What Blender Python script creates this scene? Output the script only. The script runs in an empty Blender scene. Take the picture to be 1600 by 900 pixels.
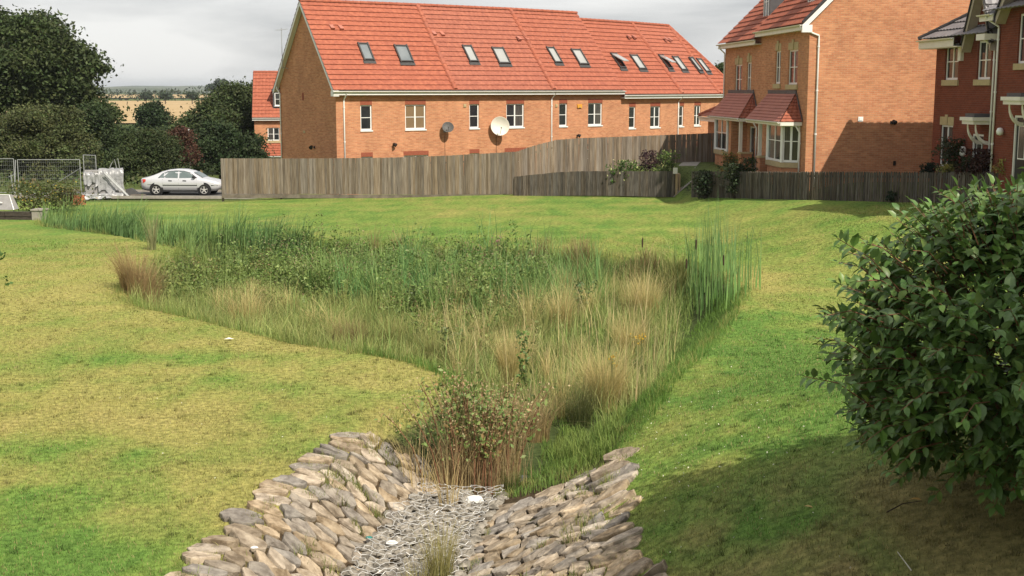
import bpy, math, random
import numpy as np
from mathutils import Vector, Matrix
random.seed(7)
RNG = np.random.default_rng(11)
SC = bpy.context.scene
COL = SC.collection

# ------------------------------------------------------------------ camera, sky, sun, exposure
CAMZ = 5.4
PITCH = math.atan(311 / 2000)
cam_data = bpy.data.cameras.new("camera")
cam_data.sensor_width = 36.0
cam_data.lens = 45.0
cam_data.clip_start = 0.1
cam_data.clip_end = 40000
cam = bpy.data.objects.new("camera", cam_data)
COL.objects.link(cam)
cam.location = (0, 0, CAMZ)
cam.rotation_euler = (math.pi / 2 - PITCH, 0, 0)
SC.camera = cam
SC.view_settings.view_transform = 'Standard'
SC.view_settings.look = 'None'
SC.view_settings.gamma = 1.0
SC.view_settings.use_curve_mapping = False
SC.view_settings.exposure = 0.72
SC.cycles.use_denoising = True
SC.cycles.max_bounces = 6
SC.cycles.transparent_max_bounces = 6
SC.cycles.volume_bounces = 0

SUN_EL = math.radians(46)
SUN_AZ = (0.60, -0.80)                      # towards the sun, in plan
_n = math.hypot(*SUN_AZ)
SUN_DIR = Vector((SUN_AZ[0] / _n * math.cos(SUN_EL), SUN_AZ[1] / _n * math.cos(SUN_EL), math.sin(SUN_EL)))
sun_data = bpy.data.lights.new("sun", 'SUN')
sun_data.energy = 3.65
sun_data.angle = math.radians(0.6)
sun_data.color = (1.0, 0.925, 0.79)
sun = bpy.data.objects.new("sun", sun_data)
COL.objects.link(sun)
sun.rotation_euler = SUN_DIR.to_track_quat('Z', 'Y').to_euler()
sun.location = (30, -30, 40)

world = bpy.data.worlds.new("World")
SC.world = world
world.use_nodes = True
wn, wl = world.node_tree.nodes, world.node_tree.links
bg = wn['Background']
skt = wn.new('ShaderNodeTexSky')
skt.sky_type = 'NISHITA'
skt.sun_disc = False
skt.sun_elevation = SUN_EL
skt.sun_rotation = math.atan2(SUN_AZ[0], SUN_AZ[1])
bg.inputs['Strength'].default_value = 0.10
tc = wn.new('ShaderNodeTexCoord')
mp = wn.new('ShaderNodeMapping'); mp.inputs['Scale'].default_value = (1.0, 1.0, 5.5)
n1 = wn.new('ShaderNodeTexNoise'); n1.inputs['Scale'].default_value = 2.9; n1.inputs['Detail'].default_value = 7; n1.inputs['Roughness'].default_value = 0.55
n1.inputs['Distortion'].default_value = 0.3
cr = wn.new('ShaderNodeValToRGB')
cr.color_ramp.elements[0].position = 0.34; cr.color_ramp.elements[0].color = (2.75, 2.8, 2.92, 1)
cr.color_ramp.elements[1].position = 0.62; cr.color_ramp.elements[1].color = (5.7, 5.65, 5.55, 1)
mx = wn.new('ShaderNodeMix'); mx.data_type = 'RGBA'; mx.inputs[0].default_value = 0.93
wl.new(tc.outputs['Generated'], mp.inputs['Vector']); wl.new(mp.outputs[0], n1.inputs['Vector'])
wl.new(n1.outputs['Fac'], cr.inputs[0])
wl.new(skt.outputs[0], mx.inputs[6]); wl.new(cr.outputs[0], mx.inputs[7])
wl.new(mx.outputs[2], bg.inputs['Color'])

# ------------------------------------------------------------------ helpers
ORG = {}
def props(o, label=None, cat=None, group=None, kind=None):
    if label: o['label'] = label
    if cat: o['category'] = cat
    if group: o['group'] = group
    if kind: o['kind'] = kind
    return o

def thing(name, label, cat, loc=(0, 0, 0), group=None, rotz=0):
    o = bpy.data.objects.new(name, None)
    o.empty_display_size = 0.3
    COL.objects.link(o)
    o.location = loc
    o.rotation_euler = (0, 0, rotz)
    ORG[o.name] = Vector(loc)
    return props(o, label, cat, group)

def link(name, me, mat=None, parent=None, loc=None, rot=None, scale=None):
    o = bpy.data.objects.new(name, me)
    COL.objects.link(o)
    if mat is not None and not me.materials: me.materials.append(mat)
    if parent is not None:
        o.parent = parent
        ORG[o.name] = ORG[parent.name]
        if loc is not None: o.location = Vector(loc) - ORG[parent.name]
    elif loc is not None:
        o.location = loc
        ORG[o.name] = Vector(loc)
    if rot is not None: o.rotation_euler = rot
    if scale is not None: o.scale = scale
    return o

def autouv(me):
    n = len(me.loops)
    if n == 0: return
    uv = me.uv_layers.new(name="UVMap")
    vi = np.empty(n, np.int32); me.loops.foreach_get("vertex_index", vi)
    co = np.empty(len(me.vertices) * 3, np.float32); me.vertices.foreach_get("co", co); co = co.reshape(-1, 3)
    pn = np.empty(len(me.polygons) * 3, np.float32); me.polygons.foreach_get("normal", pn); pn = pn.reshape(-1, 3)
    tot = np.empty(len(me.polygons), np.int32); me.polygons.foreach_get("loop_total", tot)
    ln = np.repeat(pn, tot, axis=0)
    h = np.stack([-ln[:, 1], ln[:, 0]], 1)
    L = np.linalg.norm(h, axis=1)
    flat = L < 0.2
    h[flat] = (1, 0); L[flat] = 1
    h /= L[:, None]
    p = co[vi]
    u = p[:, 0] * h[:, 0] + p[:, 1] * h[:, 1]
    v = np.where(flat, p[:, 1], p[:, 2])
    uv.data.foreach_set("uv", np.stack([u, v], 1).astype(np.float32).ravel())

class MB:
    def __init__(s): s.v = []; s.f = []
    def add(s, verts, faces):
        b = len(s.v)
        s.v.extend([tuple(x) for x in verts])
        s.f.extend([tuple(b + i for i in f) for f in faces])
        return s
    def quad(s, a, b, c, d): return s.add([a, b, c, d], [(0, 1, 2, 3)])
    def tri(s, a, b, c): return s.add([a, b, c], [(0, 1, 2)])
    def hexa(s, p):      # 8 points: bottom 0-3, top 4-7
        return s.add(p, [(0, 3, 2, 1), (4, 5, 6, 7), (0, 1, 5, 4), (1, 2, 6, 5), (2, 3, 7, 6), (3, 0, 4, 7)])
    def box(s, x0, x1, y0, y1, z0, z1, fr=None):
        P = [(x0, y0, z0), (x1, y0, z0), (x1, y1, z0), (x0, y1, z0), (x0, y0, z1), (x1, y0, z1), (x1, y1, z1), (x0, y1, z1)]
        if fr: P = [fr(*q) for q in P]
        return s.hexa(P)
    def tube(s, pts, r, n=6, r1=None, cap=True):
        pts = [Vector(p) for p in pts]
        m = len(pts); rings = []
        b0 = len(s.v)
        for i, p in enumerate(pts):
            d = (pts[min(i + 1, m - 1)] - pts[max(i - 1, 0)])
            if d.length < 1e-9: d = Vector((0, 0, 1))
            d.normalize()
            a = d.cross(Vector((0, 0, 1)))
            if a.length < 0.05: a = d.cross(Vector((1, 0, 0)))
            a.normalize(); c = d.cross(a)
            rr = r if r1 is None else r + (r1 - r) * i / (m - 1)
            for k in range(n):
                t = 2 * math.pi * k / n
                s.v.append(tuple(p + a * (rr * math.cos(t)) + c * (rr * math.sin(t))))
        for i in range(m - 1):
            for k in range(n):
                k2 = (k + 1) % n
                s.f.append((b0 + i * n + k, b0 + i * n + k2, b0 + (i + 1) * n + k2, b0 + (i + 1) * n + k))
        if cap:
            s.f.append(tuple(b0 + k for k in range(n))[::-1])
            s.f.append(tuple(b0 + (m - 1) * n + k for k in range(n)))
        return s
    def lathe(s, prof, c, axis=(0, 0, 1), n=16):   # prof: (r, h)
        ax = Vector(axis).normalized()
        a = ax.cross(Vector((0, 0, 1)))
        if a.length < 0.05: a = ax.cross(Vector((1, 0, 0)))
        a.normalize(); b = ax.cross(a)
        c = Vector(c); b0 = len(s.v)
        for r, h in prof:
            for k in range(n):
                t = 2 * math.pi * k / n
                s.v.append(tuple(c + ax * h + a * (r * math.cos(t)) + b * (r * math.sin(t))))
        for i in range(len(prof) - 1):
            for k in range(n):
                k2 = (k + 1) % n
                s.f.append((b0 + i * n + k, b0 + (i + 1) * n + k, b0 + (i + 1) * n + k2, b0 + i * n + k2))
        return s
    def mesh(s, name, mat, org=None, smooth=False):
        me = bpy.data.meshes.new(name)
        v = s.v
        if org is not None: v = [(a - org[0], b - org[1], c - org[2]) for a, b, c in v]
        me.from_pydata(v, [], s.f)
        me.update()
        autouv(me)
        if mat: me.materials.append(mat)
        if smooth: me.polygons.foreach_set("use_smooth", [True] * len(me.polygons))
        return me
    def build(s, name, mat, parent=None, smooth=False, loc=None):
        if parent is not None: org = ORG[parent.name]
        else: org = Vector(loc) if loc is not None else Vector((0, 0, 0))
        o = link(name, s.mesh(name, mat, org, smooth), None, parent, None)
        if parent is None:
            o.location = org; ORG[o.name] = org
        return o

def npmesh(name, V, F, mat, col=None, parent=None, loc=None, smooth=False, obj=True):
    """V (n,3) world, F (m,k) triangles or quads; col (n,3) base colour per point"""
    org = ORG[parent.name] if parent is not None else (Vector(loc) if loc is not None else Vector((0, 0, 0)))
    V = np.asarray(V, np.float64) - np.array(org)
    F = np.asarray(F, np.int32)
    me = bpy.data.meshes.new(name)
    k = F.shape[1]
    me.vertices.add(len(V)); me.vertices.foreach_set("co", V.astype(np.float32).ravel())
    me.loops.add(F.size); me.loops.foreach_set("vertex_index", F.ravel())
    me.polygons.add(len(F))
    me.polygons.foreach_set("loop_start", np.arange(0, F.size, k, dtype=np.int32))
    me.polygons.foreach_set("loop_total", np.full(len(F), k, np.int32))
    if smooth: me.polygons.foreach_set("use_smooth", np.ones(len(F), bool))
    me.update(calc_edges=True)
    if col is not None:
        ca = me.color_attributes.new("Col", 'FLOAT_COLOR', 'POINT')
        c4 = np.ones((len(V), 4), np.float32); c4[:, :3] = col
        ca.data.foreach_set("color", c4.ravel())
    if mat: me.materials.append(mat)
    if not obj: return me
    o = link(name, me, None, parent, None)
    if parent is None:
        o.location = org; ORG[o.name] = org
    return o

class Frame:
    """s along a wall, d inwards, z up"""
    def __init__(s, o, heading):
        s.o = Vector((o[0], o[1], o[2] if len(o) > 2 else 0))
        s.h = heading
        s.u = Vector((math.cos(heading), math.sin(heading), 0))
        s.n = Vector((-math.sin(heading), math.cos(heading), 0))
    def __call__(s, a, d, z=0):
        p = s.o + s.u * a + s.n * d
        return (p.x, p.y, s.o.z + z)

COSP, SINP = math.cos(PITCH), math.sin(PITCH)
def ray(px, py):
    cx = (px - 800) / 2000; cy = (450 - py) / 2000
    return Vector((cx, COSP + cy * SINP, -SINP + cy * COSP))
def at(px, py, Y):
    d = ray(px, py); t = Y / d.y
    return Vector((d.x * t, Y, CAMZ + d.z * t))
def on_z(px, py, z):
    d = ray(px, py); t = (z - CAMZ) / d.z
    return Vector((d.x * t, d.y * t, z))
def s_at(fr, px, dz=-1.0, d=0.0):
    """distance along a frame at which a point dz above the camera shows at column px"""
    k = (px - 800) / 2000
    x0, y0 = fr.o.x + fr.n.x * d, fr.o.y + fr.n.y * d
    return (k * (y0 * COSP - dz * SINP) - x0) / (fr.u.x - k * fr.u.y * COSP)
def z_at(x, y, py):
    """height of the point over (x, y) that shows on row py"""
    cy = (450 - py) / 2000
    return CAMZ + y * (-SINP + cy * COSP) / (COSP + cy * SINP)

def sstep(a, b, x):
    t = np.clip((x - a) / (b - a), 0, 1)
    return t * t * (3 - 2 * t)

def vnoise(x, y, seed=0):
    """smooth value noise, vectorised"""
    xi = np.floor(x).astype(np.int64); yi = np.floor(y).astype(np.int64)
    fx = x - xi; fy = y - yi
    fx = fx * fx * (3 - 2 * fx); fy = fy * fy * (3 - 2 * fy)
    def h(a, b):
        n = (a * 374761393 + b * 668265263 + seed * 982451653) & 0xffffffff
        n = ((n ^ (n >> 13)) * 1274126177) & 0xffffffff
        return ((n ^ (n >> 16)) & 0xffff) / 65535.0
    return (h(xi, yi) * (1 - fx) + h(xi + 1, yi) * fx) * (1 - fy) + (h(xi, yi + 1) * (1 - fx) + h(xi + 1, yi + 1) * fx) * fy
def fbm(x, y, seed=0, o=3):
    r = 0; a = 0.5; t = 0
    for i in range(o):
        r = r + a * vnoise(x * 2 ** i, y * 2 ** i, seed + i); t += a; a *= 0.55
    return r / t

# ------------------------------------------------------------------ materials
def pm(name, c1, c2=None, scale=4.0, rough=0.8, spec=0.3, bump=0.0, bscale=None, rnd=0.0, attr=False, metal=0.0,
       detail=5, stretch=None, transl=0.0, coat=0.0, c3=None, lo=0.35, hi=0.65):
    m = bpy.data.materials.new(name); m.use_nodes = True
    N, L = m.node_tree.nodes, m.node_tree.links
    b = N['Principled BSDF']
    b.inputs['Roughness'].default_value = rough
    b.inputs['Specular IOR Level'].default_value = spec
    b.inputs['Metallic'].default_value = metal
    b.inputs['Coat Weight'].default_value = coat
    tcn = N.new('ShaderNodeTexCoord'); vec = tcn.outputs['Object']
    if stretch:
        mpn = N.new('ShaderNodeMapping'); mpn.inputs['Scale'].default_value = stretch
        L.new(vec, mpn.inputs['Vector']); vec = mpn.outputs[0]
    if rnd:
        oi = N.new('ShaderNodeObjectInfo')
        ad = N.new('ShaderNodeVectorMath'); ad.operation = 'ADD'
        ml = N.new('ShaderNodeMath'); ml.operation = 'MULTIPLY'; ml.inputs[1].default_value = 53.0
        L.new(oi.outputs['Random'], ml.inputs[0])
        L.new(vec, ad.inputs[0]); L.new(ml.outputs[0], ad.inputs[1]); vec = ad.outputs[0]
    out = None
    if attr:
        at_ = N.new('ShaderNodeVertexColor'); at_.layer_name = 'Col'; out = at_.outputs['Color']
    if c2 is not None or attr is False:
        if c2 is None: c2 = c1
        nz = N.new('ShaderNodeTexNoise'); nz.inputs['Scale'].default_value = scale; nz.inputs['Detail'].default_value = detail
        nz.inputs['Roughness'].default_value = 0.6
        L.new(vec, nz.inputs['Vector'])
        rp = N.new('ShaderNodeValToRGB')
        rp.color_ramp.elements[0].position = lo; rp.color_ramp.elements[0].color = (*c1, 1)
        rp.color_ramp.elements[1].position = hi; rp.color_ramp.elements[1].color = (*c2, 1)
        if c3: e = rp.color_ramp.elements.new((lo + hi) / 2); e.color = (*c3, 1)
        L.new(nz.outputs['Fac'], rp.inputs[0])
        if out is None: out = rp.outputs[0]
        else:
            mm = N.new('ShaderNodeMix'); mm.data_type = 'RGBA'; mm.blend_type = 'MULTIPLY'; mm.inputs[0].default_value = 1
            L.new(out, mm.inputs[6]); L.new(rp.outputs[0], mm.inputs[7]); out = mm.outputs[2]
        if bump:
            bn = N.new('ShaderNodeTexNoise'); bn.inputs['Scale'].default_value = bscale or scale * 4; bn.inputs['Detail'].default_value = 5
            L.new(vec, bn.inputs['Vector'])
            bp = N.new('ShaderNodeBump'); bp.inputs['Strength'].default_value = min(1, bump); bp.inputs['Distance'].default_value = 0.02
            L.new(bn.outputs['Fac'], bp.inputs['Height']); L.new(bp.outputs[0], b.inputs['Normal'])
    if rnd:
        hs = N.new('ShaderNodeHueSaturation')
        mr = N.new('ShaderNodeMapRange'); mr.inputs[3].default_value = 1 - rnd; mr.inputs[4].default_value = 1 + rnd
        L.new(oi.outputs['Random'], mr.inputs[0]); L.new(mr.outputs[0], hs.inputs['Value'])
        wn_ = N.new('ShaderNodeTexWhiteNoise'); wn_.noise_dimensions = '1D'
        L.new(oi.outputs['Random'], wn_.inputs['W'])
        m2 = N.new('ShaderNodeMapRange'); m2.inputs[3].default_value = 1 - rnd; m2.inputs[4].default_value = 1 + rnd * .6
        L.new(wn_.outputs['Value'], m2.inputs[0]); L.new(m2.outputs[0], hs.inputs['Saturation'])
        L.new(out, hs.inputs['Color']); out = hs.outputs[0]
    L.new(out, b.inputs['Base Color'])
    if transl:
        tr = N.new('ShaderNodeBsdfTranslucent'); L.new(out, tr.inputs['Color'])
        ms = N.new('ShaderNodeMixShader'); ms.inputs[0].default_value = transl
        L.new(b.outputs[0], ms.inputs[1]); L.new(tr.outputs[0], ms.inputs[2])
        L.new(ms.outputs[0], N['Material Output'].inputs['Surface'])
    return m

def brick_mat(name, a, b_, mortar, bias=0.0):
    m = bpy.data.materials.new(name); m.use_nodes = True
    N, L = m.node_tree.nodes, m.node_tree.links
    P = N['Principled BSDF']; P.inputs['Roughness'].default_value = 0.88; P.inputs['Specular IOR Level'].default_value = 0.2
    uv = N.new('ShaderNodeUVMap')
    def bt(c1, c2, mo):
        t = N.new('ShaderNodeTexBrick')
        t.inputs['Scale'].default_value = 1.0
        t.inputs['Brick Width'].default_value = 0.225; t.inputs['Row Height'].default_value = 0.075
        t.inputs['Mortar Size'].default_value = 0.006; t.inputs['Mortar Smooth'].default_value = 0.2
        t.inputs['Bias'].default_value = bias
        t.inputs['Color1'].default_value = (*c1, 1); t.inputs['Color2'].default_value = (*c2, 1); t.inputs['Mortar'].default_value = (*mo, 1)
        L.new(uv.outputs[0], t.inputs['Vector'])
        return t
    t = bt(a, b_, mortar)
    nz = N.new('ShaderNodeTexNoise'); nz.inputs['Scale'].default_value = 1.3; nz.inputs['Detail'].default_value = 6; nz.inputs['Roughness'].default_value = 0.65
    L.new(uv.outputs[0], nz.inputs['Vector'])
    mp_ = N.new('ShaderNodeMapping'); mp_.inputs['Scale'].default_value = (3.1, 13.3, 1); L.new(uv.outputs[0], mp_.inputs['Vector'])
    nz2 = N.new('ShaderNodeTexNoise'); nz2.inputs['Scale'].default_value = 1.0; nz2.inputs['Detail'].default_value = 3
    L.new(mp_.outputs[0], nz2.inputs['Vector'])
    ad = N.new('ShaderNodeMath'); ad.operation = 'ADD'; L.new(nz.outputs['Fac'], ad.inputs[0]); L.new(nz2.outputs['Fac'], ad.inputs[1])
    nz3 = N.new('ShaderNodeTexNoise'); nz3.inputs['Scale'].default_value = 0.28; nz3.inputs['Detail'].default_value = 4; L.new(uv.outputs[0], nz3.inputs['Vector'])
    ad2 = N.new('ShaderNodeMath'); ad2.operation = 'MULTIPLY_ADD'; ad2.inputs[1].default_value = .7; L.new(nz3.outputs['Fac'], ad2.inputs[0]); L.new(ad.outputs[0], ad2.inputs[2]); ad = ad2
    mr = N.new('ShaderNodeMapRange'); mr.inputs[1].default_value = 0.9; mr.inputs[2].default_value = 1.8; mr.inputs[3].default_value = 0.70; mr.inputs[4].default_value = 1.28
    L.new(ad.outputs[0], mr.inputs[0])
    hs = N.new('ShaderNodeHueSaturation'); L.new(t.outputs['Color'], hs.inputs['Color']); L.new(mr.outputs[0], hs.inputs['Value'])
    L.new(hs.outputs[0], P.inputs['Base Color'])
    bp = N.new('ShaderNodeBump'); bp.inputs['Strength'].default_value = 0.6; bp.inputs['Distance'].default_value = 0.012; bp.invert = True
    L.new(t.outputs['Fac'], bp.inputs['Height']); L.new(bp.outputs[0], P.inputs['Normal'])
    return m

M = {}
M['brick'] = brick_mat('orange_brick', (.53, .245, .125), (.43, .175, .09), (.46, .30, .19))
M['red_brick'] = brick_mat('red_brick', (.20, .050, .026), (.155, .038, .022), (.17, .09, .062), 0.1)
M['soldier'] = pm('soldier_course', (.30, .085, .045), (.22, .06, .035), 30, .85, stretch=(4, 4, .3))
M['tile'] = pm('red_concrete_tile', (.375, .122, .070), (.275, .083, .050), 4.5, .7, .25, bump=.25, bscale=40, c3=(.32, .098, .058), rnd=.04)
M['tile_old'] = pm('weathered_red_tile', (.43, .165, .115), (.36, .13, .095), 2, .65, .35, rnd=.05)
M['grey_tile'] = pm('grey_roof_tile', (.16, .15, .16), (.23, .215, .22), 3, .45, .5, rnd=.06)
M['grey_verge'] = pm('dark_verge', (.03, .028, .03), (.045, .04, .042), 6, .7)
M['upvc'] = pm('white_plastic', (.80, .79, .77), (.74, .73, .70), 3, .35, .5)
M['upvc_warm'] = pm('cream_plastic', (.74, .71, .64), (.68, .645, .57), 3, .5, .4)
M['board_cream'] = pm('cream_board', (.42, .36, .28), (.36, .30, .23), 4, .6)
M['sill'] = pm('sandstone_sill', (.46, .36, .20), (.38, .30, .17), 8, .85)
M['lead'] = pm('lead_sheet', (.060, .058, .064), (.085, .082, .088), 5, .6, .4)
M['glass'] = pm('dark_glass', (.018, .020, .024), (.03, .032, .036), 1.2, .05, .6, rnd=.3)
M['glass_sky'] = pm('skylight_glass', (.13, .15, .16), (.20, .22, .23), .9, .06, .9, coat=.6)  # base lightened to stand for sky mirrored in the panes
M['glass_pale'] = pm('skylight_glass_pale_sky_reflection', (.40, .40, .385), (.33, .34, .33), .9, .08, .9, coat=.6)  # reflected sky painted in as a pale base colour
M['blind'] = pm('drawn_blind_behind_glass', (.21, .145, .085), (.19, .13, .075), 3, .12, .5)
M['curtain'] = pm('curtain_behind_glass', (.10, .09, .08), (.03, .03, .032), 6, .1, .5, stretch=(6, 6, .2))
M['door'] = pm('dark_door', (.018, .018, .022), (.025, .024, .028), 3, .35)
M['velux'] = pm('dark_grey_metal', (.045, .043, .043), (.06, .057, .056), 6, .45, .4)
M['board'] = pm('weathered_fence_board', (.125, .094, .066), (.245, .20, .152), 3.0, .9, .15, bump=.5, bscale=20, rnd=.28, stretch=(8, 8, .7))
M['picket'] = pm('dark_weathered_picket', (.055, .045, .036), (.135, .115, .095), 3.0, .9, .15, bump=.5, bscale=20, rnd=.34, stretch=(8, 8, .7))
M['rail'] = pm('fence_rail', (.11, .09, .07), (.19, .16, .125), 3, .9)
M['new_wood'] = pm('pale_timber', (.40, .29, .17), (.33, .24, .14), 4, .85)
M['concrete'] = pm('pale_concrete', (.34, .31, .27), (.25, .23, .20), 5, .9, bump=.3)
M['asphalt'] = pm('asphalt', (.085, .082, .082), (.12, .115, .112), 8, .9)
M['stone'] = pm('rip_rap_stone', (.175, .132, .088), (.43, .35, .255), 5.5, .92, .2, bump=.9, bscale=16, rnd=.30, c3=(.31, .245, .175))
M['stone_grey'] = pm('grey_rip_rap_stone', (.13, .11, .09), (.32, .285, .24), 5.5, .92, .2, bump=.9, bscale=16, rnd=.2, c3=(.23, .20, .17))
M['pebble'] = pm('infill_pebble', (.11, .098, .08), (.34, .305, .255), 7, .9, bump=.5)
M['wire'] = pm('galvanised_wire', (.54, .53, .51), (.40, .39, .37), 14, .42, .5, metal=.15)
M['white_rock'] = pm('white_block', (.80, .79, .76), (.68, .67, .64), 6, .8, bump=.4)
M['steel'] = pm('galvanised_steel', (.36, .37, .37), (.28, .29, .29), 6, .5, .5, metal=.3)
M['plastic_wrap'] = pm('clear_wrap', (.33, .33, .335), (.20, .20, .21), 7, .3, .6, bump=1, bscale=9)
M['block'] = pm('grey_block', (.30, .29, .285), (.24, .23, .225), 5, .9)
M['terracotta'] = pm('faded_red_plastic', (.45, .13, .07), (.38, .10, .055), 4, .6)
M['timber_dark'] = pm('dark_sleeper', (.035, .028, .022), (.075, .06, .048), 5, .9, stretch=(.6, 4, 4))
M['paint'] = pm('silver_car_paint', (.60, .60, .63), (.58, .58, .61), 2, .28, .6, metal=.25, coat=.6)
M['car_glass'] = pm('car_glass', (.10, .13, .13), (.13, .16, .16), 2, .05, .8)
M['trim'] = pm('black_trim', (.015, .015, .017), (.02, .02, .022), 4, .6)
M['tyre'] = pm('tyre_rubber', (.012, .012, .013), (.02, .02, .02), 8, .85)
M['alloy'] = pm('alloy_wheel', (.62, .60, .58), (.5, .49, .48), 6, .35, .6, metal=.2)
M['red_light'] = pm('red_lamp_lens', (.62, .05, .03), (.5, .03, .02), 3, .2, .6)
M['head_light'] = pm('clear_lamp_lens', (.70, .72, .74), (.6, .62, .64), 3, .1, .7)
M['dish_white'] = pm('white_dish', (.72, .68, .60), (.66, .62, .54), 4, .5)
M['dish_dark'] = pm('dark_mesh_dish', (.085, .082, .08), (.11, .105, .10), 8, .6)
M['yellow'] = pm('yellow_box', (.62, .30, .035), (.55, .26, .03), 4, .5)
M['black'] = pm('black_plastic', (.012, .012, .013), (.02, .02, .02), 4, .5)
M['bark'] = pm('dark_bark', (.045, .034, .025), (.085, .066, .05), 6, .95, bump=.6)
M['stem_red'] = pm('reddish_stem', (.15, .070, .040), (.22, .11, .06), 8, .6)
M['leaf'] = pm('leaf', (.8, .8, .8), (1.15, 1.15, 1.15), 3, .5, .3, attr=True, transl=.22)
M['tree_leaf'] = pm('tree_leaf', (.75, .75, .75), (1.2, 1.2, 1.2), .6, .65, .2, attr=True, transl=.15)
M['blade'] = pm('grass_blade', (.78, .78, .78), (1.2, 1.2, 1.2), .8, .6, .2, attr=True, transl=.3)
M['dogwood'] = pm('dogwood_leaf', (.088, .172, .042), (.125, .215, .056), 4, .42, .4, transl=.18, rnd=.22)
M['water'] = pm('dark_water', (.012, .013, .010), (.02, .02, .016), 2, .04, .6)
M['wheat'] = pm('ripe_wheat', (.37, .265, .135), (.44, .32, .175), .02, .95, .1)
M['far_green'] = pm('far_hedge_green', (.035, .05, .024), (.055, .075, .035), .03, .95, .1)
M['hill'] = pm('far_wooded_hill', (.060, .085, .060), (.12, .13, .08), .004, .95, .1)
HAZE = 1.1e-4
# ------------------------------------------------------------------ terrain
def _g(px, py, z=0.0):
    p = on_z(px, py, z); return (p.x, p.y)
SWALE = [(-4.6, 7.0), _g(312, 905), _g(374, 838), _g(450, 765), _g(545, 692), _g(600, 668), _g(655, 640), _g(705, 590), _g(640, 564), _g(560, 549), _g(450, 535),
         _g(360, 512), _g(290, 494), _g(215, 478), _g(182, 462), _g(205, 428), _g(240, 405), _g(290, 389), _g(180, 367), _g(62, 352),
         _g(60, 343), _g(180, 351), _g(300, 366), _g(420, 374), _g(560, 382), _g(700, 390), _g(850, 396), _g(1000, 402), _g(1110, 416),
         _g(1165, 450), _g(1152, 486), _g(1105, 540), _g(1040, 622), _g(968, 712, .1), _g(945, 770, .15), _g(948, 835, .2), _g(988, 905, .2), (2.0, 7.0)]
SW = np.array(SWALE)
def swale_d(x, y):
    """distance to the swale's edge, positive inside"""
    x = np.asarray(x, float); y = np.asarray(y, float)
    best = np.full(x.shape, 1e9); inside = np.zeros(x.shape, bool)
    n = len(SW)
    for i in range(n):
        ax, ay = SW[i]; bx, by = SW[(i + 1) % n]
        dx, dy = bx - ax, by - ay
        t = np.clip(((x - ax) * dx + (y - ay) * dy) / (dx * dx + dy * dy), 0, 1)
        best = np.minimum(best, np.hypot(x - ax - t * dx, y - ay - t * dy))
        c = ((ay > y) != (by > y)) & (x < (bx - ax) * (y - ay) / (by - ay + 1e-12) + ax)
        inside ^= c
    return np.where(inside, best, -best)

def bank_t(x, y):
    """0 at the lip of the swale, 1 at its floor; the channel's right bank is the gentler one"""
    xc = np.interp(y, [12, 16, 18.8, 21], [-2.0, -1.4, -.95, -.5])
    w = 1.42 + .72 * sstep(-.4, .4, x - xc) * sstep(22, 19.5, y)
    return swale_d(x, y) / w
def fence_y(x):
    return np.interp(x, [-20, 0, 7.4, 8.0, 11.1, 15.1, 15.8, 17.1, 30], [62.6, 61.3, 59.1, 57.0, 49.5, 44.5, 42.6, 40.5, 36])
def fence_z(x):
    return np.interp(x, [-20, -6, 0, 7.4, 8.0, 11.1, 15.1, 17.1, 30], [.0, .12, .34, .40, .61, 1.16, 1.44, 1.72, 2.2])
def T(x, y):
    x = np.asarray(x, float); y = np.asarray(y, float)
    z = 0.05 * (fbm(x * .35, y * .35, 3) - .5) * sstep(9, 20, y)
    # far bank up to the fences
    fy, fz_ = fence_y(x), fence_z(x)
    z = z + fz_ * sstep(fy - 23, fy, y) * sstep(110, 85, y)
    # gardens step up behind the picket fence
    z = z + np.maximum(0, 1.72 - fz_) * sstep(.6, 5, y - fy) * sstep(0.5, 8, x) * sstep(130, 90, y)
    # falls away to the road and the fields
    z = z - .62 * sstep(60, 70.5, y) * sstep(-9, -15, x)
    z = z - 1.7 * sstep(82, 112, y) * sstep(6, -6, x)
    z = np.where(y > 112, np.minimum(z, -2.3 + 1.2 * sstep(0, 20, x) * sstep(160, 112, y)), z)
    # bank on the right near the road
    b = np.minimum(2.0, .40 * np.maximum(0, x - 1.15 + .2 * (fbm(x * .5, y * .3, 9) - .5)))
    b = 2.0 * (1 - np.exp(-b / 1.6)) * 1.25
    z = z + b * sstep(29, 12, y)
    # road embankment under the viewer
    e = np.clip((10.8 - y) * .46, 0, 3.7)
    z = np.where(y < 11, np.maximum(z, np.minimum(e + .0, 3.7)), z)
    z = z - np.interp(y, [18.5, 22], [.78, 1.0]) * sstep(-.1, 1.0, bank_t(x, y)) * sstep(8.5, 11, y)
    return z
def T1(x, y): return float(T(np.array([x]), np.array([y]))[0])
def hits(px, py):
    """where view rays meet the ground, vectorised"""
    px = np.asarray(px, float); py = np.asarray(py, float)
    cx = (px - 800) / 2000; cy = (450 - py) / 2000
    dy = COSP + cy * SINP; dz = -SINP + cy * COSP
    sx, sz = cx / dy, dz / dy
    Y = np.full(px.shape, 8.0); done = np.zeros(px.shape, bool); out = np.full(px.shape, 140.0)
    step = .12
    while True:
        z = T(sx * Y, Y)
        below = (CAMZ + sz * Y < z) & ~done
        out[below] = Y[below]; done |= below
        Y = Y + step; step = min(.5, step * 1.005)
        if done.all() or Y.min() > 110: break
    x = sx * out
    return x, out, T(x, out)
def hit(px, py):
    x, y, z = hits([px], [py]); return Vector((x[0], y[0], z[0]))

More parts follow.
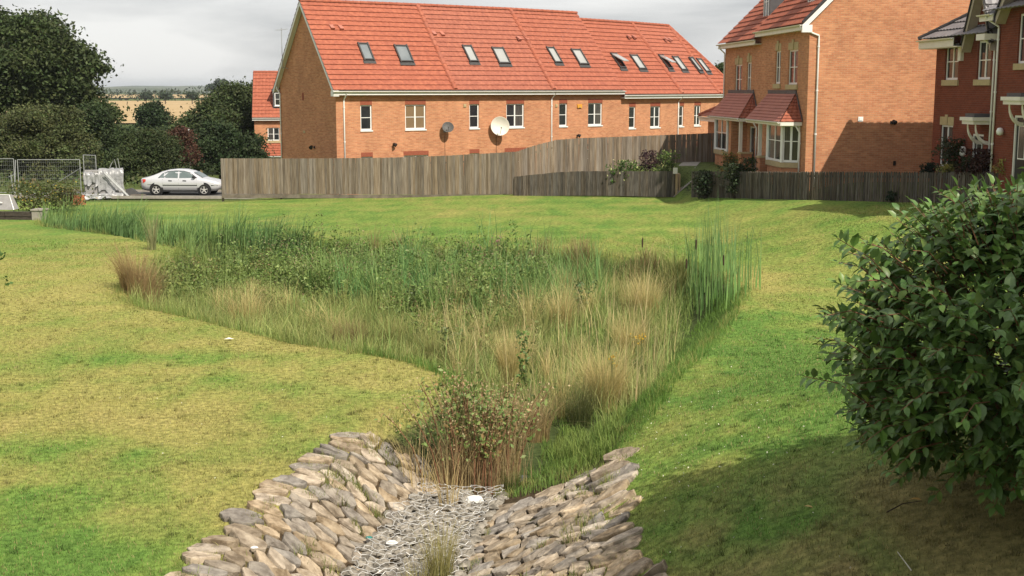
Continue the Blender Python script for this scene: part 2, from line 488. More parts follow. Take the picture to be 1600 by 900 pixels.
def blob(x, y, c, rx, ry):
    return np.exp(-(((x - c[0]) / rx) ** 2 + ((y - c[1]) / ry) ** 2))
_GP = [(_g(100, 880), 1.6, 1.3, .75), (_g(60, 705), 1.3, .9, .6), (_g(20, 800), 1.0, 1.8, .65), (_g(300, 560), 1.6, .9, .35), (_g(60, 560), 2.2, 1.4, .3), (_g(620, 620), 1.3, .7, .3)]
def lawn_col(x, y):
    """the lawn's own colour: straw where it has dried, green where it is damp"""
    x = np.asarray(x, float); y = np.asarray(y, float)
    straw = np.array([.350, .310, .108]); gold = np.array([.290, .280, .085]); green = np.array([.165, .245, .052]); deep = np.array([.080, .185, .036]); brown = np.array([.27, .225, .095])
    n1_ = fbm(x * .55, y * .30, 21, 4); n2_ = fbm(x * 2.3, y * 1.4, 33, 3); n3_ = fbm(x * .16, y * .9, 44, 3)
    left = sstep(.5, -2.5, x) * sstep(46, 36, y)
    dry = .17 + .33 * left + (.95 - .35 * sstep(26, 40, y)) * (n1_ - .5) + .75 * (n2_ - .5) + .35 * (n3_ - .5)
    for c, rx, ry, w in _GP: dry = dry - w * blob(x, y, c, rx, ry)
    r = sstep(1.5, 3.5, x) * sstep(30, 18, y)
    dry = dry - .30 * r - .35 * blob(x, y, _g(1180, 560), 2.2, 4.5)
    band = _g(1190, 440); dry = dry + .42 * blob(x, y, band, 1.0, 3.2)
    b2 = _g(1090, 600); dry = dry + .45 * blob(x, y, b2, .6, 3.0)
    far = sstep(36, 48, y); dry = dry - .10 * far
    dry = np.clip(dry, -.2, 1)
    c = green[None] * np.ones(x.shape + (1,))
    t = np.clip(dry * 2, 0, 1)[..., None]; c = c * (1 - t) + gold * t
    t = np.clip(dry * 2 - 1, 0, 1)[..., None]; c = c * (1 - t) + straw * t
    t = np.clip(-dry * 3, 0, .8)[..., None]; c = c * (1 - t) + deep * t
    # brown tone of the near shade painted into the turf by the big shrub
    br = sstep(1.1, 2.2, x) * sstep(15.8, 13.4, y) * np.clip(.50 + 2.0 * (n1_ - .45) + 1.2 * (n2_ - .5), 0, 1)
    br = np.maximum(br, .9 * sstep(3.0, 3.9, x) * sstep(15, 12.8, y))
    c = c * (1 - br[..., None]) + brown * br[..., None]
    # mowing stripes on the far lawn
    st = .5 + .5 * np.sin((y + .10 * x) * 2.4 + 1.5 * n3_)
    c = c * (1 - far[..., None] * .14 * st[..., None])
    return np.clip(c, 0, 1)
def ground_col(x, y):
    c = lawn_col(x, y)
    d = swale_d(x, y)
    n = fbm(x * 1.7, y * 1.7, 55, 4)
    soil = np.array([.075, .052, .032]); moss = np.array([.085, .098, .032]); rough = np.array([.055, .075, .025])
    ch = sstep(.05, .30, d)[..., None]
    inn = np.where((y < 20.0)[..., None], soil + (moss - soil) * np.clip(1.6 * (n - .45), 0, 1)[..., None], rough * (.6 + .8 * n[..., None]))
    c = c * (1 - ch) + inn * ch
    lane = sstep(66.5, 69.5, y)[..., None]
    wild = np.array([.080, .105, .032]) * (.7 + .6 * n[..., None])
    c = c * (1 - lane) + wild * lane
    gar = (sstep(.5, 1.2, y - fence_y(x)) * (x > 0.5))[..., None]
    c = c * (1 - gar) + (np.array([.10, .13, .04]) * (.6 + .8 * n[..., None])) * gar
    return c

def axis(segs):
    out = []
    for a, b, s in segs: out.extend(np.arange(a, b, s))
    return np.array(out)
xs = axis([(-9000, -1500, 1500), (-1500, -300, 200), (-300, -60, 30), (-60, -24, 2.0), (-24, -9, .5), (-9, 7, .16), (7, 26, .5), (26, 60, 2.5), (60, 300, 30), (300, 1500, 200), (1500, 9001, 1500)])
ys = axis([(-600, -60, 90), (-60, -6, 6), (-6, 8, 1), (8, 26, .16), (26, 48, .3), (48, 76, .6), (76, 120, 2.5), (120, 300, 20), (300, 1500, 150), (1500, 9001, 1500)])
X, Y = np.meshgrid(xs, ys)
Zt = T(X.ravel(), Y.ravel())
nx, ny = len(xs), len(ys)
idx = np.arange(nx * ny).reshape(ny, nx)
F = np.stack([idx[:-1, :-1], idx[:-1, 1:], idx[1:, 1:], idx[1:, :-1]], -1).reshape(-1, 4)
M['ground'] = pm('turf', (.58, .60, .58), (1.38, 1.34, 1.3), 9, .95, .1, bump=1, bscale=60, attr=True, detail=12)
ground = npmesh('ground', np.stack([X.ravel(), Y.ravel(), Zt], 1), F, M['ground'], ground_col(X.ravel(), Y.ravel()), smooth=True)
props(ground, kind='structure')

# the summer air: one even volume round everything
k_ = 9300.0
hz = MB0 = None
me_ = bpy.data.meshes.new('haze')
me_.from_pydata([(-k_, -700, -3.6), (k_, -700, -3.6), (k_, k_, -3.6), (-k_, k_, -3.6), (-k_, -700, 46), (k_, -700, 46), (k_, k_, 46), (-k_, k_, 46)], [],
                [(0, 3, 2, 1), (4, 5, 6, 7), (0, 1, 5, 4), (1, 2, 6, 5), (2, 3, 7, 6), (3, 0, 4, 7)])
hm = bpy.data.materials.new('haze'); hm.use_nodes = True
hm.node_tree.nodes.remove(hm.node_tree.nodes['Principled BSDF'])
pv = hm.node_tree.nodes.new('ShaderNodeVolumePrincipled'); pv.inputs['Color'].default_value = (.80, .87, .95, 1); pv.inputs['Density'].default_value = HAZE; pv.inputs['Anisotropy'].default_value = .2
hm.node_tree.links.new(pv.outputs[0], hm.node_tree.nodes['Material Output'].inputs['Volume'])
me_.materials.append(hm)
hz = bpy.data.objects.new('haze', me_); COL.objects.link(hz); props(hz, kind='stuff')

# road where the car stands
mb = MB()
rx = [-27, -24, -21, -18, -15, -12, -9]
for a, b in zip(rx[:-1], rx[1:]):
    q = []
    for (x_, y_) in ((a, 70.3), (b, 70.3), (b, 73.6), (a, 73.6)):
        q.append((x_, y_ - .03 * (x_ + 18), -.445))
    mb.quad(*q)
def road_z(x, y): return -.445
o = mb.build('road', M['asphalt']); props(o, kind='structure')
mb = MB()
for a, b in zip(rx[:-1], rx[1:]):
    for yy in (70.1, 73.6):
        P = [(a, yy - .03 * (a + 18), -.55), (b, yy - .03 * (b + 18), -.55), (b, yy + .16 - .03 * (b + 18), -.55), (a, yy + .16 - .03 * (a + 18), -.55)]
        mb.hexa(P + [(p[0], p[1], -.40 if yy < 72 else -.34) for p in P])
o = mb.build('kerb', M['concrete']); props(o, kind='structure')

# fields, far hedges and hills
def strip(name, pts_near, pts_far, z, mat):
    m_ = MB()
    for i in range(len(pts_near) - 1):
        m_.quad((*pts_near[i], z), (*pts_near[i + 1], z), (*pts_far[i + 1], z), (*pts_far[i], z))
    return props(m_.build(name, mat), kind='structure')
strip('wheat_field', [(-160, 285), (-60, 283), (0, 290), (60, 300)], [(-330, 820), (-150, 830), (-40, 800), (140, 800)], -2.0, M['wheat'])
strip('stubble_field', [(-900, 1050), (-250, 1020), (100, 1000)], [(-1500, 1700), (-300, 1650), (160, 1640)], -1.6, M['wheat'])
def ridge(name, y0, x0, x1, n, hfun, depth, mat, kind, z0=-2.4):
    V = []; F_ = []
    for i in range(n + 1):
        x_ = x0 + (x1 - x0) * i / n
        h_ = hfun(x_)
        for (dy, f) in ((0, 0), (depth * .18, .75), (depth * .5, 1), (depth * .82, .7), (depth, 0)):
            V.append((x_, y0 + dy, z0 + h_ * f))
    for i in range(n):
        for k in range(4):
            a = i * 5 + k; F_.append((a, a + 5, a + 6, a + 1))
    return props(npmesh(name, V, F_, mat, smooth=False), kind=kind)
def fh(seed, sc, lo_, hi_):
    return lambda x: lo_ + (hi_ - lo_) * float(fbm(np.array([x / sc]), np.array([3.3]), seed, 4)[0])
ridge('hills', 4200, -3200, 3200, 300, fh(71, 420, 0, 28), 900, M['hill'], 'structure')
ridge('hills', 2600, -2600, 1800, 260, fh(75, 160, 0, 15), 400, M['hill'], 'structure')

# ------------------------------------------------------------------ leaves and blades, as arrays
def quads_cloud(C, size, jitter=.35, flat=.0):
    """little four-cornered leaves at centres C, random tilt; returns V, F (two triangles bent along the rib)"""
    n = len(C)
    u = RNG.normal(size=(n, 3)); u[:, 2] *= (1 - flat); u /= np.linalg.norm(u, axis=1)[:, None]
    r = RNG.normal(size=(n, 3)); w = np.cross(u, r); w /= np.linalg.norm(w, axis=1)[:, None]
    s = (size * (1 + jitter * RNG.uniform(-1, 1, n)))[:, None]
    nn = np.cross(u, w)
    V = np.stack([C - u * s, C + w * s * .55 + nn * s * .15, C + u * s, C - w * s * .55 + nn * s * .15], 1).reshape(-1, 3)
    b = np.arange(n)[:, None] * 4
    F_ = np.concatenate([b + np.array([[0, 1, 2]]), b + np.array([[0, 2, 3]])], 0)
    return V, F_

def blades(P, h, w, ang, bend, col, seg=3, tipcol=None, kink=2.0):
    """grass blades: P (n,3) feet, h heights, w widths, ang lean direction, bend sideways reach as a share of h"""
    n = len(P)
    h = np.broadcast_to(h, n).astype(float); w = np.broadcast_to(w, n).astype(float); bend = np.broadcast_to(bend, n).astype(float)
    dirv = np.stack([np.cos(ang), np.sin(ang)], 1)
    ca = ang + np.pi / 2 + RNG.uniform(-.9, .9, n)
    cr_ = np.stack([np.cos(ca), np.sin(ca)], 1)
    rows = []; cols = []
    for k in range(seg + 1):
        t = k / seg
        off = bend * h * t ** kink
        up = h * (t - .35 * bend ** 2 * t ** 3)
        c = np.stack([P[:, 0] + dirv[:, 0] * off, P[:, 1] + dirv[:, 1] * off, P[:, 2] + up], 1)
        ww = w * (1 - t) ** .7 * .5 if k < seg else None
        cc = col if tipcol is None else col * (1 - t) + tipcol * t
        if ww is not None:
            a = c.copy(); b = c.copy()
            a[:, :2] -= cr_ * ww[:, None]; b[:, :2] += cr_ * ww[:, None]
            rows += [a, b]; cols += [cc, cc]
        else: rows.append(c); cols.append(cc)
    m_ = 2 * seg + 1
    V = np.stack(rows, 1).reshape(-1, 3); Cc = np.stack(cols, 1).reshape(-1, 3)
    F_ = []
    for k in range(seg - 1):
        F_ += [[2 * k, 2 * k + 1, 2 * k + 3], [2 * k, 2 * k + 3, 2 * k + 2]]
    F_.append([2 * seg - 2, 2 * seg - 1, 2 * seg])
    F_ = np.array(F_)
    Fa = (np.arange(n)[:, None, None] * m_ + F_[None]).reshape(-1, 3)
    return V, Fa, Cc
class Cloud:
    def __init__(s): s.V = []; s.F = []; s.C = []; s.n = 0
    def add(s, V, F_, C):
        s.V.append(V); s.F.append(np.asarray(F_) + s.n); s.C.append(C); s.n += len(V)
    def build(s, name, mat, parent=None, loc=None):
        return npmesh(name, np.concatenate(s.V), np.concatenate(s.F), mat, np.concatenate(s.C), parent, loc)
def jit(c, n, amt=.2):
    c = np.array(c, float)[None] * (1 + amt * RNG.uniform(-1, 1, (n, 1))) * (1 + amt * .5 * RNG.uniform(-1, 1, (n, 3)))
    return np.clip(c, 0, 1)
# ------------------------------------------------------------------ houses: shared builders
def wall_open(mb, fr, s0, s1, z0, z1, openings, reveal=.10, d=0.0):
    """outer face of a wall with rectangular openings and their reveals"""
    ss = sorted({s0, s1, *[v for o in openings for v in (o[0], o[1])]})
    zs = sorted({z0, z1, *[v for o in openings for v in (o[2], o[3])]})
    ss = [v for v in ss if s0 <= v <= s1]; zs = [v for v in zs if z0 <= v <= z1]
    for a, b in zip(ss[:-1], ss[1:]):
        run = None
        for c, e in zip(zs[:-1], zs[1:]):
            mx_, mz = (a + b) / 2, (c + e) / 2
            if any(o[0] < mx_ < o[1] and o[2] < mz < o[3] for o in openings): continue
            mb.quad(fr(a, d, c), fr(b, d, c), fr(b, d, e), fr(a, d, e))
    for a, b, c, e in openings:
        q = lambda s, dd, z: fr(s, d + dd, z)
        mb.quad(q(a, 0, c), q(a, 0, e), q(a, reveal, e), q(a, reveal, c))
        mb.quad(q(b, 0, c), q(b, reveal, c), q(b, reveal, e), q(b, 0, e))
        mb.quad(q(a, 0, e), q(b, 0, e), q(b, reveal, e), q(a, reveal, e))
        mb.quad(q(a, 0, c), q(a, reveal, c), q(b, reveal, c), q(b, 0, c))

def window(house, fr, a, b, c, e, lights=2, bar=True, rec=.06, glass='glass', sill='upvc', d=0.0, lintel=None, fw=.065, name='window', label=None, trans=None, top_open=False):
    """frame with mullions and transom bars (one mesh), a pane object per light, a sill"""
    f = MB()
    d0, d1 = d + rec, d + rec + .06
    f.box(a, a + fw, d0, d1, c, e, fr); f.box(b - fw, b, d0, d1, c, e, fr)
    f.box(a + fw, b - fw, d0, d1, e - fw, e, fr); f.box(a + fw, b - fw, d0, d1, c, c + fw * 1.2, fr)
    edges = [a + fw]
    for k in range(1, lights):
        m_ = a + (b - a) * k / lights
        f.box(m_ - fw * .6, m_ + fw * .6, d0, d1, c + fw, e - fw, fr); edges += [m_ - fw * .6, m_ + fw * .6]
    edges.append(b - fw)
    zm = c + (e - c) * (.5 if trans is None else trans)
    for k in range(lights):
        if bar: f.box(edges[2 * k], edges[2 * k + 1], d0 + .004, d1 - .008, zm - .016, zm + .016, fr)
    w = f.build(name, M['upvc'], house)
    if label: w['label'] = label
    for k in range(lights):
        l, r = edges[2 * k], edges[2 * k + 1]
        zz = [(c + fw * 1.2, e - fw)] if not bar else [(c + fw * 1.2, zm - .016), (zm + .016, e - fw)]
        for (p, q) in zz:
            g = MB(); g.box(l, r, d0 + .025, d0 + .035, p, q, fr)
            if isinstance(glass, (list, tuple)): gm = glass[k % len(glass)]
            else: gm = glass
            g.build('pane', M[gm], w)
    if sill == 'upvc':
        s_ = MB(); s_.box(a - .03, b + .03, d - .05, d + rec, c - .06, c, fr); s_.build('sill', M['upvc'], house)
    elif sill:
        s_ = MB(); s_.box(a - .12, b + .12, d - .06, d + rec, c - .20, c, fr); s_.build('sill', M[sill], house)
    if lintel:
        n = max(2, int(round((b - a) / .075)))
        l_ = MB()
        wv = (b - a + .02) / n
        for k in range(n):
            s_ = a - .01 + wv * k
            l_.box(s_ + .005, s_ + wv - .005, d - .008 - .003 * (k % 2), d + .05, e + .004, e + .222, fr)
        l_.build('lintel', M['soldier'], house)
    return w

def bilin(E0, E1, R0, R1, u, v):
    E0, E1, R0, R1 = map(np.array, (E0, E1, R0, R1))
    return (E0 * (1 - u) + E1 * u) * (1 - v) + (R0 * (1 - u) + R1 * u) * v
def tiles(E0, E1, R0, R1, courses, width=.30, lip=.048, amp=.016, sub=4):
    """a pitched face laid in lapped courses of rolled tiles; E eaves, R top edge (0 left seen from outside)"""
    E0, E1, R0, R1 = [np.array(p, float) for p in (E0, E1, R0, R1)]
    n = np.cross(E1 - E0, R0 - E0 if np.linalg.norm(R0 - E0) > 1e-6 else R1 - E0); n /= np.linalg.norm(n)
    if n[2] < 0: n = -n
    cols_ = max(2, int(round(np.linalg.norm(E1 - E0) / width)))
    m_ = cols_ * sub
    V = []; F_ = []
    u = np.arange(m_ + 1) / m_
    roll = amp * (np.abs(np.cos(np.pi * np.arange(m_ + 1) / sub)) - .4)
    # tapering faces keep tiles square by clipping u in true width
    for k in range(courses):
        v0, v1 = k / courses, min(1, (k + 1.06) / courses)
        rows = []
        for v, lift in ((v0 + .10 / courses, -.004), (v0, lip), (v1, .004)):
            L = E0 * (1 - v) + R0 * v; R_ = E1 * (1 - v) + R1 * v
            p = L[None] * (1 - u[:, None]) + R_[None] * u[:, None] + n[None] * (lift + (roll[:, None] if lift > .001 or v == v1 else 0))
            rows.append(p)
        b = len(V)
        for r_ in rows: V.extend(r_.tolist())
        w_ = m_ + 1
        for j in range(m_):
            F_.append((b + j, b + j + 1, b + w_ + j + 1, b + w_ + j))
            F_.append((b + w_ + j, b + w_ + j + 1, b + 2 * w_ + j + 1, b + 2 * w_ + j))
    return V, F_, n
def tile_part(house, name, mat, *faces, **kw):
    mb = MB()
    for (E0, E1, R0, R1, c) in faces:
        V, F_, n = tiles(E0, E1, R0, R1, c, **kw); mb.add(V, F_)
    o = mb.build(name, mat, house); o['kind'] = 'stuff'
    return o

# one half-round capping tile along +x, 0.45 long
_cap = MB()
_pr = [(math.cos(t) * .115, math.sin(t) * .10) for t in np.linspace(-.35, math.pi + .35, 7)]
for x_, g in ((0, 1.06), (.44, .94)):
    for (yy, zz) in _pr: _cap.v.append((x_, yy * g, zz * g - .02))
for k in range(6): _cap.f.append((k, k + 7, k + 8, k + 1))
_cap.f.append(tuple(range(7))); _cap.f.append(tuple(range(13, 6, -1)))
CAPS = {}
def cap_line(house, p, q, mat, step=.42, name='ridge_tile', scale=1.0):
    p, q = Vector(p), Vector(q); d = q - p; L = d.length; d.normalize()
    if mat.name not in CAPS: CAPS[mat.name] = _cap.mesh('ridge_tile_' + mat.name, mat)
    n = max(1, int(round(L / step)))
    y_ = Vector((0, 0, 1)).cross(d)
    if y_.length < 1e-4: y_ = Vector((0, 1, 0))
    y_.normalize(); z_ = d.cross(y_)
    R_ = Matrix((d, y_, z_)).transposed().to_euler()
    for k in range(n):
        o = link(name, CAPS[mat.name], None, house, p + d * (L * k / n), R_, (L / n / .42, scale * (1.25 if name == 'hip_tile' else 1), scale * (1.25 if name == 'hip_tile' else 1)))

def gutter(house, p, q, out, mat='upvc', board=.18):
    """half-round gutter and fascia from p to q; out = horizontal unit vector away from the wall"""
    p, q, out = Vector(p), Vector(q), Vector(out)
    up = Vector((0, 0, 1))
    f = MB(); t = out * .03
    f.hexa([p - up * board - t, q - up * board - t, q - up * board, p - up * board, p - t, q - t, q, p])
    f.build('fascia', M[mat], house)
    g = MB(); pr = []
    for a in np.linspace(math.pi, 2 * math.pi, 6): pr.append((.06 + .06 * math.cos(a), .055 * math.sin(a)))
    pr = [(x_, z_) for x_, z_ in pr] + [(.105, 0), (.06, -.04), (.015, 0)]
    b = []
    for e in (p, q):
        for (x_, z_) in pr: b.append(e + out * (x_ + .004) + up * (z_ - .01))
    n = len(pr); g.v = [tuple(x_) for x_ in b]
    for k in range(n): g.f.append((k, (k + 1) % n, n + (k + 1) % n, n + k))
    g.f.append(tuple(range(n))); g.f.append(tuple(range(2 * n - 1, n - 1, -1)))
    g.build('gutter', M[mat], house)
def soffit(house, p, q, r, s, mat='upvc'):
    m_ = MB(); up = Vector((0, 0, .03))
    P = [Vector(x_) for x_ in (p, q, r, s)]
    m_.hexa(P + [x_ + up for x_ in P]); m_.build('soffit', M[mat], house)
def downpipe(house, top, wall, z0, mat='upvc', r=.036):
    m_ = MB(); top, wall = Vector(top), Vector(wall)
    m_.tube([top, top - Vector((0, 0, .10)), Vector((wall.x, wall.y, top.z - .38)), Vector((wall.x, wall.y, top.z - .5)), Vector((wall.x, wall.y, z0))], r, 8)
    d = m_.build('downpipe', M[mat], house, smooth=True)
    z = top.z - .8
    while z > z0 + .2:
        k = MB(); k.lathe([(r + .014, -.03), (r + .014, .03)], (wall.x, wall.y, z), n=8); k.build('bracket', M[mat], d); z -= 1.7

# ------------------------------------------------------------------ the long terrace
HEAD = [33, 35.5, 41, 48, 54, 58.5]
FP = [(-8.76, 64.3), (-3.14, 67.96), (2.12, 71.8), (6.36, 75.7), (10.29, 80.2), (13.23, 84.2), (15.2, 87.4)]
DEPTH = 7.0
def bis(i):
    """inward direction along the party line at front point i, scaled to the mean depth"""
    def nrm(k):
        a, b = Vector(FP[k]), Vector(FP[k + 1]); d = (b - a).normalized(); return Vector((-d.y, d.x))
    if i == 0: return nrm(0)
    if i == 6: return nrm(5)
    v = (nrm(i - 1) + nrm(i)).normalized()
    return v / v.dot(nrm(i - 1))
TL = ['end of terrace house with the shaded windowless brick gable nearest the parked car',
      'terraced house with the big white satellite dish on its brick wall',
      'terraced house with the yellow alarm box between its windows, under the roof step',
      'terraced house just past the step down in the eaves, with one skylight propped open',
      'terraced house with narrow foreshortened windows, last but one before the hipped end',
      'hipped end house of the red roofed terrace, mostly behind the townhouse']
WIN = [((572, 18), (649, 32)), ((741, 15), (805, 27.5)), ((880, 12.5), (930, 22)), ((988, 10), (1024, 15.5)), ((1065, 7), (1090, 10)), None]
SKY = [((571, 82), (630, 85)), ((734, 85), (782, 88)), ((865, 87), (905, 90)), ((965, 96), (996, 98)), ((1039, 98), (1061, 100)), ((1086, 101), (1098, 103))]
VENT = [(518, 532), (677, 690), (810, 822), (908, 918), (982, 990), (1040, 1046)]
terrace = []
for i in range(6):
    A, B = Vector(FP[i]), Vector(FP[i + 1])
    dv = (B - A); W = dv.length; hd = math.atan2(dv.y, dv.x)
    H = thing('terraced_house', TL[i], 'house', (A.x, A.y, 0), 'houses of the red roofed terrace')
    terrace.append(H)
    fr = Frame((A.x, A.y, 0), hd)
    ze = 5.62 if i < 3 else 5.36
    zr = 9.78 if i < 3 else 9.42
    bA, bB = bis(i), bis(i + 1)
    P2 = lambda p, v, t: (p.x + v.x * t, p.y + v.y * t)
    e_ = -.32      # eaves overhang
    ops = []; wl_ = []
    if WIN[i]:
        for k, (px, wpx) in enumerate(WIN[i]):
            a = s_at(fr, px - wpx / 2); b = s_at(fr, px + wpx / 2)
            hz = 4.60 if i < 3 else 4.36
            ops.append((a, b, hz - 1.27, hz)); ops.append((a - (.12 if k else 0), b + (.14 if k else 0), .9, hz - 2.60))
    wmb = MB()
    wall_open(wmb, fr, 0, W, -.6, ze, ops)
    # inner lining, back and end walls
    a0, b0 = P2(A, bA, DEPTH), P2(B, bB, DEPTH)
    wmb.quad((*a0, -.6), (*a0, ze), (*b0, ze), (*b0, -.6))
    wmb.quad((A.x, A.y, -.6), (A.x, A.y, ze), (*a0, ze), (*a0, -.6)) if i else None
    if i == 0:
        g = Frame((*a0, 0), math.atan2(A.y - a0[1], A.x - a0[0]))
        L = (Vector(a0) - A).length
        wmb.quad(g(0, 0, -.6), g(L, 0, -.6), g(L, 0, ze), g(0, 0, ze))
        wmb.tri(g(0, 0, ze), g(L, 0, ze), g(L / 2, 0, zr - .1))
        gable = g; gL = L
    if i == 5:
        wmb.quad((B.x, B.y, -.6), (*b0, -.6), (*b0, ze), (B.x, B.y, ze))
    if i == 3:   # step in roof height: party wall seen end-on
        wmb.tri((*P2(A, bA, 0), ze), (*P2(A, bA, DEPTH), ze), (*P2(A, bA, DEPTH / 2), zr))
    wmb.build('wall', M['brick'], H)
    for k, (a, b, c, e) in enumerate(ops):
        big = k >= 2
        gl = 'glass'
        if i == 0 and k == 2: gl = 'blind'
        if i == 1 and k >= 2: gl = ['glass', 'curtain']
        if i == 2 and k >= 2: gl = ['glass', 'curtain']
        window(H, fr, a, b, c, e, 2 if big else 1, glass=gl, lintel=True)
    # roof
    ov0 = -.28 if i == 0 else 0
    ux = fr.u
    def rp(p, v, t, z, sh=0): q = P2(p, v, t); return (q[0] + ux.x * sh, q[1] + ux.y * sh, z)
    slope = (zr - ze) / (DEPTH / 2)
    zl = ze + e_ * slope
    E0, E1 = rp(A, bA, e_, zl + .1, ov0), rp(B, bB, e_, zl + .1)
    R0, R1 = rp(A, bA, DEPTH / 2, zr + .1, ov0), rp(B, bB, DEPTH / 2, zr + .1)
    K0, K1 = rp(A, bA, DEPTH - e_, zl + .1, ov0), rp(B, bB, DEPTH - e_, zl + .1)
    nc = 18
    if i < 5:
        tile_part(H, 'roof', M['tile'], (E0, E1, R0, R1, nc), (K1, K0, R1, R0, nc))
        cap_line(H, Vector(R0) + Vector((0, 0, .03)), Vector(R1) + Vector((0, 0, .03)), M['tile'])
    else:
        Xe = (E1[0], E1[1], E1[2]); Xk = K1
        tile_part(H, 'roof', M['tile'], (E0, E1, R0, R0, nc), (K1, K0, R0, R0, nc), (E1, K1, R0, R0, nc))
        cap_line(H, Vector(E1) + Vector((0, 0, .05)), Vector(R0), M['tile'], name='hip_tile')
        cap_line(H, Vector(K1) + Vector((0, 0, .05)), Vector(R0), M['tile'], name='hip_tile')
    if i in (1, 2, 4, 5):
        cap_line(H, Vector(E0) + Vector((0, 0, .05)), Vector(R0) + Vector((0, 0, .02)), M['tile'], name='hip_tile')
    out = -fr.n
    gutter(H, Vector(E0) - Vector((0, 0, .04)), Vector(E1) - Vector((0, 0, .04)), out, board=.2)
    zs_ = E0[2] - .22
    soffit(H, rp(A, bA, e_ + .02, zs_), rp(B, bB, e_ + .02, zs_), rp(B, bB, .02, zs_), rp(A, bA, .02, zs_))
    # skylights and vent tiles on the front slope
    nrm = (Vector(E1) - Vector(E0)).cross(Vector(R0) - Vector(E0)).normalized()
    if nrm.z < 0: nrm = -nrm
    def on_roof(px, py):
        d = ray(px, py); o_ = Vector((0, 0, CAMZ)); t = (Vector(E0) - o_).dot(nrm) / d.dot(nrm)
        return o_ + d * t
    su = (Vector(E1) - Vector(E0)).normalized(); sv = nrm.cross(su).normalized()
    if sv.z < 0: sv = -sv
    def rbox(mb, c, w, h, n0, n1):
        P = []
        for nn in (n0, n1):
            for (a, b) in ((-w, -h), (w, -h), (w, h), (-w, h)): P.append(c + su * a + sv * b + nrm * nn)
        mb.hexa(P)
    for k, (px, py) in enumerate(SKY[i]):
        c = on_roof(px, py); w, h = (.27, .53) if k == 0 else (.36, .53)
        f = MB(); t = .07
        for (dx, dh, ww, hh) in ((-w, 0, t, h + t), (w, 0, t, h + t)): rbox(f, c + su * dx, t / 2, h + t, .0, .13)
        for s_ in (-1, 1): rbox(f, c + sv * (s_ * h), w - t / 2 - .002, t / 2, 0, .125)
        rbox(f, c - sv * (h + .16), w + .08, .10, .045, .065)
        so = f.build('skylight', M['velux'], H)
        g = MB()
        if i in (3, 4) and k == 0:      # propped open, hinged at its top edge
            top = c + sv * h; a_ = math.radians(24)
            v2 = (-sv * math.cos(a_) + nrm * math.sin(a_)); n2 = su.cross(-v2).normalized()
            P = []
            for nn in (.05, .10):
                for (a, b) in ((-w, 2 * h), (w, 2 * h), (w, 0), (-w, 0)): P.append(top + su * a + v2 * b + n2 * nn)
            g.hexa(P); so['label'] = 'skylight propped open'
        else: rbox(g, c, w - t / 2, h - t / 2, .05, .07)
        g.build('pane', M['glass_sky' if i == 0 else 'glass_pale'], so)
    for px in VENT[i]:
        py = 43 + (px - 518) * .060 if i < 3 else 53 + (px - 908) * .065
        c = on_roof(px, py)
        v = MB()
        P = []
        for (a, b, nn) in ((-.11, -.18, .03), (.11, -.18, .03), (.11, .18, .03), (-.11, .18, .03), (-.10, -.17, .16), (.10, -.17, .16), (.10, .17, .05), (-.10, .17, .05)):
            P.append(c + su * a + sv * b + nrm * nn)
        v.hexa(P); v.build('roof_vent', M['tile_old'], H)
    if i == 0:
        # bargeboards and the undercloak on the gable verge
        bb = MB(); gn = -gable.n
        off = Vector(gn) * .26
        for (p, q) in ((E0, R0), (K0, R0)):
            p, q = Vector(p), Vector(q)
            dn = Vector((0, 0, -.24)); t = Vector(fr.u) * .03
            bb.hexa([p + dn + t * 0, q + dn * 1.0, q + dn * 1.0 + t, p + dn + t, p - Vector((0, 0, .03)), q - Vector((0, 0, .03)), q + t - Vector((0, 0, .03)), p + t - Vector((0, 0, .03))])
        bb.build('bargeboard', M['upvc'], H)
        for (p, q, d_) in ((E0, R0, 0), (K0, R0, DEPTH)):
            sf = MB(); p, q = Vector(p), Vector(q); t = Vector(fr.u) * .30; dn = Vector((0, 0, -.10)); d2 = Vector((0, 0, -.07))
            sf.hexa([p + dn, q + dn, q + dn + t, p + dn + t, p + d2, q + d2, q + d2 + t, p + d2 + t]); sf.build('soffit', M['upvc_warm'], H)
        vb = MB(); c = Vector(E0)
        vb.box(-.26, .05, -.30, .02, E0[2] - .30, E0[2] - .02, fr); vb.build('box_end', M['upvc'], H)
        downpipe(H, fr(s_at(fr, 537), -.36, E0[2] - .06), fr(s_at(fr, 537), -.05), 0)
        g = gable
        downpipe(H, g(.05, -.20, ze - .1), g(.12, -.05), -.4)
        for (ss, zz, ww, hh, mt, nm) in ((3.05, 5.0, .2, .38, 'soldier', 'brick_panel'), (3.1, 3.18, .26, .12, 'sill', 'air_vent')):
            v = MB(); v.box(ss - ww / 2, ss + ww / 2, -.02, .02, zz - hh / 2, zz + hh / 2, g); v.build(nm, M[mt], H)
    if i == 2: downpipe(H, fr(.10, -.36, E0[2] - .06), fr(.08, -.05), 0)
    if i == 4: downpipe(H, fr(.0, -.36, E0[2] - .06), fr(.0, -.05), 0)
    # small plastic vents by the windows
    for (px, py, hh) in {0: ((565, 147, 0),), 1: ((726, 165, 0),), 2: ((869, 165, 0),), 3: ((983, 152, 0),), 4: ((1060, 166, 0),), 5: ()}[i]:
        s_ = s_at(fr, px); p = fr(s_, 0); z = z_at(p[0], p[1], py)
        v = MB(); v.box(s_ - .085, s_ + .085, -.035, .0, z - .085, z + .085, fr); v.box(s_ - .05, s_ + .05, -.05, -.035, z - .05, z + .05, fr); v.build('air_vent', M['sill'], H)

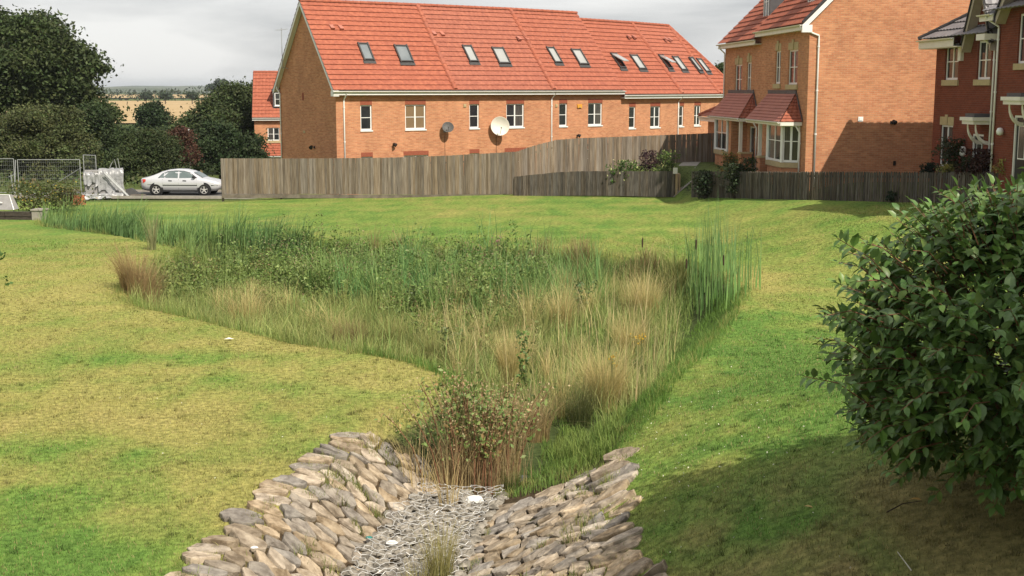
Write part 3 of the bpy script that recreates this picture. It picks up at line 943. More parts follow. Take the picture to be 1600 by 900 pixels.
def terr_frame(i):
    A, B = Vector(FP[i]), Vector(FP[i + 1]); d = B - A
    return Frame((A.x, A.y, 0), math.atan2(d.y, d.x))
def dish(fr, px, py, r, mat, label, tilt=(-.42, -.86, .30), cable=True):
    s_ = s_at(fr, px); p = fr(s_, 0); z = z_at(p[0], p[1], py)
    t = thing('satellite_dish', label, 'satellite dish', fr(s_, 0, z))
    ax = (fr.u * tilt[0] + fr.n * tilt[1] + Vector((0, 0, tilt[2]))).normalized()
    c = Vector(fr(s_, -.34, z))
    m_ = MB(); prof = [(0.001, -.0)] + [(r * k / 6, .35 * r * (k / 6) ** 2) for k in range(1, 7)]
    prof += [(r * 1.02, .36 * r), (r * 1.0, .33 * r)] + [(r * k / 6, .35 * r * (k / 6) ** 2 - .02) for k in range(5, 0, -1)] + [(.001, -.02)]
    m_.lathe(prof, c - ax * .05, ax, 28); m_.build('reflector', M[mat], t, smooth=True)
    b = MB(); b.tube([c - ax * .06, Vector(fr(s_, -.16, z - .1)), Vector(fr(s_, -.02, z - .1))], .028, 6)
    b.box(s_ - .07, s_ + .07, -.02, 0.0, z - .26, z + .06, fr); b.build('mount', M['steel'], t)
    a = MB(); low = c - Vector((0, 0, 1)) * r * .9; f = c + ax * r * 1.0 - Vector((0, 0, .25 * r))
    a.tube([c - ax * .03 - Vector((0, 0, r * .5)), low + ax * .1, f], .014, 5); a.lathe([(.001, 0), (.035, .0), (.035, .09), (.001, .09)], f, -ax, 8)
    a.build('feed_arm', M['dish_dark'], t)
    if cable:
        k = MB(); k.tube([fr(s_ + .02, -.03, z - .2), fr(s_, -.012, z - .5), fr(s_ + .01, -.012, .4)], .010, 4); k.build('cable', M['black'], t)
dish(terr_frame(0), 694.5, 199, .30, 'dish_dark', 'small dark grey satellite dish on the brick wall of the terrace', (-.35, -.8, .5))
dish(terr_frame(1), 775, 197, .50, 'dish_white', 'large white satellite dish on the brick wall of the terrace', (-.42, -.9, .12))
def flood(fr, px, py, label, sc=1.0, mat='black'):
    s_ = s_at(fr, px); p = fr(s_, 0); z = z_at(p[0], p[1], py)
    t = thing('wall_light', label, 'wall light', fr(s_, 0, z))
    b = MB(); b.box(s_ - .05, s_ + .05, -.03, 0, z - .06, z + .06, fr); b.tube([fr(s_, -.03, z), fr(s_ - .02, -.14, z + .02)], .02, 6); b.build('bracket', M[mat], t)
    h = MB(); c = Vector(fr(s_ - .02, -.17, z + .02)); ax = (fr.n * -.6 + fr.u * .45 + Vector((0, 0, -.45))).normalized()
    h.lathe([(.001, -.08), (.05 * sc, -.08), (.10 * sc, .06), (.105 * sc, .10), (.09 * sc, .10), (.001, .08)], c, ax, 10); h.build('lamp_head', M[mat], t, smooth=True)
flood(terr_frame(0), 614, 226, 'small dark wall light low on the terrace wall below the wide window with drawn blinds')
flood(terr_frame(2), 902, 212, 'small dark wall light on the terrace wall just above the tall fence')
flood(gable, 490, 230, 'small black and white lamp on the shaded gable wall', 1.0)
fr = terr_frame(2); s_ = s_at(fr, 905); p = fr(s_, 0); z = z_at(p[0], p[1], 166)
t = thing('alarm_box', 'yellow burglar alarm box between two terrace windows', 'alarm box', p[:2] + (z,))
b = MB(); b.hexa([fr(s_ - .17, -.06, z - .10), fr(s_ + .17, -.06, z - .10), fr(s_ + .17, 0, z - .10), fr(s_ - .17, 0, z - .10), fr(s_ - .20, -.05, z + .11), fr(s_ + .20, -.05, z + .11), fr(s_ + .20, 0, z + .11), fr(s_ - .20, 0, z + .11)])
b.build('cover', M['yellow'], t); b = MB(); b.box(s_ - .06, s_ + .06, -.075, -.056, z - .075, z - .03, fr); b.build('strobe', M['sill'], t)
# television aerial on the rear verge of the gable
t0 = Vector(gable(1.15, -.3, 7.35))
t = thing('tv_aerial', 'thin television aerial standing at the back edge of the gable roof', 'aerial', t0)
b = MB(); b.tube([t0 - Vector((0, 0, .9)), t0 + Vector((0, 0, 1.25))], .016, 6); b.tube([t0 - Vector((0, 0, .8)), t0 + Vector((.35, .2, -.9))], .015, 5); b.build('mast', M['steel'], t)
b = MB(); tp = t0 + Vector((0, 0, 1.15)); dr = Vector((.35, .9, .1)).normalized(); sd = Vector((-.9, .35, 0)).normalized()
b.tube([tp - dr * .35, tp + dr * .55], .014, 5)
for k in range(7):
    c = tp + dr * (-.3 + .13 * k); b.tube([c - sd * (.22 - .015 * k), c + sd * (.22 - .015 * k)], .008, 4)
b.build('aerial_array', M['steel'], t)
# ------------------------------------------------------------------ tall townhouses with bays on the right
hd = math.atan2(-1.0, .075)
CX, CY = 11.62, 50.9
fz = Frame((CX, CY, 0), hd + math.pi)     # s grows away from the viewer along the facade
class Fac:
    """facade seen from its outside: s to the right (towards the viewer)"""
    pass
LEN = 13.7
far = Vector((CX, CY)) + Vector((-.0748, .9972)) * LEN
FA = Frame((far.x, far.y, 0), hd)         # s from the far corner, d inwards (to the right in the picture)
GA = Frame((CX, CY, 0), hd + math.pi / 2) # gable wall facing the viewer, s to the right, d away
G0 = 1.55                                 # ground at the house
def SL(l): return LEN - l
def townhouse(l0, l1, ze, name_label, bay, canopy, up, near):
    a, b = SL(l1), SL(l0)
    H = thing('townhouse', name_label, 'house', FA(b, 0, G0), 'pair of tall brick townhouses')
    DP = 9.4; zr = ze + DP / 2
    ops = [(SL(l) - w / 2, SL(l) + w / 2, c, e) for (l, w, c, e) in up]
    bl0, bl1 = bay
    ops_all = ops + [(SL(bl1) + .12, SL(bl0) - .12, G0 + .75, 3.98)]
    dl0, dl1 = canopy['door']
    ops_all.append((SL(dl1), SL(dl0), G0 + .05, G0 + 2.15))
    w = MB(); wall_open(w, FA, a, b, .2, ze, ops_all)
    w.quad(FA(a, DP, .2), FA(a, DP, ze), FA(b, DP, ze), FA(b, DP, .2))
    if near:
        w.quad(GA(0, 0, .2), GA(DP, 0, .2), GA(DP, 0, ze), GA(0, 0, ze)); w.tri(GA(0, 0, ze), GA(DP, 0, ze), GA(DP / 2, 0, zr))
    else:
        w.quad(FA(a, 0, .2), FA(a, 0, ze), FA(a, DP, ze), FA(a, DP, .2)); w.tri(FA(a, 0, ze), FA(a, DP / 2, zr), FA(a, DP, ze))
        w.tri(FA(b, 0, ze), FA(b, DP / 2, zr), FA(b, DP, ze))
    w.build('wall', M['brick'], H)
    for (l, wd, c, e) in up:
        s = SL(l)
        window(H, FA, s - wd / 2, s + wd / 2, c, e, 2 if wd > .7 else 1, glass=['glass', 'curtain'] if wd > .7 else 'glass', sill='sill')
        # stone head with a raised keystone
        h = MB(); h.box(s - wd / 2 - .02, s + wd / 2 + .02, -.012, .06, e + .003, e + .30, FA); h.build('stone_head', M['sill'], H)
        h = MB(); h.hexa([FA(s - .09, -.045, e + .006), FA(s + .09, -.045, e + .006), FA(s + .09, -.013, e + .006), FA(s - .09, -.013, e + .006),
                          FA(s - .13, -.045, e + .42), FA(s + .13, -.045, e + .42), FA(s + .13, -.013, e + .42), FA(s - .13, -.013, e + .42)]); h.build('keystone', M['sill'], H)
    # main roof
    ov = -.32; zl = ze + ov + .12
    nb = b + (.10 if near else 0); na = a - (.25 if not near else 0)
    E0, E1 = FA(na, ov, zl), FA(nb, ov, zl); R0, R1 = FA(na, DP / 2, zr + .12), FA(nb, DP / 2, zr + .12); K0, K1 = FA(na, DP - ov, zl), FA(nb, DP - ov, zl)
    tile_part(H, 'roof', M['tile'], (E0, E1, R0, R1, 20), (K1, K0, R1, R0, 20), lip=.045, amp=.022)
    cap_line(H, Vector(R0) + Vector((0, 0, .02)), R1, M['tile'])
    out = -FA.n
    gutter(H, Vector(E0) - Vector((0, 0, .03)), Vector(E1) - Vector((0, 0, .03)), out, 'upvc_warm', .22)
    soffit(H, FA(na, ov + .02, zl - .24), FA(nb, ov + .02, zl - .24), FA(nb, .02, zl - .24), FA(na, .02, zl - .24), 'upvc_warm')
    if near:
        # verge: white bargeboard under a dark capping
        for (p, q) in ((E1, R1), (K1, R1)):
            p, q = Vector(p), Vector(q); u = FA.u * .035
            v = MB(); dn = Vector((0, 0, -.28)); 
            v.hexa([p + dn, q + dn, q + dn + u, p + dn + u, p - Vector((0, 0, .04)), q - Vector((0, 0, .04)), q + u - Vector((0, 0, .04)), p + u - Vector((0, 0, .04))])
            v.build('bargeboard', M['upvc'], H)
            v = MB(); u2 = FA.u * .16; up_ = Vector((0, 0, .10))
            v.hexa([p - u2 * .8, q - u2 * .8, q + u2 * .4, p + u2 * .4, p - u2 * .8 + up_, q - u2 * .8 + up_, q + u2 * .4 + up_, p + u2 * .4 + up_]); v.build('verge_capping', M['grey_verge'], H)
        v = MB(); v.box(b - .02, b + .14, ov - .02, .06, zl - .34, zl - .05, FA); v.build('box_end', M['upvc'], H)
        downpipe(H, FA(b + .02, ov - .06, zl - .08), GA(.36, -.05), G0)
    else:
        downpipe(H, FA(a + .15, ov - .06, zl - .08), FA(a + .05, -.05), G0)
    # dormer
    for (l, wd, zs, zt) in canopy['dormers']:
        s = SL(l); d0 = (zs - .12 - ze) + .05
        f = MB(); f.box(s - wd / 2 - .12, s + wd / 2 + .12, d0, d0 + .08, zs - .15, zs, FA)
        f.build('dormer_apron', M['lead'], H)
        window(H, FA, s - wd / 2, s + wd / 2, zs, zt, 2, d=d0, rec=-.02, sill='upvc', glass=['glass', 'curtain'])
        c = MB()
        for sg in (-1, 1):
            x0, x1 = s + sg * (wd / 2 + .02), s + sg * (wd / 2 + .14)
            db = (zt + .1 - ze)
            P = [FA(x0, d0 + .002, zs - .1), FA(x1, d0 + .002, zs - .1), FA(x1, d0 + .002, zt + .1), FA(x0, d0 + .002, zt + .1)]
            Q = [FA(x0, db + .3, zt + .1), FA(x1, db + .3, zt + .1)]
            c.add(P + Q, [(0, 1, 2, 3), (0, 3, 4), (1, 5, 2), (3, 2, 5, 4), (0, 4, 5, 1)])
        c.build('dormer_cheek', M['lead'], H)
        g = MB(); ap = zt + .75
        db2 = ap - ze + .3
        L, R_, C_ = s - wd / 2 - .3, s + wd / 2 + .3, s
        tile_part(H, 'dormer_roof', M['tile'], (FA(L, db2, zt + .08), FA(L, d0 - .2, zt + .08), FA(C_, db2, ap), FA(C_, d0 - .2, ap), 3), (FA(R_, d0 - .2, zt + .08), FA(R_, db2, zt + .08), FA(C_, d0 - .2, ap), FA(C_, db2, ap), 3))
        g.tri(FA(L, d0 - .02, zt + .08), FA(R_, d0 - .02, zt + .08), FA(C_, d0 - .02, ap)); g.build('dormer_gable', M['upvc'], H)
    # canted bay
    z0, z1 = 2.46, 3.98; bd = -.62
    pl = [(SL(bl1), 0), (SL(bl1) + .42, bd), (SL(bl0) - .42, bd), (SL(bl0), 0)]
    bw = MB()
    for (p, q) in zip(pl[:-1], pl[1:]): bw.quad(FA(*p, .2), FA(*q, .2), FA(*q, z0 - .2), FA(*p, z0 - .2))
    bw.build('bay_wall', M['brick'], H)
    sl = MB()
    grow = [(pl[0][0] - .06, .0), (pl[1][0] - .04, bd - .07), (pl[2][0] + .04, bd - .07), (pl[3][0] + .06, .0)]
    n = len(grow); sl.add([FA(x, y, z0 - .2) for x, y in grow] + [FA(x, y, z0) for x, y in grow], [(3, 2, 1, 0), (4, 5, 6, 7), (0, 1, 5, 4), (1, 2, 6, 5), (2, 3, 7, 6), (3, 0, 4, 7)])
    sl.build('bay_sill', M['sill'], H)
    for (p, q) in zip(pl[:-1], pl[1:]):
        P, Q = Vector(FA(*p)), Vector(FA(*q)); f2 = Frame((P.x, P.y, 0), math.atan2(Q.y - P.y, Q.x - P.x)); L = (Q - P).length
        window(H, f2, .02, L - .02, z0 + .01, z1, 2, rec=0, sill=None, glass=['curtain', 'glass'] if near else 'glass', trans=.56, name='bay_window', fw=.075)
    for p in pl[1:3]:
        k = MB(); k.lathe([(.07, z0), (.07, z1)], FA(p[0], p[1], 0), n=8); k.build('corner_post', M['upvc'], H)
    # lean-to canopy over bay and door, hipped at its near end
    c0, c1 = canopy['span']; zb, zt = 4.10, 5.22; cd = -.9
    sa, sb = SL(c1), SL(c0); hip = .95
    E0, E1, R0, R1 = FA(sa, cd, zb), FA(sb, cd, zb), FA(sa + .35, -.01, zt), FA(sb - hip, -.01, zt)
    W_ = FA(sb, -.01, zb)
    tile_part(H, 'canopy_roof', M['tile_old'], (E0, E1, R0, R1, 9), lip=.03)
    tile_part(H, 'canopy_hip', M['tile'], (E1, W_, R1, R1, 9), (FA(sa, -.01, zb), E0, R0, R0, 9), lip=.03)
    k = MB(); k.box(sa + .3, sb - hip + .05, -.05, -.012, zt - .02, zt + .13, FA); k.build('flashing', M['lead'], H)
    k = MB(); p, q = Vector(W_), Vector(R1); o_ = FA.n * -.03
    k.hexa([p + o_ + Vector((0, 0, .02)) + FA.u * .06, q + o_ + FA.u * .06, q + FA.u * .06, p + FA.u * .06, p + o_ + FA.u * .06 + Vector((0, 0, .16)), q + o_ + Vector((0, 0, .16)), q + Vector((0, 0, .16)), p + Vector((0, 0, .16))]); k.build('stepped_flashing', M['lead'], H)
    gutter(H, Vector(E0) - Vector((0, 0, .0)), Vector(E1) - Vector((0, 0, 0)), -FA.n, 'upvc_warm', .15)
    k = MB(); k.box(sb - .03, sb + .0, cd + .02, -.01, zb - .15, zb - .01, FA); k.build('fascia', M['upvc_warm'], H)
    k = MB(); k.box(sa + .02, sb - .04, cd + .05, -.02, zb - .13, zb - .10, FA); k.build('soffit', M['upvc_warm'], H)
    downpipe(H, FA(sb - .08, -.24, zb - .06), FA(sb - .08, -.06), G0)
    # porch posts, side wall, recessed door
    for l in canopy['posts']:
        k = MB(); k.box(SL(l) - .07, SL(l) + .07, -.78, -.64, G0, zb - .13, FA); k.box(SL(l) - .10, SL(l) + .10, -.81, -.61, G0, G0 + .25, FA); k.build('porch_post', M['upvc_warm'], H)
    for l, dd in canopy['piers']:
        k = MB(); k.box(SL(l) - .22, SL(l) + .22, dd, -.001, .2, zb - .14, FA); k.build('brick_pier', M['brick'], H)
    k = MB(); k.box(SL(dl1) + .07, SL(dl0) - .07, .10, .15, G0 + .05, G0 + 2.08, FA); dr = k.build('door', M['door'], H)
    k = MB(); k.box(SL(dl1) + .32, SL(dl0) - .32, .085, .099, G0 + 1.1, G0 + 1.8, FA); k.build('pane', M['curtain'], dr)
    k = MB(); k.lathe([(.02, -.06), (.02, .06)], FA(SL(dl0) - .2, .08, G0 + 1.0), n=6); k.build('handle', M['steel'], dr)
    k = MB()
    k.box(SL(dl1), SL(dl1) + .07, .05, .16, G0 + .05, G0 + 2.15, FA); k.box(SL(dl0) - .07, SL(dl0), .05, .16, G0 + .05, G0 + 2.15, FA); k.box(SL(dl1) + .07, SL(dl0) - .07, .05, .16, G0 + 2.08, G0 + 2.15, FA)
    k.build('door_frame', M['upvc'], H)
    k = MB(); k.box(SL(dl0) + .25, SL(dl0) + .75, -.80, -.3, .3, G0 + .95, FA); k.build('dwarf_wall', M['brick'], H)
    k = MB(); k.box(SL(dl0) + .22, SL(dl0) + .78, -.84, -.26, G0 + .953, G0 + 1.03, FA); k.build('wall_coping', M['sill'], H)
    return H
H1 = townhouse(0, 7.0, 8.12, 'tall brick townhouse with the blank sunlit gable wall and white corner downpipe', (.75, 3.7),
               dict(door=(4.55, 5.5), span=(.55, LEN - s_at(FA, 1166, -1, -.9)), posts=(4.2,), piers=(), dormers=[(2.05, .85, 8.85, 10.1)]),
               [(2.12, 1.35, 5.58, 6.98), (4.3, .80, 5.62, 7.0)], True)
H2 = townhouse(7.0, LEN, 7.80, 'tall brick townhouse with the lower eaves and the tilted open bay light', (9.9, 13.2),
               dict(door=(7.75, 8.7), span=(7.15, LEN - s_at(FA, 1108, -1, -.9)), posts=(7.5,), piers=((9.35, -.75),), dormers=[(9.1, .85, 8.62, 10.1)]),
               [(9.05, .80, 5.2, 6.62), (11.0, 1.35, 5.15, 6.55)], False)
# low side roof beyond the second townhouse
t = H2
k = MB(); k.box(-5.2, -.01, .4, 6, .2, 3.92, FA); k.build('side_wing', M['brick'], t)
tile_part(t, 'side_roof', M['tile'], (FA(-5.6, .0, 3.95), FA(.0, .0, 3.95), FA(-2.4, 3.2, 5.7), FA(.0, 3.2, 5.7), 8), (FA(-5.6, 6.4, 3.95), FA(-5.6, 0, 3.95), FA(-2.4, 3.2, 5.7), FA(-2.4, 3.2, 5.7), 8))
cap_line(t, FA(-5.6, .0, 4.0), FA(-2.4, 3.2, 5.72), M['tile'], name='hip_tile')
gutter(t, FA(-5.6, 0, 3.93), FA(-.2, 0, 3.93), -FA.n, 'upvc', .22)
# things fixed to the blank gable
fr = GA
def gz(px, py): s = s_at(fr, px, -1.5); p = fr(s, 0); return s, z_at(p[0], p[1], py)
s, z = gz(1344, 186)
k = MB(); k.box(s - .10, s + .10, -.03, 0, z - .09, z + .09, fr); k.box(s - .06, s + .06, -.045, -.03, z - .05, z + .05, fr); k.build('air_vent', M['upvc'], H1)
s, z = gz(1393, 191)
t = thing('wall_light', 'small black wall light on the blank sunlit gable', 'wall light', fr(s, 0, z))
k = MB(); k.box(s - .06, s + .06, -.03, 0, z - .07, z + .05, fr); k.tube([fr(s, -.03, z), fr(s + .02, -.16, z + .02)], .02, 6); k.build('bracket', M['black'], t)
k = MB(); k.lathe([(.001, -.07), (.05, -.07), (.10, .08), (.09, .10), (.001, .08)], fr(s + .02, -.2, z + .03), (.35, -.5, -.45), 10); k.build('lamp_head', M['black'], t, smooth=True)
s, z = gz(1400, 255)
k = MB(); k.box(s - .05, s + .05, -.03, 0, z - .09, z + .09, fr); k.build('outside_tap', M['black'], H1)
# flue on the terrace-side facade and lamp by the door
k = MB(); k.lathe([(.001, 0), (.06, 0), (.08, .22), (.05, .28), (.001, .28)], FA(SL(4.15), -.1, 3.55), n=8)
t = thing('porch_lamp', 'brass porch lantern beside the bay window', 'lamp', FA(SL(4.15), -.05, 3.5)); k.build('lantern', M['sill'], t)
k = MB(); k.box(SL(4.15) - .02, SL(4.15) + .02, -.1, 0, 3.72, 3.78, FA); k.build('bracket', M['black'], t)

# ------------------------------------------------------------------ dark red brick houses at the far right
DC = (15.70, 48.1)
hd2 = math.atan2(-.997, .075)
D0 = 1.72
def dark_house(H, fr, w, lift, ze, wins, lows, gab, door, canopy_s, doorglass=True, depth=8.0, hipleft=True):
    ops = [(s - wd / 2, s + wd / 2, c, e) for s, wd, c, e in wins + lows]
    ops.append((door[0], door[1], D0 + lift + .05, D0 + lift + 2.15))
    m_ = MB(); wall_open(m_, fr, 0, w, .2, ze, ops)
    m_.quad(fr(0, 0, .2), fr(0, 0, ze), fr(0, depth, ze), fr(0, depth, .2)); m_.quad(fr(w, 0, .2), fr(w, depth, .2), fr(w, depth, ze), fr(w, 0, ze))
    m_.quad(fr(0, depth, .2), fr(0, depth, ze), fr(w, depth, ze), fr(w, depth, .2))
    if not hipleft:
        m_.tri(fr(0, 0, ze), fr(0, depth / 2, ze + 2.6), fr(0, depth, ze)); m_.tri(fr(w, 0, ze), fr(w, depth, ze), fr(w, depth / 2, ze + 2.6))
    if gab:
        g0, g1, ap = gab; m_.tri(fr(g0, -.002, ze - .02), fr(g1, -.002, ze - .02), fr((g0 + g1) / 2, -.002, ap))
    m_.build('wall', M['red_brick'], H)
    for k, (s, wd, c, e) in enumerate(wins + lows):
        window(H, fr, s - wd / 2, s + wd / 2, c, e, 2, glass=['glass', 'curtain'], sill='sill')
        if k != 0:
            q = MB(); q.box(s - wd / 2 - .05, s + wd / 2 + .05, -.015, .05, e + .003, e + .3, fr); q.build('stone_head', M['sill'], H)
            q = MB(); q.hexa([fr(s - .08, -.04, e + .01), fr(s + .08, -.04, e + .01), fr(s + .08, -.016, e + .01), fr(s - .08, -.016, e + .01), fr(s - .12, -.04, e + .38), fr(s + .12, -.04, e + .38), fr(s + .12, -.016, e + .38), fr(s - .12, -.016, e + .38)]); q.build('keystone', M['sill'], H)
    q = MB(); q.box(door[0] + .07, door[1] - .07, .08, .13, D0 + lift + .05, D0 + lift + 2.08, fr); dr = q.build('door', M['door'], H)
    q = MB(); q.box(door[0] + .28, door[1] - .28, .06, .079, D0 + lift + .8, D0 + lift + 1.8, fr); q.build('pane', M['curtain'], dr)
    q = MB(); q.box(door[0] + .24, door[1] - .24, .064, .0795, D0 + lift + .76, D0 + lift + 1.84, fr); q.build('glazing_bead', M['upvc'], dr)
    q = MB(); q.box(door[0], door[0] + .07, .03, .14, D0 + lift + .05, D0 + lift + 2.15, fr); q.box(door[1] - .07, door[1], .03, .14, D0 + lift + .05, D0 + lift + 2.15, fr); q.box(door[0] + .07, door[1] - .07, .03, .14, D0 + lift + 2.08, D0 + lift + 2.15, fr); q.build('door_frame', M['upvc'], H)
    a, b = canopy_s; zc = D0 + lift + 2.5
    q = MB(); q.box(a, b, -.62, 0, zc, zc + .12, fr); q.box(a - .06, b + .06, -.68, 0, zc + .123, zc + .24, fr); q.build('porch_canopy', M['upvc_warm'], H)
    q = MB(); q.box(a + .1, b - .1, -.56, -.01, zc + .243, zc + .36, fr); q.build('canopy_lead', M['lead'], H)
    for s in (a + .15, b - .15):
        q = MB()
        for k in range(6):
            t0, t1 = k / 6, (k + 1) / 6
            f = lambda t: (-.48 * math.sin(t * math.pi / 2), zc - .62 + .6 * (1 - math.cos(t * math.pi / 2)))
            (d0, z0), (d1, z1) = f(t0), f(t1)
            q.hexa([fr(s - .05, d0 - .0, z0 - .07), fr(s + .05, d0, z0 - .07), fr(s + .05, d1, z1 - .07), fr(s - .05, d1, z1 - .07), fr(s - .05, d0, z0 + .05), fr(s + .05, d0, z0 + .05), fr(s + .05, d1, z1 + .05), fr(s - .05, d1, z1 + .05)])
        q.build('canopy_bracket', M['upvc_warm'], H)
def gablet(H, fr, g0, g1, ze, ap, back, ov=.35, proj=-.5):
    c = (g0 + g1) / 2
    sl = (ap - ze) / (c - g0)
    L, R_ = g0 - ov, g1 + ov; zl = ze - ov * sl
    tile_part(H, 'gablet_roof', M['grey_tile'], (fr(L, back, zl + .1), fr(L, proj, zl + .1), fr(c, back, ap + .1), fr(c, proj, ap + .1), 6), (fr(R_, proj, zl + .1), fr(R_, back, zl + .1), fr(c, proj, ap + .1), fr(c, back, ap + .1), 6), lip=.045, amp=.03, width=.3)
    for (x0, x1) in ((L, c), (R_, c)):
        z0, z1 = zl, ap
        q = MB(); q.hexa([fr(x0, proj + .0, z0 - .22), fr(x1, proj, z1 - .30), fr(x1, proj + .03, z1 - .30), fr(x0, proj + .03, z0 - .22), fr(x0, proj, z0 + .05), fr(x1, proj, z1 + .05), fr(x1, proj + .03, z1 + .05), fr(x0, proj + .03, z0 + .05)])
        q.build('bargeboard', M['board_cream'], H)
        q = MB(); q.hexa([fr(x0, proj - .05, z0 + .053), fr(x1, proj - .05, z1 + .053), fr(x1, proj + .12, z1 + .053), fr(x0, proj + .12, z0 + .053), fr(x0, proj - .05, z0 + .17), fr(x1, proj - .05, z1 + .17), fr(x1, proj + .12, z1 + .17), fr(x0, proj + .12, z0 + .17)])
        q.build('verge_capping', M['grey_verge'], H)
        q = MB(); q.hexa([fr(x0, proj + .031, z0 - .20), fr(x1, proj + .031, z1 - .20), fr(x1, -.003, z1 - .20), fr(x0, -.003, z0 - .20), fr(x0, proj + .031, z0 - .17), fr(x1, proj + .031, z1 - .17), fr(x1, -.003, z1 - .17), fr(x0, -.003, z0 - .17)])
        q.build('soffit', M['board_cream'], H)
fA = Frame((DC[0], DC[1], 0), hd2)
HA = thing('brick_house', 'dark red brick house with a grey tiled roof beside the blank sunlit gable', 'house', fA(0, 0, D0), 'dark red brick houses')
zA = 7.25
dark_house(HA, fA, 5.2, 0, zA, [(1.40, 1.15, 5.72, 7.02), (4.05, 1.05, 5.72, 7.02)], [(1.25, 1.1, 2.6, 4.1)], (3.15, 5.0, 9.3), (3.45, 4.35), (s_at(fA, 1502, -1.5, -.62), s_at(fA, 1548, -1.5, 0)))
dp = 8.0; ov = .5
E0, E1 = fA(-ov, -ov, zA - .05), fA(5.2, -ov, zA - .05); R0, R1 = fA(3.2, 3.6, zA + 2.5), fA(5.2, 3.6, zA + 2.5); B0, B1 = fA(-ov, dp + ov, zA - .05), fA(5.2, dp + ov, zA - .05)
tile_part(HA, 'roof', M['grey_tile'], (E0, E1, R0, R1, 9), (B0, E0, R0, R0, 9), (B1, B0, R1, R0, 9), lip=.05, amp=.03)
cap_line(HA, Vector(E0) + Vector((0, 0, .05)), Vector(R0) + Vector((0, 0, .05)), M['grey_verge'], name='hip_tile', scale=.8)
gutter(HA, Vector(E0) - Vector((0, 0, .02)), fA(2.6, -ov, zA - .07), -fA.n, 'upvc_warm', .30)
soffit(HA, fA(-ov, -ov + .02, zA - .40), fA(2.9, -ov + .02, zA - .40), fA(2.9, -.01, zA - .40), fA(-ov, -.01, zA - .40), 'upvc_warm')
k = MB(); k.box(-ov, -ov + .03, -ov + .02, dp, zA - .38, zA - .07, fA); k.build('fascia', M['upvc_warm'], HA)
gablet(HA, fA, 3.15, 5.0, zA, 9.3, 3.4, .18, -.34)
downpipe(HA, fA(4.75, -.4, zA - .1), fA(4.95, -.06), D0)
k = MB(); k.box(4.55, 5.2, -.55, -.05, zA - .25, zA - .05, fA); k.build('box_gutter', M['upvc_warm'], HA)
k = MB(); k.box(2.15, 2.40, -.12, 0, 6.38, 6.85, fA); k.build('bell_box', M['upvc_warm'], HA)
k = MB(); k.lathe([(.06, 0), (.11, .06), (.11, .28), (.06, .34)], fA(3.05, -.14, D0 + 1.35), n=8); k.build('lantern', M['upvc'], thing('porch_lamp', 'white lantern on the dark red brick wall beside the front door', 'lamp', fA(3.05, -.05, D0 + 1.4)))
fB = Frame(fA(5.2, -.12, 0)[:2], hd2)
HB = thing('brick_house', 'dark red brick house cut by the frame edge, its floors set higher', 'house', fB(0, 0, D0), 'dark red brick houses')
dark_house(HB, fB, 4.6, .7, 7.95, [(2.2, 1.4, 6.2, 7.75)], [], (.75, 4.2, 10.3), (1.55, 2.5), (s_at(fB, 1564, -1.5, -.62), 3.2))
tile_part(HB, 'roof', M['grey_tile'], (fB(-.2, -.45, 7.9), fB(4.8, -.45, 7.9), fB(-.2, 4.3, 10.5), fB(4.8, 4.3, 10.5), 11), (fB(4.8, 9, 7.9), fB(-.2, 9, 7.9), fB(4.8, 4.3, 10.5), fB(-.2, 4.3, 10.5), 11), lip=.05, amp=.03)
q = MB(); q.tri(fB(0, 0, 7.95), fB(0, 4.3, 10.4), fB(0, 8, 7.95)); q.tri(fB(4.6, 0, 7.95), fB(4.6, 8, 7.95), fB(4.6, 4.3, 10.4)); q.build('gable_wall', M['red_brick'], HB)
gablet(HB, fB, .75, 4.2, 7.95, 10.3, 3.4, .2, -.34)
gutter(HB, fB(-.5, -.42, 7.82), fB(.5, -.42, 7.82), -fB.n, 'upvc_warm', .22)
downpipe(HB, fB(.1, -.46, 7.8), fB(.22, -.06), D0)
s, zz = 1.15, D0 + 2.3
t = thing('porch_lamp', 'round white lamp under the nearer porch canopy', 'lamp', fB(.9, -.1, zz)); k = MB(); k.lathe([(.001, -.12), (.10, -.08), (.12, .02), (.08, .12), (.001, .14)], fB(.9, -.14, zz), n=10); k.build('lamp_shade', M['upvc'], t, smooth=True)

# ------------------------------------------------------------------ small house beyond the fence on the far left
P = at(397, 182, 110)
fr = Frame((P.x, P.y, 0), math.radians(8))
H = thing('brick_house', 'small distant red roofed brick house peeping past the shaded gable', 'house', (P.x, P.y, -2.3))
ze = P.z
m_ = MB(); ops = [(1.1, 2.1, ze - 2.05, ze - .95)]
wall_open(m_, fr, 0, 7, -2.6, ze, ops); m_.quad(fr(0, 0, -2.6), fr(0, 0, ze), fr(0, 7, ze), fr(0, 7, -2.6)); m_.quad(fr(7, 0, -2.6), fr(7, 7, -2.6), fr(7, 7, ze), fr(7, 0, ze)); m_.quad(fr(0, 7, -2.6), fr(0, 7, ze), fr(7, 7, ze), fr(7, 7, -2.6))
m_.tri(fr(0, 0, ze), fr(0, 3.5, ze + 3.75), fr(0, 7, ze)); m_.tri(fr(7, 0, ze), fr(7, 7, ze), fr(7, 3.5, ze + 3.75)); m_.build('wall', M['brick'], H)
window(H, fr, *ops[0], 2, sill='sill', glass=['curtain', 'glass'])
tile_part(H, 'roof', M['tile'], (fr(-.15, -.3, ze - .1), fr(7.1, -.3, ze - .1), fr(-.15, 3.5, ze + 3.8), fr(7.1, 3.5, ze + 3.8), 13), (fr(7.1, 7.3, ze - .1), fr(-.15, 7.3, ze - .1), fr(7.1, 3.5, ze + 3.8), fr(-.15, 3.5, ze + 3.8), 13))
cap_line(H, fr(-.15, 3.5, ze + 3.82), fr(7.1, 3.5, ze + 3.82), M['tile'])
gutter(H, fr(-.15, -.3, ze - .12), fr(7.1, -.3, ze - .12), -fr.n, 'upvc', .22)
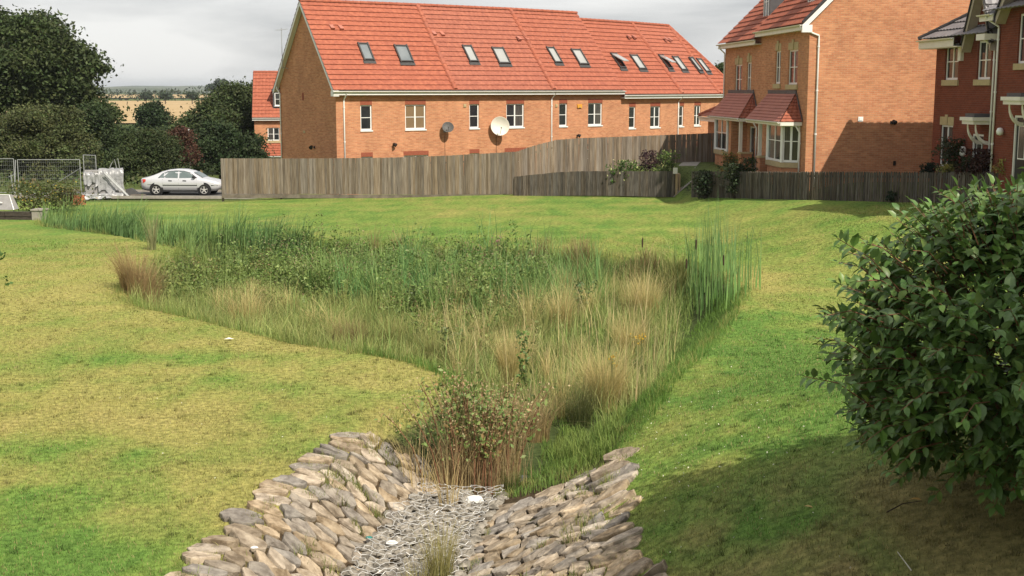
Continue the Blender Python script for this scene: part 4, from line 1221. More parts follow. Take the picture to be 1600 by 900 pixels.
k = MB(); k.box(-.19, -.15, -.3, 3.5, 0, .2, fr)
k = MB(); p, q, u = Vector(fr(-.18, -.3, ze - .1)), Vector(fr(-.18, 3.5, ze + 3.8)), fr.u * .04; d_ = Vector((0, 0, -.2)); k.hexa([p + d_, q + d_, q + d_ + u, p + d_ + u, p, q, q + u, p + u]); k.build('bargeboard', M['grey_verge'], H)
window(H, fr, 1.75, 2.7, ze + .9, ze + 2.0, 2, d=.35, rec=0, sill='upvc')
k = MB(); k.box(1.6, 2.85, .42, 2.4, ze + .5, ze + 2.15, fr); k.build('dormer_cheek', M['lead'], H)
k = MB(); k.box(1.5, 2.95, .2, 2.6, ze + 2.153, ze + 2.3, fr); k.build('dormer_roof', M['lead'], H)
tile_part(H, 'canopy_roof', M['tile'], (fr(.3, -1.2, ze - 3.3), fr(4.5, -1.2, ze - 3.3), fr(.9, 0, ze - 2.3), fr(4.5, 0, ze - 2.3), 5), (fr(.3, 0, ze - 3.3), fr(.3, -1.2, ze - 3.3), fr(.9, 0, ze - 2.3), fr(.9, 0, ze - 2.3), 5))
gutter(H, fr(.3, -1.2, ze - 3.32), fr(4.5, -1.2, ze - 3.32), -fr.n, 'upvc', .15)
window(H, fr, .7, 3.2, ze - 4.7, ze - 3.45, 4, d=-.7, rec=0, sill='upvc', name='bay_window')
k = MB(); k.box(.65, 3.25, -.62, -.002, -2.6, ze - 3.46, fr); k.build('bay_wall', M['brick'], H)
p = Vector(fr(.35, -.35, ze - 2.55)); t = thing('satellite_dish', 'tiny dark satellite dish on the distant house', 'satellite dish', p)
k = MB(); k.lathe([(.001, 0), (.16, .02), (.30, .10), (.30, .07), (.001, -.02)], p, (-.3, -.8, .3), 14); k.build('reflector', M['dish_dark'], t); k = MB(); k.tube([p, fr(.35, 0, ze - 2.7)], .03, 5); k.build('mount', M['steel'], t)
# ------------------------------------------------------------------ fences
def board_mesh(name, w, h, t, top, seed, mat):
    r = random.Random(seed); m_ = MB(); tp = r.uniform(-.004, .004)
    if top == 'flat':
        m_.hexa([(0, 0, 0), (w, 0, 0), (w, t, 0), (0, t * .5, 0), (0, 0, h + tp), (w, 0, h), (w, t, h), (0, t * .5, h + tp)])
    else:
        z = h - w * .45
        m_.add([(0, 0, 0), (w, 0, 0), (w, 0, z), (w * .75, 0, h - w * .12), (w * .5, 0, h), (w * .25, 0, h - w * .12), (0, 0, z),
                (0, t, 0), (w, t, 0), (w, t, z), (w * .75, t, h - w * .12), (w * .5, t, h), (w * .25, t, h - w * .12), (0, t, z)],
               [(0, 1, 2, 3, 4, 5, 6), (13, 12, 11, 10, 9, 8, 7)] + [(i, (i + 1) % 7 + 7 if False else i + 7, (i + 1) % 7 + 7, (i + 1) % 7) for i in range(7)])
    return m_.mesh(name, mat)
BMESH = [board_mesh('board', .125, 1.0, .02, 'flat', k, M['board']) for k in range(5)]
PMESH = [board_mesh('picket', .085, 1.0, .02, 'round', k, M['picket']) for k in range(5)]
PFLAT = [board_mesh('picket', .115, 1.0, .02, 'flat', k, M['picket']) for k in range(5)]
def fence(label, pts, pitch, meshes, gravel=False, name='fence', part='board', group=None, wav=0.0, tilt=.006, posts=2.6):
    """pts: list of (x, y, z_bottom, z_top) along the run"""
    t = thing(name, label, 'fence', (pts[0][0], pts[0][1], pts[0][2]), group)
    P = np.array(pts); seg = np.hypot(np.diff(P[:, 0]), np.diff(P[:, 1])); cum = np.concatenate([[0], np.cumsum(seg)])
    f = lambda s: [float(np.interp(s, cum, P[:, k])) for k in range(4)]
    s = 0.0; k = 0
    r = random.Random(len(pts) * 13 + int(cum[-1] * 10))
    rails = [MB(), MB()]
    while s < cum[-1] - .02:
        x, y, zb, zt = f(s); x2, y2, _, _ = f(min(cum[-1], s + .2)); hd_ = math.atan2(y2 - y, x2 - x)
        h = zt - zb + r.uniform(-wav, wav)
        jd = r.uniform(0, .008)
        o = link(part, meshes[k % len(meshes)], None, t, (x + math.sin(hd_) * jd, y - math.cos(hd_) * jd, zb), (r.uniform(-tilt, tilt), r.uniform(-tilt, tilt) * 1.5, hd_ + r.uniform(-.03, .03)), (r.uniform(.93, 1.04), 1, h))
        s += pitch; k += 1
    ps = np.linspace(0, cum[-1], max(2, int(cum[-1] / posts) + 1))
    for a, b in zip(ps[:-1], ps[1:]):
        xa, ya, ba, ta = f(a); xb, yb, bb, tb = f(b); hd_ = math.atan2(yb - ya, xb - xa)
        ox, oy = -math.sin(hd_) * .045, math.cos(hd_) * .045
        for fz_ in (.18, .80):
            m_ = MB(); n_ = max(2, int((b - a) / .35) + 1); q_ = [f(v) for v in np.linspace(a, b, n_)]
            for (x0, y0, b0, t0), (x1, y1, b1, t1) in zip(q_[:-1], q_[1:]):
                z0, z1 = b0 + (t0 - b0) * fz_, b1 + (t1 - b1) * fz_
                P8 = [(x0 + ox * k0, y0 + oy * k0, z0) if e == 0 else (x1 + ox * k0, y1 + oy * k0, z1) for e, k0 in ((0, 1), (1, 1), (1, 2.3), (0, 2.3))]
                m_.hexa(P8 + [(p[0], p[1], p[2] + .08) for p in P8])
            m_.build('rail', M['rail'], t)
        if gravel:
            m_ = MB(); q = .035; gx, gy = math.sin(hd_) * q, -math.cos(hd_) * q
            m_.hexa([(xa + gx, ya + gy, ba - .20), (xb + gx, yb + gy, bb - .20), (xb, yb, bb - .20), (xa, ya, ba - .20), (xa + gx, ya + gy, ba - .012), (xb + gx, yb + gy, bb - .012), (xb, yb, bb - .012), (xa, ya, ba - .012)])
            m_.build('gravel_board', M['rail'], t)
    for a in ps:
        x, y, zb, zt = f(a); x2, y2, _, _ = f(min(cum[-1], a + .1)) if a < cum[-1] else f(a); x1, y1, _, _ = f(max(0, a - .1)); hd_ = math.atan2(y2 - y1, x2 - x1)
        ff = Frame((x, y, 0), hd_); m_ = MB(); m_.box(-.05, .05, .10, .20, zb - .5, zt - .03, ff); m_.build('post', M['rail'], t)
    return t
def px_pts(spec):
    out = []
    for px, Y, pb, pt in spec:
        a = at(px, pb, Y); b = at(px, pt, Y); out.append((a.x, a.y, a.z, b.z))
    return out
fence('tall weathered close boarded fence running from the car to the bend', px_pts([(347, 62.8, 303, 247.5), (480, 62.7, 303, 247.5), (600, 62.6, 304, 246.5), (700, 62.5, 304, 243), (770, 62.3, 303, 239), (806, 62.1, 302.5, 237)]), .108, BMESH, True, group='tall close boarded fences')
fence('tall close boarded fence climbing behind the picket fence to the townhouse', px_pts([(807, 62.2, 296, 236.5), (822, 62.4, 293, 231), (840, 62.7, 290, 225.5), (868, 63.0, 283, 218.5), (905, 63.4, 279, 215.8), (1000, 64.4, 272, 212.5), (1118, 65.6, 267, 207.5)]), .118, BMESH, False, group='tall close boarded fences')
fence('dark low board fence standing before the climbing tall fence', px_pts([(803, 61.3, 307, 276), (830, 61.2, 307, 273), (865, 61.0, 306, 269.5), (900, 60.7, 305.5, 267.8), (960, 60.1, 306, 267.2), (1052, 59.1, 308, 267.5)]), .112, PFLAT, False, group='low garden fences', wav=.012)
fence('long dark round topped picket fence below the townhouse gable', px_pts([(1080, 57.0, 309, 267.5), (1250, 49.5, 313, 268), (1480, 44.5, 318, 268.5), (1540, 42.6, 320, 268.5), (1660, 40.2, 323, 268.5)]), .106, PMESH, False, group='low garden fences', wav=.012)
# gate post, little sign, path
p = at(1055, 307, 59.05); z1 = at(1055, 262, 59.05).z
t = thing('gate_post', 'pale timber gate post with a small white plate at the gap in the low fences', 'post', p)
k = MB(); k.box(p.x + .0, p.x + .10, p.y, p.y + .1, p.z - .3, z1 - .25); k.build('post', M['new_wood'], t)
k = MB(); k.box(p.x - .12, p.x + .08, p.y - .03, p.y - .003, z1 - .28, z1); k.build('plate', M['upvc_warm'], t)
k = MB(); k.box(p.x + .18, p.x + .24, p.y + .1, p.y + 1.0, p.z, z1 - .3); k.build('gate_leaf', M['new_wood'], t)
a = hit(1068, 309); k = MB()
pts = [(a.x + .1 + .32 * i, 59.0 + 1.6 * i) for i in range(5)]
for (x0, y0), (x1, y1) in zip(pts[:-1], pts[1:]):
    k.quad((x0 - .45, y0, T1(x0 - .45, y0) + .03), (x0 + .45, y0, T1(x0 + .45, y0) + .03), (x1 + .45, y1, T1(x1 + .45, y1) + .03), (x1 - .45, y1, T1(x1 - .45, y1) + .03))
o = k.build('path', M['concrete']); props(o, kind='structure')

# ------------------------------------------------------------------ silver car
def make_car(loc, rotz):
    t = thing('car', 'silver five door hatchback parked at the end of the tall fence', 'car', loc, None, rotz)
    t.rotation_euler = (0, 0, 0)
    L = 4.52; hw = .86
    # stations along the length (0 rear): x, z underside, z belt, half width at belt, z top, half width at top
    st = [(0.00, .42, .86, .62, .90, .50), (.10, .30, .90, .74, .96, .62), (.35, .24, .92, .80, 1.00, .66), (.75, .22, .93, .84, 1.14, .62), (1.15, .21, .925, .86, 1.30, .60),
          (1.55, .20, .92, .86, 1.395, .60), (2.00, .20, .915, .86, 1.43, .60), (2.45, .20, .91, .86, 1.415, .60), (2.85, .20, .905, .86, 1.33, .60), (3.20, .20, .90, .86, 1.13, .63),
          (3.50, .21, .89, .85, .945, .68), (3.85, .22, .84, .82, .875, .64), (4.20, .25, .76, .77, .80, .58), (4.42, .32, .68, .66, .71, .50), (4.52, .42, .58, .52, .62, .40)]
    V = []; F_ = []
    ring = []
    for (x, zu, zb, wb, zt, wt) in st:
        wl = wb * .97
        prof = [(0, zu), (wl * .8, zu), (wl * .98, zu + .10), (wb * 1.01, zu + (zb - zu) * .45), (wb * 1.0, zb - .10), (wb * .965, zb), (wt + (wb - wt) * .18, zb + (zt - zb) * .68), (wt * .92, zt - .02 - (zt - zb) * .04), (wt * .5, zt), (0, zt + .008)]
        ring.append([(x, y, z) for y, z in prof] + [(x, -y, z) for y, z in prof[-2:0:-1]])
    n = len(ring[0])
    for r_ in ring: V += r_
    for i in range(len(st) - 1):
        for k_ in range(n): F_.append((i * n + k_, i * n + (k_ + 1) % n, (i + 1) * n + (k_ + 1) % n, (i + 1) * n + k_))
    F_.append(tuple(range(n))[::-1]); F_.append(tuple((len(st) - 1) * n + k_ for k_ in range(n)))
    R = Matrix.Rotation(rotz, 4, 'Z'); Lc = Vector(loc)
    W = lambda p: tuple(Lc + R @ Vector((p[0] - L / 2, p[1], p[2])))
    b = MB(); b.add([W(p) for p in V], [f[::-1] for f in F_]); body = b.build('body', M['paint'], t, smooth=True)
    def prof_at(x):
        xs_ = [s[0] for s in st]; return [float(np.interp(x, xs_, [s[k_] for s in st])) for k_ in range(1, 6)]
    def side(x, z, off=.006):
        zu, zb, wb, zt, wt = prof_at(x)
        if z >= zb:
            k1 = zb + (zt - zb) * .68; w1 = wt + (wb - wt) * .18
            y = np.interp(z, [zb, k1, zt - .02 - (zt - zb) * .04], [wb * .965, w1, wt * .92])
        else: y = np.interp(z, [zu + .10, zu + (zb - zu) * .45, zb - .10, zb], [wb * .97 * .98, wb * 1.01, wb, wb * .965])
        return float(y) + off
    def panel(name, poly, mat, par, off=.008, sg=(-1, 1)):
        for s_ in sg:
            m_ = MB(); pts = [W((x, s_ * side(x, z, off), z)) for x, z in poly]
            c = np.mean([p for p in poly], axis=0); pc = W((c[0], s_ * side(c[0], c[1], off), c[1]))
            m_.add(pts + [pc], [(i, (i + 1) % len(pts), len(pts)) for i in range(len(pts))])
            m_.build(name, mat, par)
    def roofz(x): return prof_at(x)[3]
    top = lambda x: roofz(x) - .085
    # glass: quarter, rear door, front door; black frame just beneath
    panel('window_surround', [(1.02, .955), (1.10, 1.05), (1.25, top(1.25) - .03), (1.55, top(1.55) + .02), (2.0, top(2.0) + .025), (2.45, top(2.45) + .02), (2.80, top(2.8)), (3.24, .955)], M['trim'], t, .006)
    panel('quarter_window', [(1.06, .975), (1.14, 1.07), (1.34, top(1.36) - .02), (1.40, .975)], M['car_glass'], t, .014)
    panel('side_window', [(1.44, .975), (1.38, top(1.40) - .02), (1.60, top(1.6)), (2.12, top(2.12) + .01), (2.14, .965)], M['car_glass'], t, .014)
    panel('side_window', [(2.22, .965), (2.20, top(2.2) + .01), (2.50, top(2.5)), (2.78, top(2.78) - .02), (3.14, .965)], M['car_glass'], t, .014)
    for nm, xs_ in (('rear_screen', (.42, 1.10)), ('windscreen', (2.98, 3.46))):
        m_ = MB(); q = []
        a, c = xs_
        pa, pc = prof_at(a), prof_at(c)
        q = [W((a, -pa[4] * .85, pa[3] + .012)), W((a, pa[4] * .85, pa[3] + .012)), W((c, pc[4] * .85, pc[3] + .014)), W((c, -pc[4] * .85, pc[3] + .014))]
        mid = (a + c) / 2; pm_ = prof_at(mid); z_ = pm_[3] + .02
        m0, m1 = W((mid, -pm_[4] * .85, z_)), W((mid, pm_[4] * .85, z_))
        m_.quad(q[0], q[1], m1, m0); m_.quad(m0, m1, q[2], q[3]); m_.build(nm, M['car_glass'], t)
    panel('trim_strip', [(.02, .56), (.85, .57), (.85, .62), (.02, .63)], M['trim'], t, .012)
    panel('trim_strip', [(1.30, .55), (3.22, .54), (3.22, .585), (1.30, .595)], M['trim'], t, .014)
    panel('trim_strip', [(3.98, .53), (4.44, .50), (4.44, .55), (3.98, .58)], M['trim'], t, .012)
    panel('sill_skirt', [(1.20, .20), (3.35, .20), (3.35, .30), (1.20, .30)], M['trim'], t, -.03)
    for x in (1.62, 2.42): panel('door_handle', [(x, .80), (x + .20, .79), (x + .20, .835), (x, .845)], M['trim'], t, .02)
    for x in (1.28, 2.18, 3.18): panel('door_gap', [(x, .34), (x + .012, .34), (x + .012, .90), (x, .90)], M['trim'], t, .009)
    panel('tail_light', [(.06, .70), (.20, .68), (.33, .78), (.34, .88), (.22, .905), (.08, .86)], M['red_light'], t, .014)
    panel('headlight', [(4.22, .62), (4.44, .56), (4.43, .66), (4.20, .74)], M['head_light'], t, .012)
    panel('bumper_shadow', [(.04, .33), (.60, .25), (.60, .30), (.04, .38)], M['trim'], t, .006)
    m_ = MB(); a = (3.02, -side(3.02, .98), 1.0)
    m_.hexa([W((2.96, a[1] - .16, .97)), W((3.10, a[1] - .16, .97)), W((3.14, a[1], .96)), W((3.02, a[1], .96)), W((2.97, a[1] - .16, 1.07)), W((3.07, a[1] - .15, 1.08)), W((3.08, a[1], 1.05)), W((3.02, a[1], 1.05))]); m_.build('mirror', M['trim'], t)
    m_ = MB(); a = (3.02, side(3.02, .98), 1.0)
    m_.hexa([W((2.96, a[1] + .16, .97)), W((3.10, a[1] + .16, .97)), W((3.14, a[1], .96)), W((3.02, a[1], .96)), W((2.97, a[1] + .16, 1.07)), W((3.07, a[1] + .15, 1.08)), W((3.08, a[1], 1.05)), W((3.02, a[1], 1.05))]); m_.build('mirror', M['trim'], t)
    ax = R @ Vector((0, 1, 0))
    for x in (.92, 3.60):
        for s_ in (-1, 1):
            arch = MB(); c = W((x, s_ * (side(x, .45) - .1), .33)); arch.lathe([(.001, .0), (.385, .0), (.385, .105), (.001, .108)], c, ax * s_, 24); arch.build('wheel_arch', M['trim'], t)
            c = W((x, s_ * (hw - .16), .31)); w = MB()
            w.lathe([(.22, 0), (.295, .0), (.31, .03), (.31, .15), (.295, .18), (.21, .18), (.21, .15)], c, ax * s_, 28); wo = w.build('wheel', M['tyre'], t, smooth=True)
            r_ = MB(); r_.lathe([(.215, .10), (.215, .172), (.195, .172), (.185, .11)], c, ax * s_, 28)
            cc = Vector(c) + ax * s_ * .15; e1 = R @ Vector((1, 0, 0)); e2 = Vector((0, 0, 1))
            for k_ in range(5):
                a_ = k_ * 2 * math.pi / 5 + .3; d1 = e1 * math.cos(a_) + e2 * math.sin(a_); d2 = -e1 * math.sin(a_) + e2 * math.cos(a_)
                o_ = ax * s_ * .02
                r_.hexa([cc + d1 * .03 - d2 * .03, cc + d1 * .19 - d2 * .022, cc + d1 * .19 + d2 * .022, cc + d1 * .03 + d2 * .03, cc + o_ + d1 * .03 - d2 * .03, cc + o_ + d1 * .19 - d2 * .022, cc + o_ + d1 * .19 + d2 * .022, cc + o_ + d1 * .03 + d2 * .03])
            r_.lathe([(.001, .18), (.05, .175), (.05, .13)], c, ax * s_, 12)
            r_.build('rim', M['alloy'], wo)
            k2 = MB(); k2.lathe([(.001, .11), (.19, .11)], c, ax * s_, 20); k2.build('brake_disc', M['trim'], wo)
pc = at(288.5, 301, 71.9)
make_car((pc.x + .0, 71.9, -.445), -.03)

# ------------------------------------------------------------------ building site bits at the far left
def mesh_panel(label, a, b, zb, h, group='mesh site fence panels', lean=0.0, dense=True):
    a, b = Vector(a), Vector(b); d = (b - a); L = d.length; u = d.normalized(); nn = Vector((-u.y, u.x, 0))
    t = thing('site_fence_panel', label, 'fence panel', (a.x, a.y, zb), group)
    Q = lambda s, z: Vector((a.x, a.y, zb)) + u * s + Vector((0, 0, z)) + nn * (lean * z)
    f = MB()
    for s in (0, L): f.tube([Q(s, 0), Q(s, h)], .024, 6)
    f.tube([Q(0, h), Q(L, h)], .024, 6); f.tube([Q(0, .12), Q(L, .12)], .020, 6); f.build('frame', M['steel'], t)
    w = MB()
    n = int(L / .12)
    for k_ in range(1, n): w.tube([Q(L * k_ / n, .12), Q(L * k_ / n, h)], .0028, 3, cap=False)
    for z in np.arange(.3, h, .22): w.tube([Q(0, z), Q(L, z)], .0036, 3, cap=False)
    w.build('wire_infill', M['steel'], t)
    for s in (0, L):
        k_ = MB(); q = Q(s, 0); k_.hexa([q + u * x + nn * y + Vector((0, 0, z)) for (x, y, z) in ((-.12, -.33, -.1), (.12, -.33, -.1), (.12, .33, -.1), (-.12, .33, -.1), (-.10, -.30, .08), (.10, -.30, .08), (.10, .30, .08), (-.10, .30, .08))]); k_.build('foot_block', M['concrete'], t)
    return t
Yp = 70.5
a, b, c, d = at(-92, 300, 71.2), at(24, 300, Yp), at(30, 300, Yp), at(127, 300, Yp - .2)
zb = -.42
mesh_panel('galvanised mesh fence panel running out of the frame', a, b, zb, 1.98)
mesh_panel('galvanised mesh fence panel ending at the wrapped pallet', c, d, zb, 1.98)
e, f = at(133, 300, 71.3), at(152, 300, 72.2)
mesh_panel('short mesh panel standing behind the wrapped pallet of blocks', e, f, zb + .2, 2.0)
t = thing('prop_pole', 'slanting steel brace leaning on the mesh fence panel', 'pole', (at(82, 300, 71.5).x, 71.5, zb)); k = MB(); k.tube([at(80, 291, 71.2), at(127, 262, Yp)], .022, 6); k.build('brace_tube', M['steel'], t)
t = thing('prop_pole', 'pair of leaning steel props with a crossbar before the mesh fence', 'pole', (at(20, 300, 69).x, 69, zb))
k = MB(); k.tube([at(17, 273, 69), at(21, 304, 69)], .022, 6); k.tube([at(24, 250, 69.6), at(23, 304, 69)], .02, 6); k.tube([at(14, 276, 69), at(25, 272, 69)], .02, 6); k.build('brace_tube', M['steel'], t)
# wrapped pallet of blocks
p = at(133, 303, 70.4); q = at(199, 303, 71.0)
t = thing('wrapped_pallet', 'pallet of grey blocks under torn clear plastic wrap', 'pallet', (p.x, p.y, -.44))
fr = Frame((p.x, p.y, -.44), math.atan2(q.y - p.y, q.x - p.x))
k = MB(); 
for x in (.05, .8, 1.5): k.box(x, x + .12, .05, 1.0, .0, .10, fr)
for y in (.05, .35, .65, .9): k.box(0, 1.75, y, y + .1, .103, .125, fr)
k.build('pallet_base', M['timber_dark'], t)
BL = MB(); BL.box(0, .43, 0, .21, 0, .205); blm = BL.mesh('block', M['block'])
r = random.Random(3)
for lay in range(6):
    for ix in range(4):
        for iy in range(4):
            if lay == 5 and ix > 2: continue
            if lay > 2 and ix == 0 and iy == 0: continue
            link('block', blm, None, t, fr(.02 + .44 * ix + r.uniform(-.008, .008), .05 + .23 * iy + r.uniform(-.01, .01), .13 + .212 * lay), (0, 0, fr.h + r.uniform(-.02, .02)))
def drape(x0, x1, y0, y1, z0, z1, seed, n=18):
    """crumpled sheet hung over a box: top and front/side skirts"""
    V = []; F_ = []
    prof = [(y0 - .10, z0), (y0 - .05, z0 + (z1 - z0) * .35), (y0 - .03, z0 + (z1 - z0) * .75), (y0 - .02, z1 + .02), (y0 + .3, z1 + .08), (y1 - .2, z1 + .06), (y1 + .03, z1), (y1 + .08, z0)]
    for i in range(n + 1):
        for j, (y, z) in enumerate(prof):
            w = .06 * (vnoise(np.array([i * .9 + seed]), np.array([j * 1.3]), seed)[0] - .5) * 2
            V.append(fr(x0 + (x1 - x0) * i / n + w, y + w * 1.2, z + w * (1 if j not in (0, 7) else 2.0)))
    m_ = len(prof)
    for i in range(n):
        for j in range(m_ - 1): F_.append((i * m_ + j, (i + 1) * m_ + j, (i + 1) * m_ + j + 1, i * m_ + j + 1))
    return V, F_
k = MB(); k.add(*drape(.75, 2.05, .0, .98, .25, 1.40, 5)); k.build('plastic_wrap', M['plastic_wrap'], t, smooth=True)
k = MB(); k.add(*drape(-.05, .85, .0, .98, .62, 1.26, 9)); k.build('plastic_wrap', M['plastic_wrap'], t, smooth=True)
k = MB(); k.add(*drape(-.2, 2.0, -.5, .1, -.05, .10, 13)); k.build('plastic_wrap', M['plastic_wrap'], t, smooth=True)
k = MB(); k.tube([fr(1.05, -.25, 1.3), fr(2.25, -.5, .0)], .03, 6); k.tube([fr(1.15, -.25, 1.3), fr(2.32, -.5, .0)], .022, 6); k.tube([fr(-.2, -.2, .1), fr(.6, -.25, .55)], .02, 5); k.build('brace_tube', M['steel'], t)
k = MB(); k.tube([fr(1.30, .2, 1.4), fr(1.45, .2, 1.75), fr(1.62, .2, 2.0), fr(1.72, .2, 1.5)], .022, 6); k.tube([fr(1.8, .2, 2.05), fr(1.9, .2, 1.3)], .02, 6); k.build('bent_handle', M['steel'], t)
k = MB(); k.box(2.0, 2.5, -.1, .5, .0, .25, fr); t2 = thing('plastic_sheet', 'dark crumpled sheet and boards beside the wrapped pallet', 'sheet', fr(2.2, 0, 0))
k = MB(); k.hexa([fr(2.1, -.2, 0), fr(2.95, -.3, 0), fr(3.0, .5, 0), fr(2.2, .6, 0), fr(2.15, -.1, .35), fr(2.45, -.15, .42), fr(2.5, .3, .40), fr(2.2, .4, .3)]); k.build('sheet_fold', M['velux'], t2)
k = MB(); k.hexa([fr(2.4, -.4, .02), fr(3.2, -.35, .02), fr(3.2, -.2, .02), fr(2.4, -.2, .02), fr(2.4, -.4, .06), fr(3.2, -.35, .06), fr(3.2, -.2, .06), fr(2.4, -.2, .06)]); k.build('board', M['rail'], t2)
# red plastic barrier foot
p = hit(118, 318)
p = at(117, 317, 60.5)
z = T1(p.x, p.y)
t = thing('red_block', 'faded red plastic barrier block lying in the long grass', 'barrier block', (p.x, p.y, z))
fr = Frame((p.x, p.y, z), -.25); k = MB()
k.hexa([fr(-.32, 0, -.05), fr(.20, 0, -.05), fr(.20, .3, -.05), fr(-.32, .3, -.05), fr(-.30, .02, .42), fr(.10, .02, .45), fr(.10, .28, .45), fr(-.30, .28, .42)])
k.hexa([fr(.21, .0, -.05), fr(.40, .0, -.05), fr(.40, .3, -.05), fr(.21, .3, -.05), fr(.16, .02, .46), fr(.35, .02, .43), fr(.35, .28, .43), fr(.16, .28, .46)])
k.build('body', M['terracotta'], t); k = MB(); k.box(-.15, .1, -.012, .0, .12, .28, fr); k.build('recess', M['terracotta'], t)
# timber sleeper wall, its concrete end and the sloped grey lid
p = at(-35, 338, 53.5); q = at(50, 338, 53.2); z0 = T1(q.x, q.y) - .25; zt = at(40, 331, 53.3).z
fr = Frame((p.x, p.y, 0), math.atan2(q.y - p.y, q.x - p.x)); L = (q - p).length
t = thing('sleeper_wall', 'low dark timber retaining wall at the end of the reeds', 'wall', (p.x, p.y, z0))
n = 3; hh = (zt - z0) / n
for k_ in range(n):
    for j in range(2):
        k = MB(); k.box(L * j / 2 + .01, L * (j + 1) / 2 - .01, .02 * (k_ % 2), .22, z0 + hh * k_ + .008, z0 + hh * (k_ + 1), fr); k.build('sleeper', M['timber_dark'], t)
k = MB(); k.box(L + .01, L + .46, -.04, .5, z0, zt + .06, fr); k.box(L - .02, L + .50, -.08, .54, zt + .062, zt + .12, fr); k.build('concrete_end', M['concrete'], t)
p = at(6, 329, 54.2)
t = thing('inspection_cover', 'grey sloping metal hatch with pale edges above the timber wall', 'hatch', (p.x, p.y, zt))
fr = Frame((p.x, p.y, zt), 0.0); k = MB()
k.hexa([fr(-.9, 0, 0), fr(.42, 0, 0), fr(.42, .6, 0), fr(-.9, .6, 0), fr(-.9, .25, .62), fr(.16, .25, .60), fr(.16, .6, .60), fr(-.9, .6, .62)]); k.build('hatch_body', M['block'], t)
k = MB(); k.tube([fr(.43, -.01, 0), fr(.17, .24, .61), fr(-.9, .24, .63)], .022, 5); k.build('edge_strip', M['upvc'], t)
k = MB(); k.tube([fr(-.34, .02, .28), fr(-.20, .0, .33), fr(-.05, .02, .30)], .025, 5); k.build('handle', M['upvc'], t)
# ------------------------------------------------------------------ trees and hedges
def crown_points(lobes, n_clump, per, spread):
    vol = np.array([l[3] * l[4] * l[5] for l in lobes]) ** .67
    pick = RNG.choice(len(lobes), n_clump, p=vol / vol.sum())
    L = np.array(lobes)[pick]
    d = RNG.normal(size=(n_clump, 3)); d /= np.linalg.norm(d, axis=1)[:, None]
    d[:, 2] = np.where(d[:, 2] < -.55, -d[:, 2], d[:, 2])
    r = RNG.uniform(.35, 1.04, n_clump) ** .55
    C = L[:, :3] + d * L[:, 3:6] * r[:, None]
    P = np.repeat(C, per, axis=0)
    sc = spread * RNG.uniform(.6, 1.4, n_clump)
    P = P + RNG.normal(size=P.shape) * np.repeat(sc, per)[:, None] * np.array([1, 1, .62])
    return P, C
def tree(name, label, cat, base, lobes, n_clump, per, leaf, col, group=None, trunk=.25, spread=None, var=.22, limbs=9, flat=.3):
    if base[1] < 200 and leaf > .11: per = int(per * 2.6); leaf *= .56; lobes = [(*l[:3], l[3] * .90, l[4], l[5] * .90) for l in lobes]
    t = thing(name, label, cat, base, group)
    b = Vector(base)
    if base[1] < 160 and len(lobes) > 3:
        rr = random.Random(len(label) + int(base[1])); ex = []
        for l in lobes:
            for q in range(6):
                d = Vector((rr.gauss(0, 1), rr.gauss(0, 1), rr.gauss(.2, .9))).normalized(); f = rr.uniform(.22, .42)
                ex.append((l[0] + d.x * l[3] * .98, l[1] + d.y * l[4] * .98, l[2] + d.z * l[5] * .98, l[3] * f, l[4] * f, l[5] * f * .8))
        lobes = [(*l[:3], l[3] * .86, l[4] * .86, l[5] * .86) for l in lobes] + ex
    lob = [(b.x + l[0], b.y + l[1], b.z + l[2], l[3], l[4], l[5]) for l in lobes]
    rmean = float(np.mean([l[3] for l in lobes]))
    P, C = crown_points(lob, n_clump, per, spread or rmean * .16)
    V, F_ = quads_cloud(P, leaf, .4, flat)
    cc = jit(col, n_clump, var); c4 = np.repeat(np.repeat(cc, per, axis=0) * (1 + .15 * RNG.uniform(-1, 1, (len(P), 1))), 4, axis=0)
    o = npmesh('crown', V, F_, M['tree_leaf'], np.clip(c4, 0, 1), t); o['kind'] = 'stuff'
    if trunk:
        k = MB(); top = Vector((b.x + lobes[0][0] * .3, b.y, b.z + lobes[0][2] * .8))
        k.tube([b - Vector((0, 0, .4)), b + (top - b) * .35 + Vector((.1, 0, 0)) * rmean * .2, b + (top - b) * .7, top], trunk, 8, trunk * .35); k.build('trunk', M['bark'], t, smooth=True)
        k = MB(); r = random.Random(len(label))
        for q in range(limbs):
            l = lob[q % len(lob)]; s0 = b + (top - b) * r.uniform(.25, .8)
            e = Vector((l[0] + r.uniform(-.6, .6) * l[3], l[1] + r.uniform(-.6, .6) * l[4], l[2] + r.uniform(-.1, .7) * l[5]))
            m_ = s0 * .5 + e * .5 + Vector((r.uniform(-.3, .3), r.uniform(-.3, .3), r.uniform(-.2, .4))) * rmean * .4
            k.tube([s0, m_, e], trunk * .45, 5, trunk * .1)
        k.build('limbs', M['bark'], t, smooth=True)
    return t
def lobe(px, py, Y, rpx, rpy=None, base=None, dy=0.0):
    """an ellipsoid lobe whose outline is rpx by rpy photo pixels"""
    p = at(px, py, Y + dy); s = Y / 2000
    return (p.x - base[0], p.y - base[1], p.z - base[2], rpx * s, min(rpx * s, 4.5), (rpy or rpx) * s)
DK = (.054, .074, .026); MD = (.048, .072, .025); OL = (.078, .092, .034)
Y = 104; b = (at(60, 250, Y).x, Y, -2.3)
